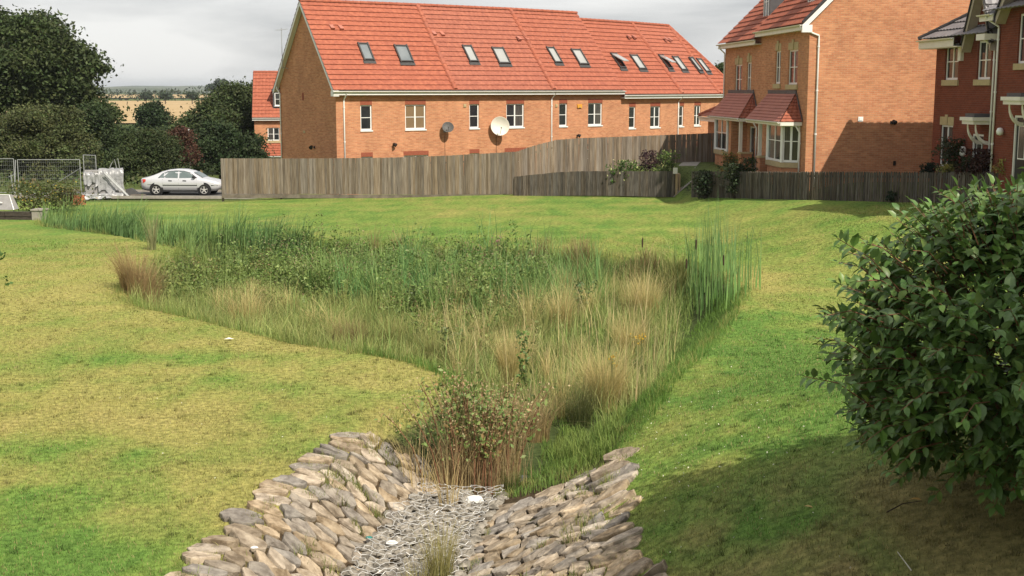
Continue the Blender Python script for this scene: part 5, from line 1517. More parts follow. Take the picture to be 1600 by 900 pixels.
tree('oak_tree', 'tall dark oak towering over the bushes at the frame edge', 'tree', b,
     [lobe(px, py, Y, r, r2, b, dy) for px, py, r, r2, dy in ((40, 60, 46, 40, 0), (80, 70, 30, 30, -1), (108, 96, 34, 22, 0), (60, 110, 62, 40, -2), (5, 65, 40, 42, 1), (-40, 90, 60, 55, 0), (96, 138, 28, 18, -1), (138, 106, 16, 9, 0), (85, 150, 52, 34, -1), (10, 140, 60, 45, -2), (105, 165, 40, 30, 0), (142, 186, 32, 32, 1), (-30, 160, 60, 50, 0))],
     1500, 24, .30, DK, trunk=.45, spread=.55, limbs=20)
Y = 92; b = (at(62, 285, Y).x, Y, -1.6)
tree('round_bush', 'big rounded olive green bush in front of the oak', 'bush', b,
     [lobe(px, py, Y, r, r2, b, dy) for px, py, r, r2, dy in ((65, 200, 56, 44, 0), (35, 220, 50, 42, -1), (100, 225, 38, 40, -1), (70, 250, 66, 36, -1.5), (0, 230, 50, 46, 0), (120, 255, 30, 32, -1))],
     1300, 20, .17, OL, trunk=.2, spread=.34)
Y = 98; b = (at(165, 285, Y).x, Y, -1.9)
tree('hedge_tree', 'dark scrubby tree between the oak and the wheat field', 'tree', b,
     [lobe(px, py, Y, r, r2, b, 0) for px, py, r, r2 in ((145, 195, 26, 34), (155, 218, 26, 26), (180, 228, 24, 18), (160, 252, 40, 30), (195, 250, 32, 26))], 800, 18, .2, (.034, .052, .019), trunk=.2, spread=.4)
Y = 86; b = (at(238, 290, Y).x, Y, -1.2)
tree('round_bush', 'mid green bush standing right behind the parked car and pallet', 'bush', b,
     [lobe(px, py, Y, r, r2, b, dy) for px, py, r, r2, dy in ((232, 228, 34, 30, 0), (222, 252, 40, 34, -.6), (256, 250, 32, 36, -.4), (240, 272, 52, 26, -.8), (205, 268, 30, 26, -.5))],
     1000, 20, .15, (.048, .066, .024), trunk=.18, spread=.3)
Y = 150; b = (at(240, 205, Y).x, Y, -2.3)
tree('field_tree', 'small rounded tree standing against the golden wheat field', 'tree', b,
     [lobe(px, py, Y, r, r2, b, 0) for px, py, r, r2 in ((239, 172, 12, 9), (229, 180, 9, 8), (250, 182, 10, 8), (240, 188, 17, 9), (240, 200, 18, 10))], 420, 14, .30, (.032, .05, .02), trunk=.25, spread=.42)
Y = 118; b = (at(345, 270, Y).x, Y, -2.3)
tree('hedge_tree', 'broad dark tree beside the small distant house', 'tree', b,
     [lobe(px, py, Y, r, r2, b, dy) for px, py, r, r2, dy in ((340, 178, 30, 24, 0), (365, 165, 36, 26, 0), (395, 158, 24, 22, 1), (306, 198, 21, 16, 0), (350, 205, 58, 34, -1), (300, 215, 30, 30, -1), (390, 205, 34, 40, 0))],
     1200, 20, .24, DK, trunk=.35, spread=.5)
Y = 100; b = (at(350, 270, Y).x, Y, -2.0)
tree('round_bush', 'dark green bush in front of the broad dark tree', 'bush', b,
     [lobe(px, py, Y, r, r2, b, 0) for px, py, r, r2 in ((345, 220, 40, 26), (320, 235, 30, 26), (375, 235, 36, 28), (345, 252, 60, 26))], 800, 18, .18, (.034, .054, .020), trunk=.2, spread=.36)
Y = 95; b = (at(282, 270, Y).x, Y, -1.8)
tree('copper_bush', 'reddish brown bush between the green bushes behind the car', 'bush', b,
     [lobe(px, py, Y, r, r2, b, 0) for px, py, r, r2 in ((282, 218, 16, 16), (276, 240, 18, 22), (290, 245, 16, 20))], 300, 16, .14, (.085, .040, .026), trunk=.12, spread=.28)
Y = 135
for q, (px, py, r, r2, lab) in enumerate(((188, 212, 30, 9, 'low dark hedge tree below the wheat field, next to the oak'), (272, 212, 28, 9, 'low dark hedge tree below the wheat field, beside the broad dark tree'))):
    b = (at(px, 230, Y).x, Y, -2.3)
    tree('hedge_tree', lab, 'tree', b, [lobe(px + d, py + e, Y, r * f, r2 * f, b, 0) for d, e, f in ((-14, 2, .8), (12, 0, .9), (0, 8, 1.1), (30, 6, .7), (-32, 6, .7))], 420, 14, .26, (.036, .056, .022), trunk=.2, spread=.45)
# scrub along the back of the road, one mass
P = []; Cc = []
for x in np.arange(-52, 2, .55):
    yy = 79 + 2.2 * vnoise(np.array([x * .4]), np.array([1.]), 5)[0]
    n = 26; h = .35 + .9 * vnoise(np.array([x * .7]), np.array([9.]), 6)[0]
    if -20 < x < -12: h *= .55
    P.append(np.stack([x + RNG.normal(size=n) * .5, yy + RNG.normal(size=n) * .8, -.7 + RNG.uniform(0, 1, n) ** .8 * h], 1)); Cc.append(jit((.075, .095, .032) if RNG.uniform() < .7 else (.13, .11, .05), n, .3))
P = np.concatenate(P); V, F_ = quads_cloud(P, .14); props(npmesh('undergrowth', V, F_, M['tree_leaf'], np.repeat(np.concatenate(Cc), 4, axis=0)), kind='stuff')
# long distance: hedgerow trees
far_specs = [(345, 133, 900, 11, 8, 'round tree on the skyline above the dark hedge'), (332, 137, 900, 7, 5, 'smaller tree on the skyline beside the round one'), (374, 137, 900, 6, 4, 'low skyline tree close to the small distant house roof'),
             (228, 150, 640, 8, 4, 'small dark tree in the field hedge, above the lone field tree'), (258, 150, 640, 7, 4, 'small dark tree in the field hedge near the middle of the gap'), (300, 149, 640, 6, 4, 'small dark tree in the field hedge towards the broad dark tree')]
for px, py, Y, r, r2, lab in far_specs:
    b = (at(px, py + r2, Y).x, Y, -2.4)
    tree('distant_tree', lab, 'tree', b, [lobe(px, py, Y, r, r2, b, 0), lobe(px - r * .5, py + r2 * .5, Y, r * .7, r2 * .7, b, 0), lobe(px + r * .5, py + r2 * .6, Y, r * .7, r2 * .7, b, 0)], 130, 8, .006 * Y * .14, (.040, .058, .030), trunk=.3, spread=Y * .0011, limbs=3)
def hedgerow(y, x0, x1, h, size, seed, col):
    n = int((x1 - x0) / (size * .35)); x = RNG.uniform(x0, x1, n)
    hh = h * (.35 + 1.0 * fbm(x / (h * 5), x * 0 + 2, seed, 3))
    P = np.stack([x, y + RNG.normal(size=n) * h * .4, -2.2 + RNG.uniform(0, 1, n) * hh], 1)
    V, F_ = quads_cloud(P, size); props(npmesh('distant_hedges', V, F_, M['tree_leaf'], np.repeat(jit(col, n, .25), 4, axis=0)), kind='stuff')
hedgerow(830, -420, 40, 7.5, 1.1, 31, (.040, .056, .028))
hedgerow(1020, -500, 60, 6.5, 1.3, 32, (.045, .06, .03))
hedgerow(1700, -800, 120, 11, 2.4, 35, (.05, .065, .035))
hedgerow(278, -75, 20, .8, .25, 36, (.045, .062, .026))
p = at(295, 206, 96); t = thing('marker_post', 'thin white post among the bushes behind the car', 'post', (p.x, 96, -1.8)); k = MB(); k.tube([(p.x, 96, -1.8), (p.x, 96, at(295, 200, 96).z)], .07, 6); k.build('shaft', M['upvc'], t)
# tree top just showing over the hip of the terrace
Y = 105; b = (at(1128, 170, Y).x, Y, -.5)
tree('garden_tree', 'dark tree top peeping over the hipped end of the terrace', 'tree', b, [lobe(1129, 112, Y, 9, 9, b, 0), lobe(1122, 122, Y, 10, 9, b, 0), lobe(1128, 140, Y, 16, 16, b, 0)], 200, 12, .2, DK, trunk=.2, spread=.3)
# big tree standing beside the viewer, out of the frame: its shade falls on the near lawn and the shrub
b = (8.9, 3.0, 3.0)
tree('shade_tree', 'broad tree out of the frame whose shade lies on the near lawn', 'tree', b, [(-1.2, .6, 6.6, 2.6, 2.6, 2.0), (1.0, -1.0, 7.2, 2.6, 2.6, 2.2), (-2.6, -1.0, 6.6, 2.2, 2.2, 1.8), (.6, 1.6, 7.0, 2.2, 2.2, 1.8), (2.6, -1.4, 6.6, 2.4, 2.4, 1.8)], 320, 16, .20, MD, trunk=.24, spread=.42)

# ------------------------------------------------------------------ garden plants along the fences
def plant(name, label, cat, px, py_top, py_bot, wpx, Y, col, n=60, per=14, leaf=.06, var=.3, mat='tree_leaf', flower=None, stems=True, group=None):
    tp = at(px, py_top, Y); bt = at(px, py_bot, Y); zg = bt.z
    t = thing(name, label, cat, (bt.x, Y, zg), group)
    h = tp.z - zg; w = wpx * Y / 2000 / 2
    C = np.stack([RNG.normal(size=n) * w * .48, RNG.normal(size=n) * w * .4, h * RNG.uniform(.08, 1, n) ** .75], 1)
    C[:, 0] *= 1.15 - .55 * np.abs(C[:, 2] / h - .45)
    P = np.repeat(C, per, axis=0) + RNG.normal(size=(n * per, 3)) * w * .15
    P[:, 2] = np.clip(P[:, 2], 0, h * 1.06)
    V, F_ = quads_cloud(P + np.array([bt.x, Y, zg]), leaf, .4)
    o = npmesh('foliage', V, F_, M[mat], np.repeat(np.repeat(jit(col, n, var), per, axis=0), 4, axis=0), t); o['kind'] = 'stuff'
    if stems:
        k = MB()
        for q in range(min(16, n)): k.tube([(bt.x + C[q, 0] * .2, Y + C[q, 1] * .2, zg - .05), (bt.x + C[q, 0] * .7, Y + C[q, 1] * .7, zg + C[q, 2] * .6), (bt.x + C[q, 0], Y + C[q, 1], zg + C[q, 2])], .012, 4, .005)
        k.build('stems', M['bark'], t)
    if flower is not None:
        m_ = max(10, n); idx_ = RNG.integers(0, n, m_); Q = C[idx_] + RNG.normal(size=(m_, 3)) * w * .16; Q[:, 2] = np.clip(Q[:, 2] + .06 * h, h * .45, h * 1.08)
        V, F_ = quads_cloud(Q + np.array([bt.x, Y - .04, zg]), leaf * .9, .3); o = npmesh('flowers', V, F_, M[mat], np.repeat(jit(flower, m_, .2), 4, axis=0), t); o['kind'] = 'stuff'
    return t
plant('purple_shrub', 'purple leaved shrub rising above the low board fence', 'shrub', 1013, 238, 300, 36, 61.0, (.045, .022, .026), 90, 14, .05)
plant('garden_shrub', 'yellow green shrub spilling over the low board fence', 'shrub', 975, 254, 300, 50, 60.6, (.075, .12, .03), 70, 14, .06, flower=(.40, .42, .20))
plant('garden_shrub', 'pale flowered shrub between the purple shrub and the gate post', 'shrub', 1042, 238, 300, 30, 60.6, (.10, .15, .04), 70, 14, .05, flower=(.55, .52, .22))
plant('garden_shrub', 'small green shrub leaning through the low board fence', 'shrub', 958, 266, 290, 14, 60.2, (.08, .13, .03), 24, 10, .05)
plant('garden_shrub', 'low bright shrub seen through the gate gap', 'shrub', 1070, 270, 300, 20, 61.5, (.14, .18, .05), 40, 12, .05)
plant('dark_bush', 'dark scrambling bush growing through the picket fence by the gate gap', 'bush', 1105, 270, 309, 58, 55.7, (.030, .045, .018), 110, 14, .055)
plant('dark_bush', 'dark bush straddling the picket fence below the bay windows', 'bush', 1150, 258, 310, 40, 53.7, (.034, .048, .02), 110, 14, .055)
plant('golden_shrub', 'orange yellow flowering shrub in front of the brick porch pier', 'shrub', 1140, 238, 290, 34, 55.6, (.10, .11, .03), 70, 12, .05, flower=(.45, .22, .03))
plant('garden_shrub', 'thin green shrub under the porch posts', 'shrub', 1168, 248, 290, 24, 54.0, (.05, .07, .025), 50, 12, .05)
plant('rose_bush', 'straggly dark rose bush against the dark red brick house', 'bush', 1487, 218, 275, 44, 45.3, (.045, .055, .024), 120, 12, .05, flower=(.30, .09, .07))
plant('conifer', 'low dark conifer behind the picket fence by the gable shadow', 'conifer', 1452, 256, 275, 28, 46.2, (.018, .030, .016), 60, 14, .04)
plant('yellow_plant', 'small yellow green plant beside the low dark conifer', 'plant', 1480, 258, 275, 28, 45.0, (.22, .21, .06), 50, 12, .045)
plant('dark_bush', 'dark low hedge plant before the front door of the dark brick house', 'bush', 1540, 236, 278, 62, 43.2, (.050, .022, .018), 150, 14, .05)
plant('dark_bush', 'dark green bush between the two dark brick house doors', 'bush', 1516, 246, 278, 26, 44.2, (.028, .04, .018), 60, 14, .05)
plant('yellow_plant', 'bright yellow shrub at the frame edge behind the picket fence', 'shrub', 1582, 250, 276, 46, 42.0, (.30, .26, .07), 90, 14, .05)
plant('climber', 'dark climber hanging on the picket fence under the gable', 'climber', 1394, 300, 318, 18, 46.2, (.02, .035, .015), 20, 10, .05)
plant('rough_weeds', 'tall weeds growing by the timber retaining wall', 'weeds', 70, 288, 328, 100, 56.5, (.085, .10, .035), 200, 12, .06, flower=(.32, .24, .05))
plant('rough_weeds', 'brownish weeds growing beside the red barrier block', 'weeds', 104, 296, 325, 50, 57.5, (.11, .095, .04), 110, 12, .05)
plant('garden_shrub', 'sprig of leaves poking in at the frame edge over the lawn', 'shrub', -26, 390, 500, 56, 15.0, (.08, .15, .04), 44, 7, .032)
# ------------------------------------------------------------------ rip-rap banks: single stones
def nrm_at(x, y):
    e = .15
    return Vector((-(T1(x + e, y) - T1(x - e, y)) / (2 * e), -(T1(x, y + e) - T1(x, y - e)) / (2 * e), 1)).normalized()
def clip_half(poly, mx_, my_, nx_, ny_):
    """part of a polygon on the near side of the line through (mx, my) with outward normal (nx, ny)"""
    out = []
    for k in range(len(poly)):
        a, b = poly[k], poly[(k + 1) % len(poly)]
        da, db = (a[0] - mx_) * nx_ + (a[1] - my_) * ny_, (b[0] - mx_) * nx_ + (b[1] - my_) * ny_
        if da <= 0: out.append(a)
        if (da < 0 < db) or (db < 0 < da): t = da / (da - db); out.append((a[0] + (b[0] - a[0]) * t, a[1] + (b[1] - a[1]) * t))
    return out
def stone_bank(label, side, y0, y1):
    """flat stones pitched close together into one bank of the channel, each cut to fit its neighbours"""
    r = random.Random(15 if side < 0 else 28); S = 1.22
    def inside(x, y):
        d = swale_d(np.array([x]), np.array([y]))[0]; b = bank_t(np.array([x]), np.array([y]))[0]
        w = np.arange(-4.5, 3, .05); mid = w[np.argmax(swale_d(w, np.full(w.shape, y)))]
        return d > -.08 + .10 * math.sin(y * 5.1) and b < .93 and ((x < mid) if side < 0 else (x > mid))
    pts = []
    for _ in range(9000):
        x, y = (r.uniform(-4.6, -.9) if side < 0 else r.uniform(-.9, 1.9)), r.uniform(y0, y1)
        md = .40 if r.random() < .3 else (.30 if r.random() < .6 else .21)
        if all((x - a) ** 2 + ((y - b) * S) ** 2 > md * md for a, b in pts) and inside(x, y): pts.append((x, y))
        if len(pts) >= 290: break
    cx_, cy_ = (-2.6, 16.5) if side < 0 else (1.0, 16.0)
    t = thing('stone_bank', label, 'stone bank', (cx_, cy_, T1(cx_, cy_)), 'rip rap banks of the channel')
    for (x, y) in pts:
        cell = [(x + .34 * math.cos(a), y + .30 * math.sin(a)) for a in np.linspace(0, 2 * math.pi, 9)[:-1]]
        for (a, b) in pts:
            if (a, b) == (x, y) or abs(a - x) > .8 or abs(b - y) > .8: continue
            dx, dy = a - x, (b - y) * S * S; L = math.hypot(dx, dy); g = r.uniform(.006, .020)
            cell = clip_half(cell, (x + a) / 2 - dx / L * g, (y + b) / 2 - dy / L * g, dx / L, dy / L)
            if len(cell) < 3: break
        if len(cell) < 3: continue
        # knock the corners off and roughen the outline
        ring = []
        for k in range(len(cell)):
            p, q = cell[k], cell[(k + 1) % len(cell)]; l = math.hypot(q[0] - p[0], q[1] - p[1])
            if l < .05: ring.append(((p[0] + q[0]) / 2, (p[1] + q[1]) / 2)); continue
            for f in ((.16, .84) if l < .22 else (.12, .5, .88)):
                j = .012 if f != .5 else .020
                ring.append((p[0] + (q[0] - p[0]) * f + r.uniform(-j, j), p[1] + (q[1] - p[1]) * f + r.uniform(-j, j)))
        n = len(ring)
        if n < 4: continue
        cx2, cy2 = sum(p[0] for p in ring) / n, sum(p[1] for p in ring) / n
        nn = nrm_at(cx2, cy2); zc = T1(cx2, cy2); h = r.uniform(.018, .058); tx, ty = r.gauss(.0, .09), r.gauss(-.02, .08)
        plane = lambda px_, py_: zc - (nn.x * (px_ - cx2) + nn.y * (py_ - cy2)) / nn.z
        v = []
        for (sc, hh, jz) in ((.97, -.10, 0), (1.0, h * .62, .010), (.975, h * .96, .008), (.80, h * 1.0, .012)):
            for p in ring:
                qx, qy = cx2 + (p[0] - cx2) * sc, cy2 + (p[1] - cy2) * sc
                lift = hh + ((tx * (qx - cx2) + ty * (qy - cy2)) if hh > 0 else 0) + r.uniform(-jz, jz)
                v.append((qx + nn.x * lift, qy + nn.y * lift, plane(qx, qy) + lift))
        v.append((cx2 + nn.x * h, cy2 + nn.y * h, zc + h * 1.02 + r.uniform(-.006, .01)))
        f = [(i * n + k, i * n + (k + 1) % n, (i + 1) * n + (k + 1) % n, (i + 1) * n + k) for i in range(3) for k in range(n)] + [(3 * n + k, 3 * n + (k + 1) % n, 4 * n) for k in range(n)]
        m_ = MB(); m_.add(v, f)
        c = Vector((cx2, cy2, zc)); me = m_.mesh('stone', M['stone'] if r.random() < .72 else M['stone_grey'], c)
        link('stone', me, None, t, c)
    return len(pts)
nl = stone_bank('bank of fitted flat brown stones between the straw lawn and the wire mattress', -1, 12.4, 19.5)
nr = stone_bank('bank of fitted flat brown stones on the shaded lawn side of the wire mattress', 1, 12.4, 17.9)

# ------------------------------------------------------------------ wire mattress in the channel bed
mid = (-.9, 17.0)
t = thing('wire_mattress', 'flat mattress of stones under bright galvanised hexagonal wire', 'gabion', (mid[0], mid[1], T1(*mid)))
PV = MB(); r = random.Random(2)
pts = []
for _ in range(2600):
    x, y = r.uniform(-2.6, .3), r.uniform(12.2, 18.85)
    if bank_t(np.array([x]), np.array([y]))[0] > .82: pts.append((x, y))
pts = pts[:1400]
for (x, y) in pts:
    s = r.uniform(.06, .13); z = T1(x, y) + .03 + r.uniform(0, .06)
    c = Vector((x, y, z)); R_ = Matrix.Rotation(r.uniform(0, 6.28), 3, 'Z') @ Matrix.Rotation(r.uniform(-.6, .6), 3, 'X')
    P = [R_ @ Vector(p) for p in ((s, 0, 0), (.3 * s, .8 * s, 0), (-.8 * s, .5 * s, 0), (-.7 * s, -.6 * s, 0), (.4 * s, -.8 * s, 0), (0, .1 * s, .55 * s), (.1 * s, 0, -.5 * s))]
    PV.add([c + p for p in P], [(0, 1, 5), (1, 2, 5), (2, 3, 5), (3, 4, 5), (4, 0, 5), (1, 0, 6), (2, 1, 6), (3, 2, 6), (4, 3, 6), (0, 4, 6)])
o = PV.build('infill_stones', M['pebble'], t); o['kind'] = 'stuff'
WM = MB(); hexs = .098
def wz(x, y): return T1(x, y) + .16 + .07 * (float(vnoise(np.array([x * 4.1]), np.array([y * 4.1]), 4)[0]) - .4)
seen = set()
for i in range(-30, 30):
    for j in range(-30, 75):
        cx_ = -1.0 + i * hexs * 1.732 + (hexs * .866 if j % 2 else 0); cy_ = 12.0 + j * hexs * 1.5
        if not (-2.9 < cx_ < .5 and 12.1 < cy_ < 18.95): continue
        if not bank_t(np.array([cx_]), np.array([cy_]))[0] > .86: continue
        V6 = [(cx_ + hexs * math.sin(k * math.pi / 3), cy_ + hexs * math.cos(k * math.pi / 3)) for k in range(6)]
        for k in range(6):
            a, b = V6[k], V6[(k + 1) % 6]; key = tuple(sorted((tuple(round(v, 2) for v in a), tuple(round(v, 2) for v in b))))
            if key in seen: continue
            seen.add(key)
            def w_(p): 
                jx = 0.085 * (float(vnoise(np.array([p[0] * 6]), np.array([p[1] * 6]), 7)[0]) - .5); jy = 0.085 * (float(vnoise(np.array([p[0] * 6]), np.array([p[1] * 6]), 8)[0]) - .5)
                return (p[0] + jx, p[1] + jy, wz(*p))
            A_, B_ = Vector(w_(a)), Vector(w_(b)); m_ = (A_ + B_) / 2 + Vector((r.uniform(-.022, .022), r.uniform(-.022, .022), r.uniform(-.015, .03)))
            WM.tube([A_, m_, B_], 0.0046, 4, cap=False)
o = WM.build('wire_mesh', M['wire'], t); o['kind'] = 'stuff'
def rock(name, label, cat, px, py, s, mat, flat=.55, lift=.1):
    p = hit(px, py); t = thing(name, label, cat, p + Vector((0, 0, lift))); r = random.Random(int(px))
    k = MB(); n = 7; v = []
    for (z, q) in ((0, .8), (.3 * flat, 1.0), (.8 * flat, .72)):
        for a in range(n): an = 2 * math.pi * (a + r.uniform(-.2, .2)) / n; v.append((p.x + s * q * math.cos(an) * r.uniform(.9, 1.15), p.y + s * .75 * q * math.sin(an), p.z + lift + s * (z + r.uniform(-.06, .06))))
    v.append((p.x, p.y, p.z + lift + s * .9 * flat))
    f = [(i * n + a, i * n + (a + 1) % n, (i + 1) * n + (a + 1) % n, (i + 1) * n + a) for i in range(2) for a in range(n)] + [(2 * n + a, 2 * n + (a + 1) % n, 3 * n) for a in range(n)]
    k.add(v, f); k.build('lump', M[mat], t)
rock('white_block', 'white angular block lying at the head of the wire mattress', 'block', 741, 800, .15, 'white_rock', .8, .08)
rock('litter', 'crumpled white scrap caught in the wire mattress', 'litter', 612, 868, .09, 'white_rock', .4, .12)
rock('litter', 'small white scrap between the brown bank stones', 'litter', 398, 876, .05, 'white_rock', .4, .12)
M['teal'] = pm('teal_plastic', (.02, .16, .15), (.03, .2, .18), 5, .4)
rock('litter', 'small teal plastic scrap at the edge of the wire mattress', 'litter', 577, 857, .05, 'teal', .6, .14)
# dark pool behind the mattress
k = MB(); c = on_z(735, 775, -.86); n = 18
V = [(c.x, c.y + .5, -.86)] + [(c.x + 1.05 * math.cos(a) * (1 + .2 * math.sin(3 * a)), c.y + .5 + .85 * math.sin(a), -.86) for a in np.linspace(0, 2 * math.pi, n, endpoint=False)]
k.add(V, [(0, 1 + i, 1 + (i + 1) % n) for i in range(n)]); o = k.build('water', M['water']); props(o, kind='structure')

# ------------------------------------------------------------------ swale vegetation
def in_poly(px, py, poly):
    px = np.asarray(px); py = np.asarray(py); ins = np.zeros(px.shape, bool); n = len(poly)
    for i in range(n):
        ax, ay = poly[i]; bx, by = poly[(i + 1) % n]
        ins ^= ((ay > py) != (by > py)) & (px < (bx - ax) * (py - ay) / (by - ay + 1e-12) + ax)
    return ins
def scatter(poly_px, dens, inside=-.1, clump=0, seed=1, maxn=90000):
    """feet for plants: the photo outline of a stand is dropped on the ground once and filled evenly there"""
    x, y, z = hits([p[0] for p in poly_px], [p[1] for p in poly_px])
    poly = list(zip(x, y)); x0, x1, y0, y1 = x.min(), x.max(), y.min(), y.max()
    n = int(min(maxn * 3, dens * (x1 - x0) * (y1 - y0)))
    X_ = RNG.uniform(x0, x1, n); Y_ = RNG.uniform(y0, y1, n)
    ok = in_poly(X_, Y_, poly)
    if inside is not None: ok &= swale_d(X_, Y_) > inside
    if clump: ok &= fbm(X_ * clump, Y_ * clump, seed, 2) > RNG.uniform(.25, .65, n)
    X_, Y_ = X_[ok][:maxn], Y_[ok][:maxn]
    return np.stack([X_, Y_, T(X_, Y_)], 1)
REED = (.125, .225, .080); REED2 = (.20, .305, .100); STRAW = (.62, .49, .225); TAN = (.46, .34, .15); OLIVE = (.15, .20, .055); GRN = (.125, .215, .048)
def patch_var(P, sc, seed): return (fbm(P[:, 0] * sc, P[:, 1] * sc, seed, 3))
def mix2(a, b, t): return np.array(a)[None] * (1 - t[:, None]) + np.array(b)[None] * t[:, None]

def stand(name, polys, kind='stuff', tufts=()):
    cl = Cloud()
    for sp in polys:
        P = scatter(sp['poly'], sp['dens'], sp.get('inside', .0), sp.get('clump', 0), sp.get('seed', 1))
        n = len(P)
        if n == 0: continue
        t = np.clip(patch_var(P, .7, sp.get('seed', 1) + 5) * 2.4 - .7 + RNG.normal(size=n) * .22, 0, 1)
        col = mix2(sp['c'][0], sp['c'][1], t) * (1 + .2 * RNG.uniform(-1, 1, (n, 1)))
        tip = None
        if 'tip' in sp: tip = np.array(sp['tip'])[None] * (1 + .25 * RNG.uniform(-1, 1, (n, 1)))
        h = sp['h'] * RNG.uniform(.55, 1.15, n) * (.25 + 1.5 * patch_var(P, .9, sp.get('seed', 1) + 9))
        ang = sp.get('ang', 0) + RNG.normal(size=n) * sp.get('aspread', 2.0)
        bend = np.abs(RNG.normal(size=n)) * sp.get('bend', .35) + sp.get('bend0', .05)
        V, F_, C = blades(P, h, sp['w'] * RNG.uniform(.7, 1.3, n), ang, bend, col, sp.get('seg', 3), tip)
        cl.add(V, F_, C)
    for (poly, n, h, rad, per, w, cols, bend, seed) in tufts:
        Q = scatter(poly, 6, .1, 0, seed, 4000); Q = Q[RNG.permutation(len(Q))[:n]]; m_ = len(Q)
        k = np.repeat(np.arange(m_), per); a = RNG.uniform(0, 6.28, len(k)); sz = RNG.uniform(.55, 1.25, m_)[k]
        P = np.stack([Q[k, 0] + np.cos(a) * rad * .25 * RNG.uniform(0, 1, len(k)), Q[k, 1] + np.sin(a) * rad * .25 * RNG.uniform(0, 1, len(k)), Q[k, 2] - .02], 1)
        tn = np.clip(RNG.uniform(0, 1, m_)[k] + .3 * RNG.normal(size=len(k)), 0, 1)
        V, F_, C = blades(P, h * sz * RNG.uniform(.5, 1.1, len(k)), w * RNG.uniform(.7, 1.3, len(k)), a + .4 * RNG.normal(size=len(k)), np.abs(RNG.normal(size=len(k))) * bend + .12, mix2(cols[0], cols[1], tn) * (1 + .2 * RNG.uniform(-1, 1, (len(k), 1))), 4, mix2(cols[1], cols[2], RNG.uniform(0, 1, len(k))))
        cl.add(V, F_, C)
    o = cl.build(name, M['blade']); props(o, kind=kind); return o
TW = ((.23, .25, .07), (.50, .40, .16), (.76, .62, .32)); TG = ((.12, .19, .045), (.24, .26, .075), (.50, .42, .19))
TB = ((.15, .12, .05), (.30, .22, .10), (.46, .35, .19)); TR = ((.12, .24, .065), (.19, .31, .085), (.30, .38, .13))
far_reeds = [(65, 347), (180, 351), (300, 362), (430, 372), (490, 384), (470, 402), (380, 402), (290, 388), (180, 368), (65, 352)]
mid_all = [(200, 470), (215, 425), (300, 390), (480, 382), (700, 390), (880, 396), (1050, 404), (1110, 418), (1090, 470), (1060, 560), (1000, 625), (880, 665), (740, 660), (700, 590), (560, 556), (450, 540), (290, 500)]
stand('reed_bed', [
    dict(poly=far_reeds, dens=190, h=1.05, w=.032, c=(REED, REED2), bend=.40, ang=.4, aspread=.9, inside=-.1, seed=3),
    dict(poly=[(250, 392), (430, 378), (520, 386), (540, 410), (420, 420), (300, 408)], dens=95, h=1.0, w=.028, c=(REED, REED2), bend=.6, ang=.2, aspread=.6, seed=4),
    dict(poly=[(520, 480), (560, 430), (680, 420), (830, 400), (880, 412), (940, 440), (950, 480), (830, 500), (700, 500)], dens=60, h=1.4, w=.032, c=((.115, .24, .078), (.20, .32, .108)), bend=.35, seed=6, clump=.8),
    dict(poly=[(880, 412), (1070, 410), (1080, 450), (960, 460), (890, 440)], dens=40, h=1.05, w=.024, c=((.12, .22, .06), (.21, .25, .08)), bend=.3, seed=8),
])
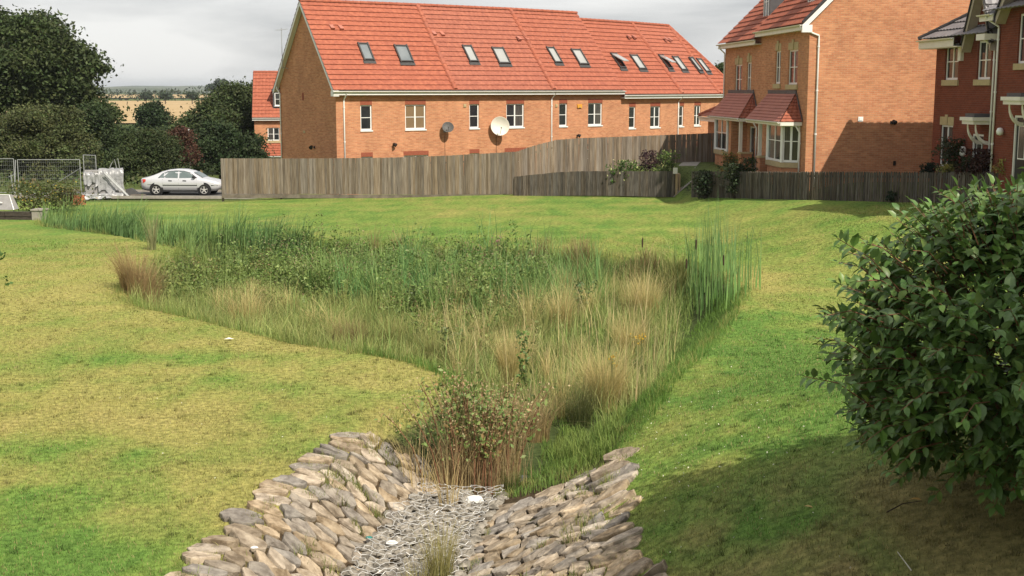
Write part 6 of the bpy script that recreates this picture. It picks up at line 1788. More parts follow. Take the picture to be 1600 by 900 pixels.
stand('rough_grass', [
    dict(poly=mid_all, dens=95, h=.50, w=.016, c=((.14, .25, .055), (.20, .28, .07)), tip=(.29, .33, .10), bend=.55, inside=.05, seed=12),
    dict(poly=[(200, 472), (260, 452), (420, 474), (620, 508), (750, 530), (720, 590), (560, 556), (450, 540), (290, 500)], dens=105, h=.62, w=.014, c=((.16, .26, .055), (.25, .29, .085)), tip=(.40, .39, .15), bend=.6, seed=13, inside=-.05),
    dict(poly=[(700, 470), (870, 460), (1060, 470), (1060, 560), (1000, 630), (900, 660), (800, 650), (720, 600)], dens=62, h=.66, w=.015, c=((.15, .26, .06), (.26, .32, .10)), tip=(.44, .41, .17), bend=.45, seed=14),
    dict(poly=[(480, 384), (700, 390), (880, 396), (1060, 406), (1060, 430), (800, 420), (560, 405)], dens=70, h=.75, w=.013, c=((.15, .23, .06), (.24, .26, .09)), tip=(.40, .34, .17), bend=.3, seed=15),
    dict(poly=[(660, 470), (870, 440), (1060, 440), (1060, 560), (1000, 640), (880, 665), (740, 660)], dens=3, h=1.4, w=.016, c=(TAN, STRAW), tip=(.70, .58, .33), bend=.16, seed=23, inside=.3),
    dict(poly=mid_all, dens=14, h=1.05, w=.022, c=((.11, .22, .055), (.22, .30, .09)), tip=(.30, .36, .12), bend=.35, seed=24, inside=.2, clump=1.2),
    dict(poly=[(560, 560), (640, 545), (740, 580), (760, 640), (700, 620)], dens=350, h=.32, w=.012, c=(GRN, (.11, .21, .04)), bend=.5, seed=16, inside=-.15),
    dict(poly=[(1060, 540), (1110, 470), (1165, 455), (1150, 500), (1060, 620), (970, 715), (900, 720), (930, 670), (1020, 610)], dens=420, h=.16, w=.010, c=(GRN, (.12, .22, .035)), bend=.5, seed=17, inside=-.25),
    dict(poly=[(860, 720), (880, 660), (980, 650), (960, 712), (920, 730)], dens=520, h=.34, w=.014, c=(GRN, (.22, .27, .07)), bend=.5, seed=18, inside=-.1),
    dict(poly=[(800, 782), (828, 735), (970, 712), (945, 745), (870, 765)], dens=420, h=.15, w=.012, c=(GRN, (.22, .26, .07)), bend=.5, seed=20, inside=.0),
    dict(poly=[(840, 740), (850, 690), (960, 690), (955, 716), (900, 738)], dens=420, h=.24, w=.012, c=(GRN, (.2, .28, .06)), bend=.5, seed=19, inside=.0),
], tufts=[
    ([(700, 480), (870, 470), (1050, 470), (1060, 560), (1000, 630), (900, 660), (800, 650), (720, 600)], 24, 1.25, .9, 90, .012, TW, .42, 71),
    ([(700, 480), (870, 470), (1050, 470), (1060, 560), (1000, 630), (900, 660), (800, 650), (720, 600)], 40, .95, .8, 90, .013, TG, .45, 72),
    ([(230, 470), (420, 455), (620, 480), (740, 510), (720, 585), (560, 552), (450, 535), (290, 492)], 60, .8, .9, 80, .012, TG, .6, 73),
    ([(280, 470), (420, 465), (620, 490), (740, 510), (720, 585), (560, 552), (450, 535), (300, 492)], 12, .95, 1.0, 70, .012, TW, .65, 74),
    ([(480, 386), (700, 392), (880, 398), (1060, 408), (1060, 425), (800, 415), (560, 400)], 12, 1.0, 1.0, 50, .016, TB, .35, 75),
    ([(480, 470), (560, 420), (830, 405), (940, 430), (950, 490), (830, 510), (640, 500)], 130, 1.4, .9, 44, .026, TR, .45, 76),
    ([(880, 420), (1080, 412), (1075, 470), (960, 490), (890, 470)], 40, 1.0, .9, 50, .016, TG, .45, 77),
])
# leafy herbs: docks, willowherb and nettles standing as one thicket
def herb_cloud(cl, P, h, leaf, col, col2, per, seed, rad=.18, head=None):
    n = len(P); t = np.clip(patch_var(P, .8, seed) * 2.2 - .6, 0, 1)
    hh = h * RNG.uniform(.6, 1.15, n) * (.2 + 1.6 * patch_var(P, .8, seed + 3))
    k = np.repeat(np.arange(n), per)
    f = RNG.uniform(.15, 1, len(k))
    r = rad * (1.15 - .75 * f)
    a = RNG.uniform(0, 6.28, len(k))
    C = P[k] + np.stack([np.cos(a) * r, np.sin(a) * r, hh[k] * f], 1)
    V, F_ = quads_cloud(C, leaf, .45, .2)
    col = mix2(col, col2, t)[k] * (1 + .25 * RNG.uniform(-1, 1, (len(k), 1)))
    cl.add(V, F_, np.repeat(col, 4, axis=0))
    if head is not None:
        sel = RNG.uniform(size=n) < .5; Q = P[sel]; m_ = len(Q); q = np.repeat(np.arange(m_), 9); g = RNG.uniform(.0, .35, len(q))
        C = Q[q] + np.stack([RNG.normal(size=len(q)) * .05, RNG.normal(size=len(q)) * .05, hh[sel][q] * (.92 + g)], 1)
        V, F_ = quads_cloud(C, .022, .4); cl.add(V, F_, np.repeat(jit(head, len(q), .3), 4, axis=0))
cl = Cloud()
P = scatter([(330, 430), (420, 392), (640, 386), (850, 396), (870, 440), (840, 490), (640, 500), (440, 470)], 15, .2, .8, 41)
herb_cloud(cl, P, 1.15, .045, (.125, .21, .048), (.20, .255, .074), 40, 42, .22, (.27, .20, .12))
P = scatter([(220, 460), (240, 415), (400, 415), (520, 440), (560, 490), (420, 490), (300, 480)], 14, .2, .9, 44)
herb_cloud(cl, P, .75, .048, (.12, .19, .045), (.21, .24, .07), 30, 45, .22, (.25, .18, .09))
P = scatter([(560, 470), (840, 470), (900, 520), (820, 570), (700, 560), (600, 520)], 9, .2, .9, 47)
herb_cloud(cl, P, .7, .045, (.12, .19, .045), (.21, .24, .07), 26, 48, .2, (.27, .2, .1))
P = scatter([(640, 480), (690, 430), (780, 420), (800, 470), (740, 500)], 8, .2, 0, 49)
herb_cloud(cl, P, .9, .06, (.085, .165, .040), (.13, .205, .054), 36, 50, .2)
o = cl.build('herb_thicket_foliage', M['leaf']); o.name = 'herb_undergrowth'; props(o, kind='stuff')

# weeds rooted in the joints of the stone banks
X_ = RNG.uniform(-4.2, 1.8, 1500); Y_ = RNG.uniform(12.5, 19.5, 1500); bt = bank_t(X_, Y_); k_ = (bt > .0) & (bt < .9) & (fbm(X_ * 1.3, Y_ * 1.3, 66, 2) > .57); X_, Y_ = X_[k_][:150], Y_[k_][:150]; m_ = len(X_); per = 26; k_ = np.repeat(np.arange(m_), per)
P = np.stack([X_[k_] + RNG.normal(size=len(k_)) * .05, Y_[k_] + RNG.normal(size=len(k_)) * .05, np.zeros(len(k_))], 1); P[:, 2] = T(P[:, 0], P[:, 1]) + .01
V, F_, C = blades(P, RNG.uniform(.08, .2, m_)[k_] * RNG.uniform(.6, 1.2, len(k_)), .009, RNG.uniform(0, 6.28, len(k_)), np.abs(RNG.normal(size=len(k_))) * .5 + .2, mix2((.12, .19, .045), (.32, .28, .10), RNG.uniform(0, 1, len(k_))), 2)
cl = Cloud(); cl.add(V, F_, C); props(cl.build('crevice_grass', M['blade']), kind='stuff')
# single tussocks of long arching grass
def tussock(name, label, px, py, h, rad, n, cols, w=.007, bend=.55, group=None, flop=0.0, cat='grass tussock'):
    p = hit(px, py); t = thing(name, label, cat, p, group)
    a = RNG.uniform(0, 6.28, n); r = rad * .28 * RNG.uniform(0, 1, n) ** .5
    P = np.stack([p.x + np.cos(a) * r, p.y + np.sin(a) * r, np.zeros(n)], 1); P[:, 2] = T(P[:, 0], P[:, 1]) - .02
    tt = np.clip(RNG.normal(size=n) * .45 + .55, 0, 1)
    V, F_, C = blades(P, h * RNG.uniform(.55, 1.12, n), w * RNG.uniform(.7, 1.3, n), a + RNG.normal(size=n) * .5 + flop, np.abs(RNG.normal(size=n)) * bend * .7 + .12, mix2(cols[0], cols[1], tt) * (1 + .18 * RNG.uniform(-1, 1, (n, 1))), 4, mix2(cols[1], cols[2], RNG.uniform(0, 1, n)))
    o = npmesh('blades', V, F_, M['blade'], C, t); o['kind'] = 'stuff'
    return t
tussock('grass_tussock', 'biggest pale straw tussock arching over the channel beside the dock thicket', 945, 640, 1.45, 1.2, 900, TW, .008, .62)
tussock('grass_tussock', 'dark green rush tussock at the foot of the biggest straw tussock', 905, 668, 1.05, .8, 520, ((.05, .075, .025), (.10, .125, .04), (.22, .19, .08)), .007, .5)
tussock('grass_tussock', 'pale straw tussock in the middle of the swale behind the dock thicket', 800, 610, 1.5, .9, 620, TW, .008, .38)
tussock('grass_tussock', 'straw tussock below the yellow ragwort flowers', 985, 560, 1.25, 1.2, 620, TW, .008, .55)
tussock('grass_tussock', 'tall upright straw tussock left of the cattail stand', 1010, 500, 1.3, 1.1, 520, TW, .009, .4)
tussock('grass_tussock', 'wide fountain of straw stems along the lawn edge of the swale', 385, 510, 1.25, 1.6, 420, TW, .010, .8)
tussock('grass_tussock', 'shaggy brown tussock overhanging the lawn crest, dark underneath', 545, 548, .85, 1.3, 620, ((.11, .085, .035), (.24, .18, .075), (.36, .28, .13)), .010, .75)
tussock('grass_tussock', 'olive tussock behind the shaggy brown one at the crest', 612, 545, .9, 1.0, 420, TG, .009, .5)
tussock('grass_tussock', 'olive straw tussock on the crest towards the channel', 680, 572, 1.0, 1.0, 420, TG, .009, .5)
tussock('grass_tussock', 'brown tussock crouching between the reeds below the tall fence', 905, 425, .9, 1.5, 360, ((.16, .11, .05), (.26, .19, .09), (.35, .27, .14)), .014, .7)
tussock('grass_tussock', 'slender straw tussock in front of the blue green reeds', 875, 520, 1.35, .9, 360, TW, .010, .45)
tussock('grass_tussock', 'bright green leaning tussock among the sword leaved reeds', 700, 480, .9, 1.1, 420, ((.08, .17, .045), (.13, .24, .06), (.22, .28, .09)), .016, .6)
tussock('grass_tussock', 'pale green sword leaved clump in the middle of the reeds', 840, 470, 1.3, .9, 260, ((.10, .19, .06), (.19, .28, .10), (.36, .38, .18)), .020, .4)
tussock('grass_tussock', 'straw grass leaning out beside the flat stones', 790, 752, .85, .5, 260, ((.17, .20, .05), (.33, .28, .10), (.50, .40, .2)), .007, .4)
tussock('grass_tussock', 'fresh green grass at the foot of the dock thicket', 800, 770, .38, .4, 220, ((.07, .15, .03), (.13, .2, .05), (.25, .26, .1)), .009, .5)
tussock('grass_tussock', 'thin pale grass growing up through the wire mattress', 688, 925, .95, .55, 260, ((.17, .20, .05), (.30, .27, .10), (.50, .42, .2)), .008, .3)
tussock('grass_tussock', 'short pale grass beside the thin grass in the wire mattress', 655, 935, .55, .6, 140, ((.17, .20, .05), (.30, .27, .10), (.50, .42, .2)), .008, .4)
tussock('grass_tussock', 'sparse dry stems between the bank stones and the dock thicket', 655, 770, 1.0, .9, 46, (TAN, STRAW, (.6, .48, .27)), .010, .35)
tussock('grass_tussock', 'sparse dry stems rising from the head of the wire mattress', 700, 800, 1.05, .5, 40, (TAN, STRAW, (.6, .48, .27)), .010, .22)
tussock('grass_tussock', 'small dry tuft at the top corner of the brown stone bank', 588, 700, .35, .4, 90, TW, .008, .5)
tussock('brown_bush', 'russet dead bush of fine stems at the swale corner by the lawn', 218, 470, 1.5, 1.7, 900, ((.22, .17, .07), (.34, .23, .11), (.44, .33, .17)), .012, .55, cat='dead bush')
tussock('grass_tussock', 'tall pale flowering reed stem clump at the lawn side of the reed bed', 238, 392, 1.5, .5, 60, ((.17, .2, .09), (.28, .28, .13), (.45, .4, .22)), .02, .2)
# cattails: sword leaves, stems and brown spikes
p = hit(1112, 468); t = thing('cattail_stand', 'tall blue green cattail stand with dark spikes at the lawn side of the swale', 'cattails', p)
P = scatter([(1072, 462), (1082, 425), (1130, 415), (1164, 446), (1152, 478), (1100, 494)], 62, -.2, 1.1, 60); n = len(P); P[:, :2] += RNG.normal(size=(n, 2)) * np.array([.30, .25]); P[:, 2] = T(P[:, 0], P[:, 1])
V, F_, C = blades(P, 2.0 * RNG.uniform(.45, 1.15, n) * (.55 + .8 * patch_var(P, 1.4, 61)), .034 * RNG.uniform(.7, 1.2, n), RNG.uniform(0, 6.28, n), np.abs(RNG.normal(size=n)) * .11 + .02, mix2((.14, .29, .075), (.22, .36, .10), RNG.uniform(0, 1, n)) * (1 + .2 * RNG.uniform(-1, 1, (n, 1))), 4, mix2((.10, .21, .09), (.24, .30, .13), RNG.uniform(0, 1, n)))
o = npmesh('sword_leaves', V, F_, M['blade'], C, t); o['kind'] = 'stuff'
M['cattail'] = pm('cattail_spike', (.035, .02, .012), (.06, .034, .02), 9, .9)
def cattail(par, px, py_top, py_base):
    b = hit(px, py_base); tp = at(px, py_top, b.y)
    k = MB(); k.tube([b, (b + tp) / 2 + Vector((.03, 0, 0)), tp], .008, 5); s = k.build('stem', M['tree_stem'], par)
    k = MB(); d = Vector((0, 0, 1)); k.lathe([(.002, -.34), (.022, -.32), (.026, -.18), (.022, -.06), (.003, -.03), (.003, .10), (.001, .12)], tp, d, 8); k.build('spike', M['cattail'], s)
M['tree_stem'] = pm('green_stem', (.12, .16, .05), (.16, .18, .07), 6, .7)
for px, a, b_ in ((1088, 372, 468), (1073, 402, 474), (1131, 396, 470), (1004, 372, 440)):
    if px != 1004: cattail(t, px, a, b_)
b = hit(1004, 446); t2 = thing('cattail', 'lone cattail spike standing apart among the far reeds', 'cattail', b); cattail(t2, 1004, 370, 446)
# ragwort and loosestrife
def flower_clump(name, label, px, py_top, py_base, col, n, spread, leafcol):
    b = hit(px, py_base); tp = at(px, py_top, b.y); t = thing(name, label, 'wild flower', b); h = tp.z - b.z
    k = MB(); C = []
    for q in range(5):
        e = Vector((b.x + RNG.normal() * spread, b.y + RNG.normal() * spread, b.z + h * RNG.uniform(.85, 1.05))); k.tube([b, (b + e) / 2, e], .007, 4); C.append(e)
    k.build('stem', M['tree_stem'], t)
    Q = np.array([C[q % 5] for q in range(n)]) + RNG.normal(size=(n, 3)) * np.array([.05, .05, .03 if name == 'ragwort' else .12])
    V, F_ = quads_cloud(Q, .022); o = npmesh('petals', V, F_, M['leaf'], np.repeat(jit(col, n, .15), 4, axis=0), t); o['kind'] = 'stuff'
flower_clump('ragwort', 'yellow ragwort heads above the straw tussock', 1000, 524, 590, (.72, .44, .03), 60, .07, GRN)
flower_clump('ragwort', 'lower yellow ragwort head over the biggest straw tussock', 958, 560, 640, (.62, .38, .04), 40, .06, GRN)
flower_clump('loosestrife', 'pink purple loosestrife spikes in the back of the reeds', 772, 376, 420, (.42, .12, .20), 90, .12, GRN)
# dock thicket in the channel: reddish stems, curled leaves, rusty seed heads
p = on_z(745, 772, -.8); t = thing('dock_thicket', 'rusty brown dock thicket with red stems standing over the dark pool', 'dock plants', (p.x, p.y, T1(p.x, p.y)))
r = random.Random(21); SK = MB(); leafC = []; headC = []
for q in range(78):
    bx = p.x + r.gauss(.0, .26); by = p.y + abs(r.gauss(.25, .45)); bz = T1(bx, by)
    h = r.uniform(1.0, 1.75); lx, ly = (bx - p.x) * .6 + r.gauss(0, .16), r.gauss(0.0, .15)
    pts = [Vector((bx, by, bz - .02)), Vector((bx + lx * .25, by + ly * .3, bz + h * .45)), Vector((bx + lx * .65, by + ly * .7, bz + h * .8)), Vector((bx + lx, by + ly, bz + h))]
    SK.tube(pts, .013, 4, .004)
    for s in range(22):
        f = r.uniform(.34, 1.0); i = min(2, int(f * 3)); c = pts[i].lerp(pts[i + 1], f * 3 - i); leafC.append(tuple(c + Vector((r.gauss(0, .085), r.gauss(0, .085), r.gauss(0, .05)))))
    for s in range(40):
        f = r.uniform(.5, 1.08); i = min(2, int(f * 3)); c = pts[i].lerp(pts[i + 1], min(1.2, f * 3 - i)); headC.append(tuple(c + Vector((r.gauss(0, .06), r.gauss(0, .06), r.gauss(0, .05)))))
SK.build('stems', M['stem_red'], t)
n = 900; P = np.stack([p.x + RNG.normal(size=n) * .34, p.y + np.abs(RNG.normal(size=n)) * .45, np.zeros(n)], 1); P[:, 2] = T(P[:, 0], P[:, 1])
V, F_, C = blades(P, RNG.uniform(.6, 1.6, n), .007 * RNG.uniform(.6, 1.3, n), RNG.uniform(0, 6.28, n), np.abs(RNG.normal(size=n)) * .3 + .05, mix2((.36, .27, .13), (.56, .44, .24), RNG.uniform(0, 1, n)), 4)
o = npmesh('dry_blades', V, F_, M['blade'], C, t); o['kind'] = 'stuff'
n = len(leafC); V, F_ = quads_cloud(np.array(leafC), .040, .5); t_ = RNG.uniform(0, 1, n)
col = np.where((t_ < .86)[:, None], mix2((.12, .20, .050), (.23, .29, .09), RNG.uniform(0, 1, n)), mix2((.30, .20, .08), (.42, .30, .13), RNG.uniform(0, 1, n)))
o = npmesh('curled_leaves', V, F_, M['leaf'], np.repeat(col, 4, axis=0), t); o['kind'] = 'stuff'
n = len(headC); V, F_ = quads_cloud(np.array(headC), .018, .4); o = npmesh('seed_heads', V, F_, M['leaf'], np.repeat(mix2((.32, .22, .11), (.54, .42, .25), RNG.uniform(0, 1, n)), 4, axis=0), t); o['kind'] = 'stuff'
tussock('grass_tussock', 'tan dry grass rising out of the dock thicket', 790, 735, 1.45, .9, 420, ((.22, .16, .07), (.38, .28, .13), (.52, .40, .22)), .008, .4)
tussock('grass_tussock', 'tan grass drooping over the bank beside the dock thicket', 838, 690, 1.1, .9, 420, ((.22, .16, .07), (.38, .28, .13), (.52, .40, .22)), .008, .6)
# tall leafy stems sticking up in the swale
def tall_herb(label, px, py_top, py_base, nl, col, wid=.16):
    b = hit(px, py_base); tp = at(px, py_top, b.y); h = tp.z - b.z; t = thing('willowherb', label, 'wild plant', b); r = random.Random(px)
    k = MB(); L_ = []
    for q in range(4):
        e = Vector((b.x + r.gauss(0, wid), b.y + r.gauss(0, wid), b.z + h * r.uniform(.75, 1.0))); k.tube([b, b.lerp(e, .5) + Vector((r.gauss(0, .03), 0, 0)), e], .008, 4, .004)
        for s in range(nl): f = r.uniform(.3, 1.0); L_.append(tuple(b.lerp(e, f) + Vector((r.gauss(0, .06), r.gauss(0, .06), 0))))
    k.build('stem', M['tree_stem'], t); V, F_ = quads_cloud(np.array(L_), .045, .4); o = npmesh('foliage', V, F_, M['leaf'], np.repeat(jit(col, len(L_), .3), 4, axis=0), t); o['kind'] = 'stuff'
tall_herb('tall leafy willowherb between the straw tussocks behind the dock thicket', 818, 500, 640, 44, (.13, .19, .05), .12)
tall_herb('leafy willowherb standing by the bright green leaning tussock', 640, 430, 500, 40, (.10, .14, .045))
tall_herb('leafy willowherb at the end of the pale sword leaved clump', 905, 430, 500, 36, (.09, .15, .05))
tall_herb('pale leafy willowherb on the crest in front of the shaggy brown tussock', 705, 500, 575, 30, (.13, .16, .06))

# ------------------------------------------------------------------ big dogwood at the right
p = hit(1560, 792); bx, by, bz = 5.15, 11.9, T1(5.15, 11.9)
t = thing('dogwood_shrub', 'big dark green dogwood shrub with reddish stems on the lawn', 'shrub', (bx, by, bz))
def leaf_mesh():
    m_ = MB(); L = 1.0
    rib = [(0, 0, 0), (.30, 0, .02), (.65, 0, .0), (1.0, 0, -.10)]; wd = [0, .26, .22, 0]
    v = [rib[0]] + [(rib[i][0], s * wd[i], rib[i][2] + .07) for i in (1, 2) for s in (-1, 1)] + [rib[3], rib[1], rib[2]]
    # 0 base; 1,2 row1 -/+; 3,4 row2 -/+; 5 tip; 6,7 rib
    m_.add(v, [(0, 1, 6), (0, 6, 2), (1, 3, 7, 6), (6, 7, 4, 2), (3, 5, 7), (7, 5, 4)])
    return m_
LM = leaf_mesh(); LV = np.array(LM.v); LF = []
for f in LM.f: LF += [f] if len(f) == 3 else [(f[0], f[1], f[2]), (f[0], f[2], f[3])]
LF = np.array(LF); leaf_me = LM.mesh('leaf', M['dogwood'])
c0 = np.array([bx, by, bz + 1.30]); RX = np.array([2.15, 2.1, 1.62])
leaves = []; BR = MB(); r = random.Random(77)
def shoot(s, e, n_pair, size, sag=.0):
    s, e = Vector(s), Vector(e); m_ = s.lerp(e, .55) + Vector((0, 0, .08)); BR.tube([s, m_, e], .007, 4, .003)
    for k in range(n_pair):
        f = .25 + .75 * (k + .5) / n_pair; c = s.lerp(m_, f / .55) if f < .55 else m_.lerp(e, (f - .55) / .45)
        ax = (e - s).normalized(); a = r.uniform(0, 6.28)
        sd = ax.orthogonal().normalized(); sd = Matrix.Rotation(a + k * 1.57, 3, ax) @ sd
        for q in (-1, 1):
            d = (sd * q * .85 + ax * .55 + Vector((0, 0, -.22 - r.uniform(0, .25)))).normalized()
            leaves.append((c, d, size * r.uniform(.7, 1.2) * (1 - .25 * (k + 1) / n_pair if k == n_pair - 1 else 1)))
    leaves.append((e, ((e - m_).normalized() + Vector((0, 0, .1))).normalized(), size * .7))
for q in range(1500):
    d = Vector((r.gauss(0, 1), r.gauss(0, 1), r.gauss(0, 1))).normalized()
    if d.z < -.75: d.z *= -1
    if d.y > .55 and r.random() < .55: continue
    lump = .84 + .26 * float(fbm(np.array([d.x * 2.2 + 5]), np.array([d.z * 2.2 + d.y * 2]), 91, 2)[0])
    out = c0 + np.array(d) * RX * lump * r.uniform(.80, 1.05)
    inn = c0 + np.array(d) * RX * r.uniform(.55, .75) + np.array([0, 0, -.18])
    if out[2] < bz + .12: out[2] = bz + .12 + r.uniform(0, .2)
    shoot(inn, out, r.choice((4, 5, 6)), .165)
for q in range(330):      # inner fill, so one does not look through
    d = Vector((r.gauss(0, 1), r.gauss(0, 1), r.gauss(0, 1))).normalized()
    a = c0 + np.array(d) * RX * r.uniform(.2, .5); b_ = a + np.array(d) * RX * .28
    if b_[2] < bz + .2: continue
    shoot(a, b_, 4, .17)
for q in range(60):      # longer sprays that break the outline
    d = Vector((r.gauss(-.25, .8), r.gauss(-.5, .7), r.gauss(.25, .6))).normalized()
    a = c0 + np.array(d) * RX * .85; b_ = c0 + np.array(d) * RX * r.uniform(1.06, 1.22) + np.array([0, 0, r.uniform(-.1, .15)])
    if b_[2] > bz + .25: shoot(a, b_, r.choice((4, 5, 6)), r.uniform(.10, .15))
def long_shoot(px, py, s_px, s_py, Y, n, size=.13):
    e = at(px, py, Y); s = at(s_px, s_py, Y + .5); shoot(s, e, n, size)
for spec in ((1308, 372, 1420, 470, 11.2, 9), (1256, 588, 1370, 640, 11.0, 9), (1275, 528, 1375, 570, 11.3, 7), (1290, 490, 1390, 540, 11.6, 6), (1345, 372, 1440, 450, 11.6, 7), (1522, 290, 1545, 390, 11.4, 8), (1590, 288, 1585, 400, 11.2, 8), (1465, 345, 1490, 430, 11.7, 6), (1400, 372, 1440, 440, 11.9, 6), (1555, 320, 1570, 400, 11.9, 6), (1500, 330, 1510, 420, 11.3, 7), (1430, 355, 1465, 440, 11.4, 6)): long_shoot(*spec)
for q in range(26):
    a = r.uniform(0, 6.28); e = c0 + np.array([math.cos(a) * 1.2, math.sin(a) * 1.2, r.uniform(-.2, .8)]); BR.tube([(bx + math.cos(a) * .25, by + math.sin(a) * .25, bz - .1), (bx + math.cos(a) * .6, by + math.sin(a) * .6, bz + .6), tuple(e)], .022, 5, .010)
BR.build('branches', M['stem_red'], t)
def leaf_mat(c, d, s, roll):
    x = d; up = Vector((0, 0, 1)) + Vector((roll, roll * .6, 0)); y = up.cross(x)
    if y.length < .05: y = Vector((0, 1, 0))
    y.normalize(); z = x.cross(y); return Matrix((x, y, z)).transposed(), c, s
cam_p = Vector((0, 0, CAMZ))
def showing(l):
    n = (Vector(l[0]) - Vector(c0)); v = (cam_p - Vector(l[0])).normalized()
    q = Vector((n.x / RX[0], n.y / RX[1], n.z / RX[2])); px = 800 + 2000 * l[0].x / (l[0].y * COSP - (l[0].z - CAMZ) * SINP)
    return (q.length * 1.0 + .9 * q.dot(v)) * l[2] - (5 if px > 1640 else 0)
order = sorted(range(len(leaves)), key=lambda i: -showing(leaves[i]))
single = set(order[:298]); rest_V = []; rest_C = []
for i, (c, d, s) in enumerate(leaves):
    R_, c, s = leaf_mat(Vector(c), d, s, r.uniform(-.5, .5))
    if i in single: link('leaf', leaf_me, None, t, c, R_.to_euler(), (s, s, s))
    else:
        rest_V.append(LV @ np.array(R_.transposed()) * s + np.array(c)); rest_C.append(np.repeat((np.array((.108, .195, .050)) * r.uniform(.75, 1.3) * np.array((r.uniform(.9, 1.2), 1, r.uniform(.8, 1.1))))[None], len(LV), axis=0))
n = len(rest_V); V = np.concatenate(rest_V); F_ = (np.arange(n)[:, None, None] * len(LV) + LF[None]).reshape(-1, 3)
M['dogwood_attr'] = pm('dogwood_foliage', (.85, .85, .85), (1.15, 1.15, 1.15), 4, .42, .4, attr=True, transl=.18)
o = npmesh('foliage', V, F_, M['dogwood_attr'], np.concatenate(rest_C), t); o['kind'] = 'stuff'
print('leaves', len(leaves), 'stones', nl, nr)

# ------------------------------------------------------------------ mown grass: real blades where they can be seen
def lawn_blades(dens, y0, y1, h, w, xw):
    area = 0; n = int(dens * (y1 - y0) * 2 * xw)
    Y_ = RNG.uniform(y0, y1, n); X_ = RNG.uniform(-1, 1, n) * (.43 * Y_ + .8)
    keep = RNG.uniform(0, 1, n) < (.43 * Y_ + .8) / xw
    X_, Y_ = X_[keep], Y_[keep]
    d = swale_d(X_, Y_); keep = d < .04 + .12 * (vnoise(X_ * 3, Y_ * 3, 13) - .3); X_, Y_ = X_[keep], Y_[keep]
    n = len(X_); P = np.stack([X_, Y_, T(X_, Y_) - .004], 1)
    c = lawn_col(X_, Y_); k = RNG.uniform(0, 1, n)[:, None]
    c = c * (.72 + .62 * k); st = RNG.uniform(0, 1, n) < .14; c[st] = np.array([.40, .32, .15]) * RNG.uniform(.7, 1.1, (st.sum(), 1)); 
    hh = h * RNG.uniform(.5, 1.35, n) * (.6 + .9 * fbm(X_ * 1.6, Y_ * 1.6, 17, 3))
    return blades(P, hh, w * RNG.uniform(.7, 1.3, n), RNG.uniform(0, 6.28, n), np.abs(RNG.normal(size=n)) * .6 + .15, np.clip(c, 0, 1), 2)
cl = Cloud()
for a in ((1250, 9.5, 16, .045, .007, 7.7), (800, 16, 22, .045, .009, 10.3), (380, 22, 30, .045, .013, 13.8), (150, 30, 46, .05, .02, 20.6)):
    cl.add(*lawn_blades(*a))
o = cl.build('mown_grass', M['blade']); props(o, kind='stuff')
# uncut fringe along the lip and weed tufts in the turf
n = 9000; a = RNG.integers(0, len(SW), n); b = (a + 1) % len(SW); wgt = np.hypot(*(SW[(np.arange(len(SW)) + 1) % len(SW)] - SW).T); a = RNG.choice(len(SW), n, p=wgt / wgt.sum()); b = (a + 1) % len(SW)
u = RNG.uniform(0, 1, n)[:, None]; Q = SW[a] * (1 - u) + SW[b] * u + RNG.normal(size=(n, 2)) * np.array([.10, .10])
ok = (Q[:, 1] > 11) & (fbm(Q[:, 0] * 1.5, Q[:, 1] * 1.5, 95, 2) > .40); Q = Q[ok]; n = len(Q)
P = np.stack([Q[:, 0], Q[:, 1], T(Q[:, 0], Q[:, 1]) - .01], 1); st = np.where(Q[:, 1] < 20, .11, .22)
V, F_, C = blades(P, st * RNG.uniform(.4, 1.4, n), .009, RNG.uniform(0, 6.28, n), np.abs(RNG.normal(size=n)) * .5 + .2, mix2((.15, .24, .05), (.36, .32, .11), RNG.uniform(0, 1, n)), 3)
cl = Cloud(); cl.add(V, F_, C)
m_ = 1500; Y_ = RNG.uniform(10.5, 34, m_) ; X_ = RNG.uniform(-.43, .43, m_) * Y_; k_ = swale_d(X_, Y_) < -.2; X_, Y_ = X_[k_], Y_[k_]; m_ = len(X_); per = 16; k_ = np.repeat(np.arange(m_), per)
P = np.stack([X_[k_] + RNG.normal(size=len(k_)) * .035, Y_[k_] + RNG.normal(size=len(k_)) * .035, np.zeros(len(k_))], 1); P[:, 2] = T(P[:, 0], P[:, 1]) - .005
hh = RNG.uniform(.03, .10, m_)[k_]; cc = lawn_col(X_, Y_)[k_] * RNG.uniform(.5, 1.1, m_)[k_][:, None]
V, F_, C = blades(P, hh * RNG.uniform(.6, 1.2, len(k_)), .011, RNG.uniform(0, 6.28, len(k_)), np.abs(RNG.normal(size=len(k_))) * .7 + .3, cc, 2); cl.add(V, F_, C)
o = cl.build('weed_grass', M['blade']); props(o, kind='stuff')
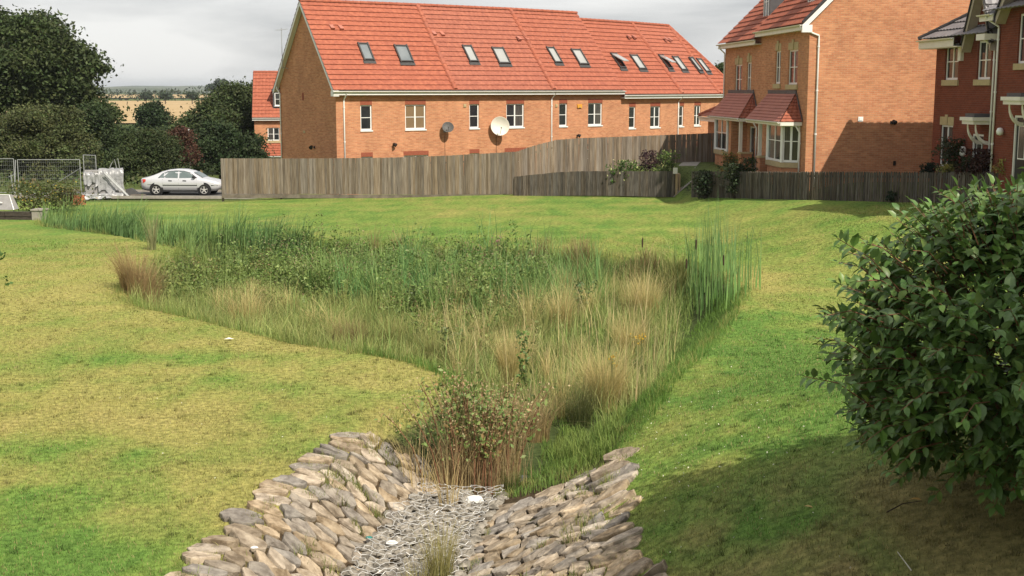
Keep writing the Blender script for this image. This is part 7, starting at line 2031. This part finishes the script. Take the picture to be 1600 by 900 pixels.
# small things on the lawn
def fallen_leaf(label, px, py, s, col):
    p = hit(px, py); t = thing('fallen_leaf', label, 'leaf', p + Vector((0, 0, .03)))
    m_ = pm('fallen_leaf_' + str(px), col, col, 5, .6); k = MB(); R_ = Matrix.Rotation(px * .7, 3, 'Z')
    k.add([tuple(p + Vector((0, 0, .035)) + (R_ @ Vector(v)) * s) for v in LM.v], LM.f); k.build('blade', m_, t)
fallen_leaf('yellow fallen leaf lying alone on the shaded turf', 1256, 797, .11, (.45, .32, .10))
fallen_leaf('orange yellow fallen leaf on a dark twig under the shrub', 1440, 795, .13, (.50, .30, .07))
p, q = hit(1385, 808), hit(1440, 796); t = thing('twig', 'dark bent twig on the shaded turf under the shrub', 'twig', p); k = MB(); k.tube([p + Vector((0, 0, .02)), (p + q) / 2 + Vector((0, .05, .04)), q + Vector((0, 0, .03))], .008, 5, .004); k.build('stick', M['bark'], t)
p = hit(1424, 900); q = Vector((p.x - .12, p.y + .05, p.z + .16)); t = thing('straw_stalk', 'pale bare stalk sticking up at the bottom of the shaded lawn', 'stalk', p); k = MB(); k.tube([p, q], .007, 5, .004); k.build('stick', M['upvc_warm'], t)
p = hit(357, 533); t = thing('white_feather', 'small white scrap on the sunny lawn near the crest', 'litter', p); k = MB(); k.add([(p.x - .10, p.y, p.z + .04), (p.x + .02, p.y - .03, p.z + .05), (p.x + .12, p.y + .03, p.z + .04), (p.x, p.y + .05, p.z + .07)], [(0, 1, 3), (1, 2, 3)]); k.build('scrap', M['upvc_warm'], t)
# clover heads
n = 260; X_ = np.concatenate([RNG.normal(2.0, 1.2, n), RNG.normal(-4.5, 2.2, 60)]); Y_ = np.concatenate([RNG.normal(18, 2.6, n), RNG.normal(18, 2.5, 60)]); kp = swale_d(X_, Y_) < -.05; X_, Y_ = X_[kp], Y_[kp]
V, F_ = quads_cloud(np.stack([X_, Y_, T(X_, Y_) + .045], 1), .013); props(npmesh('clover', V, F_, M['leaf'], np.repeat(jit((.70, .68, .55), len(X_), .1), 4, axis=0)), kind='stuff')
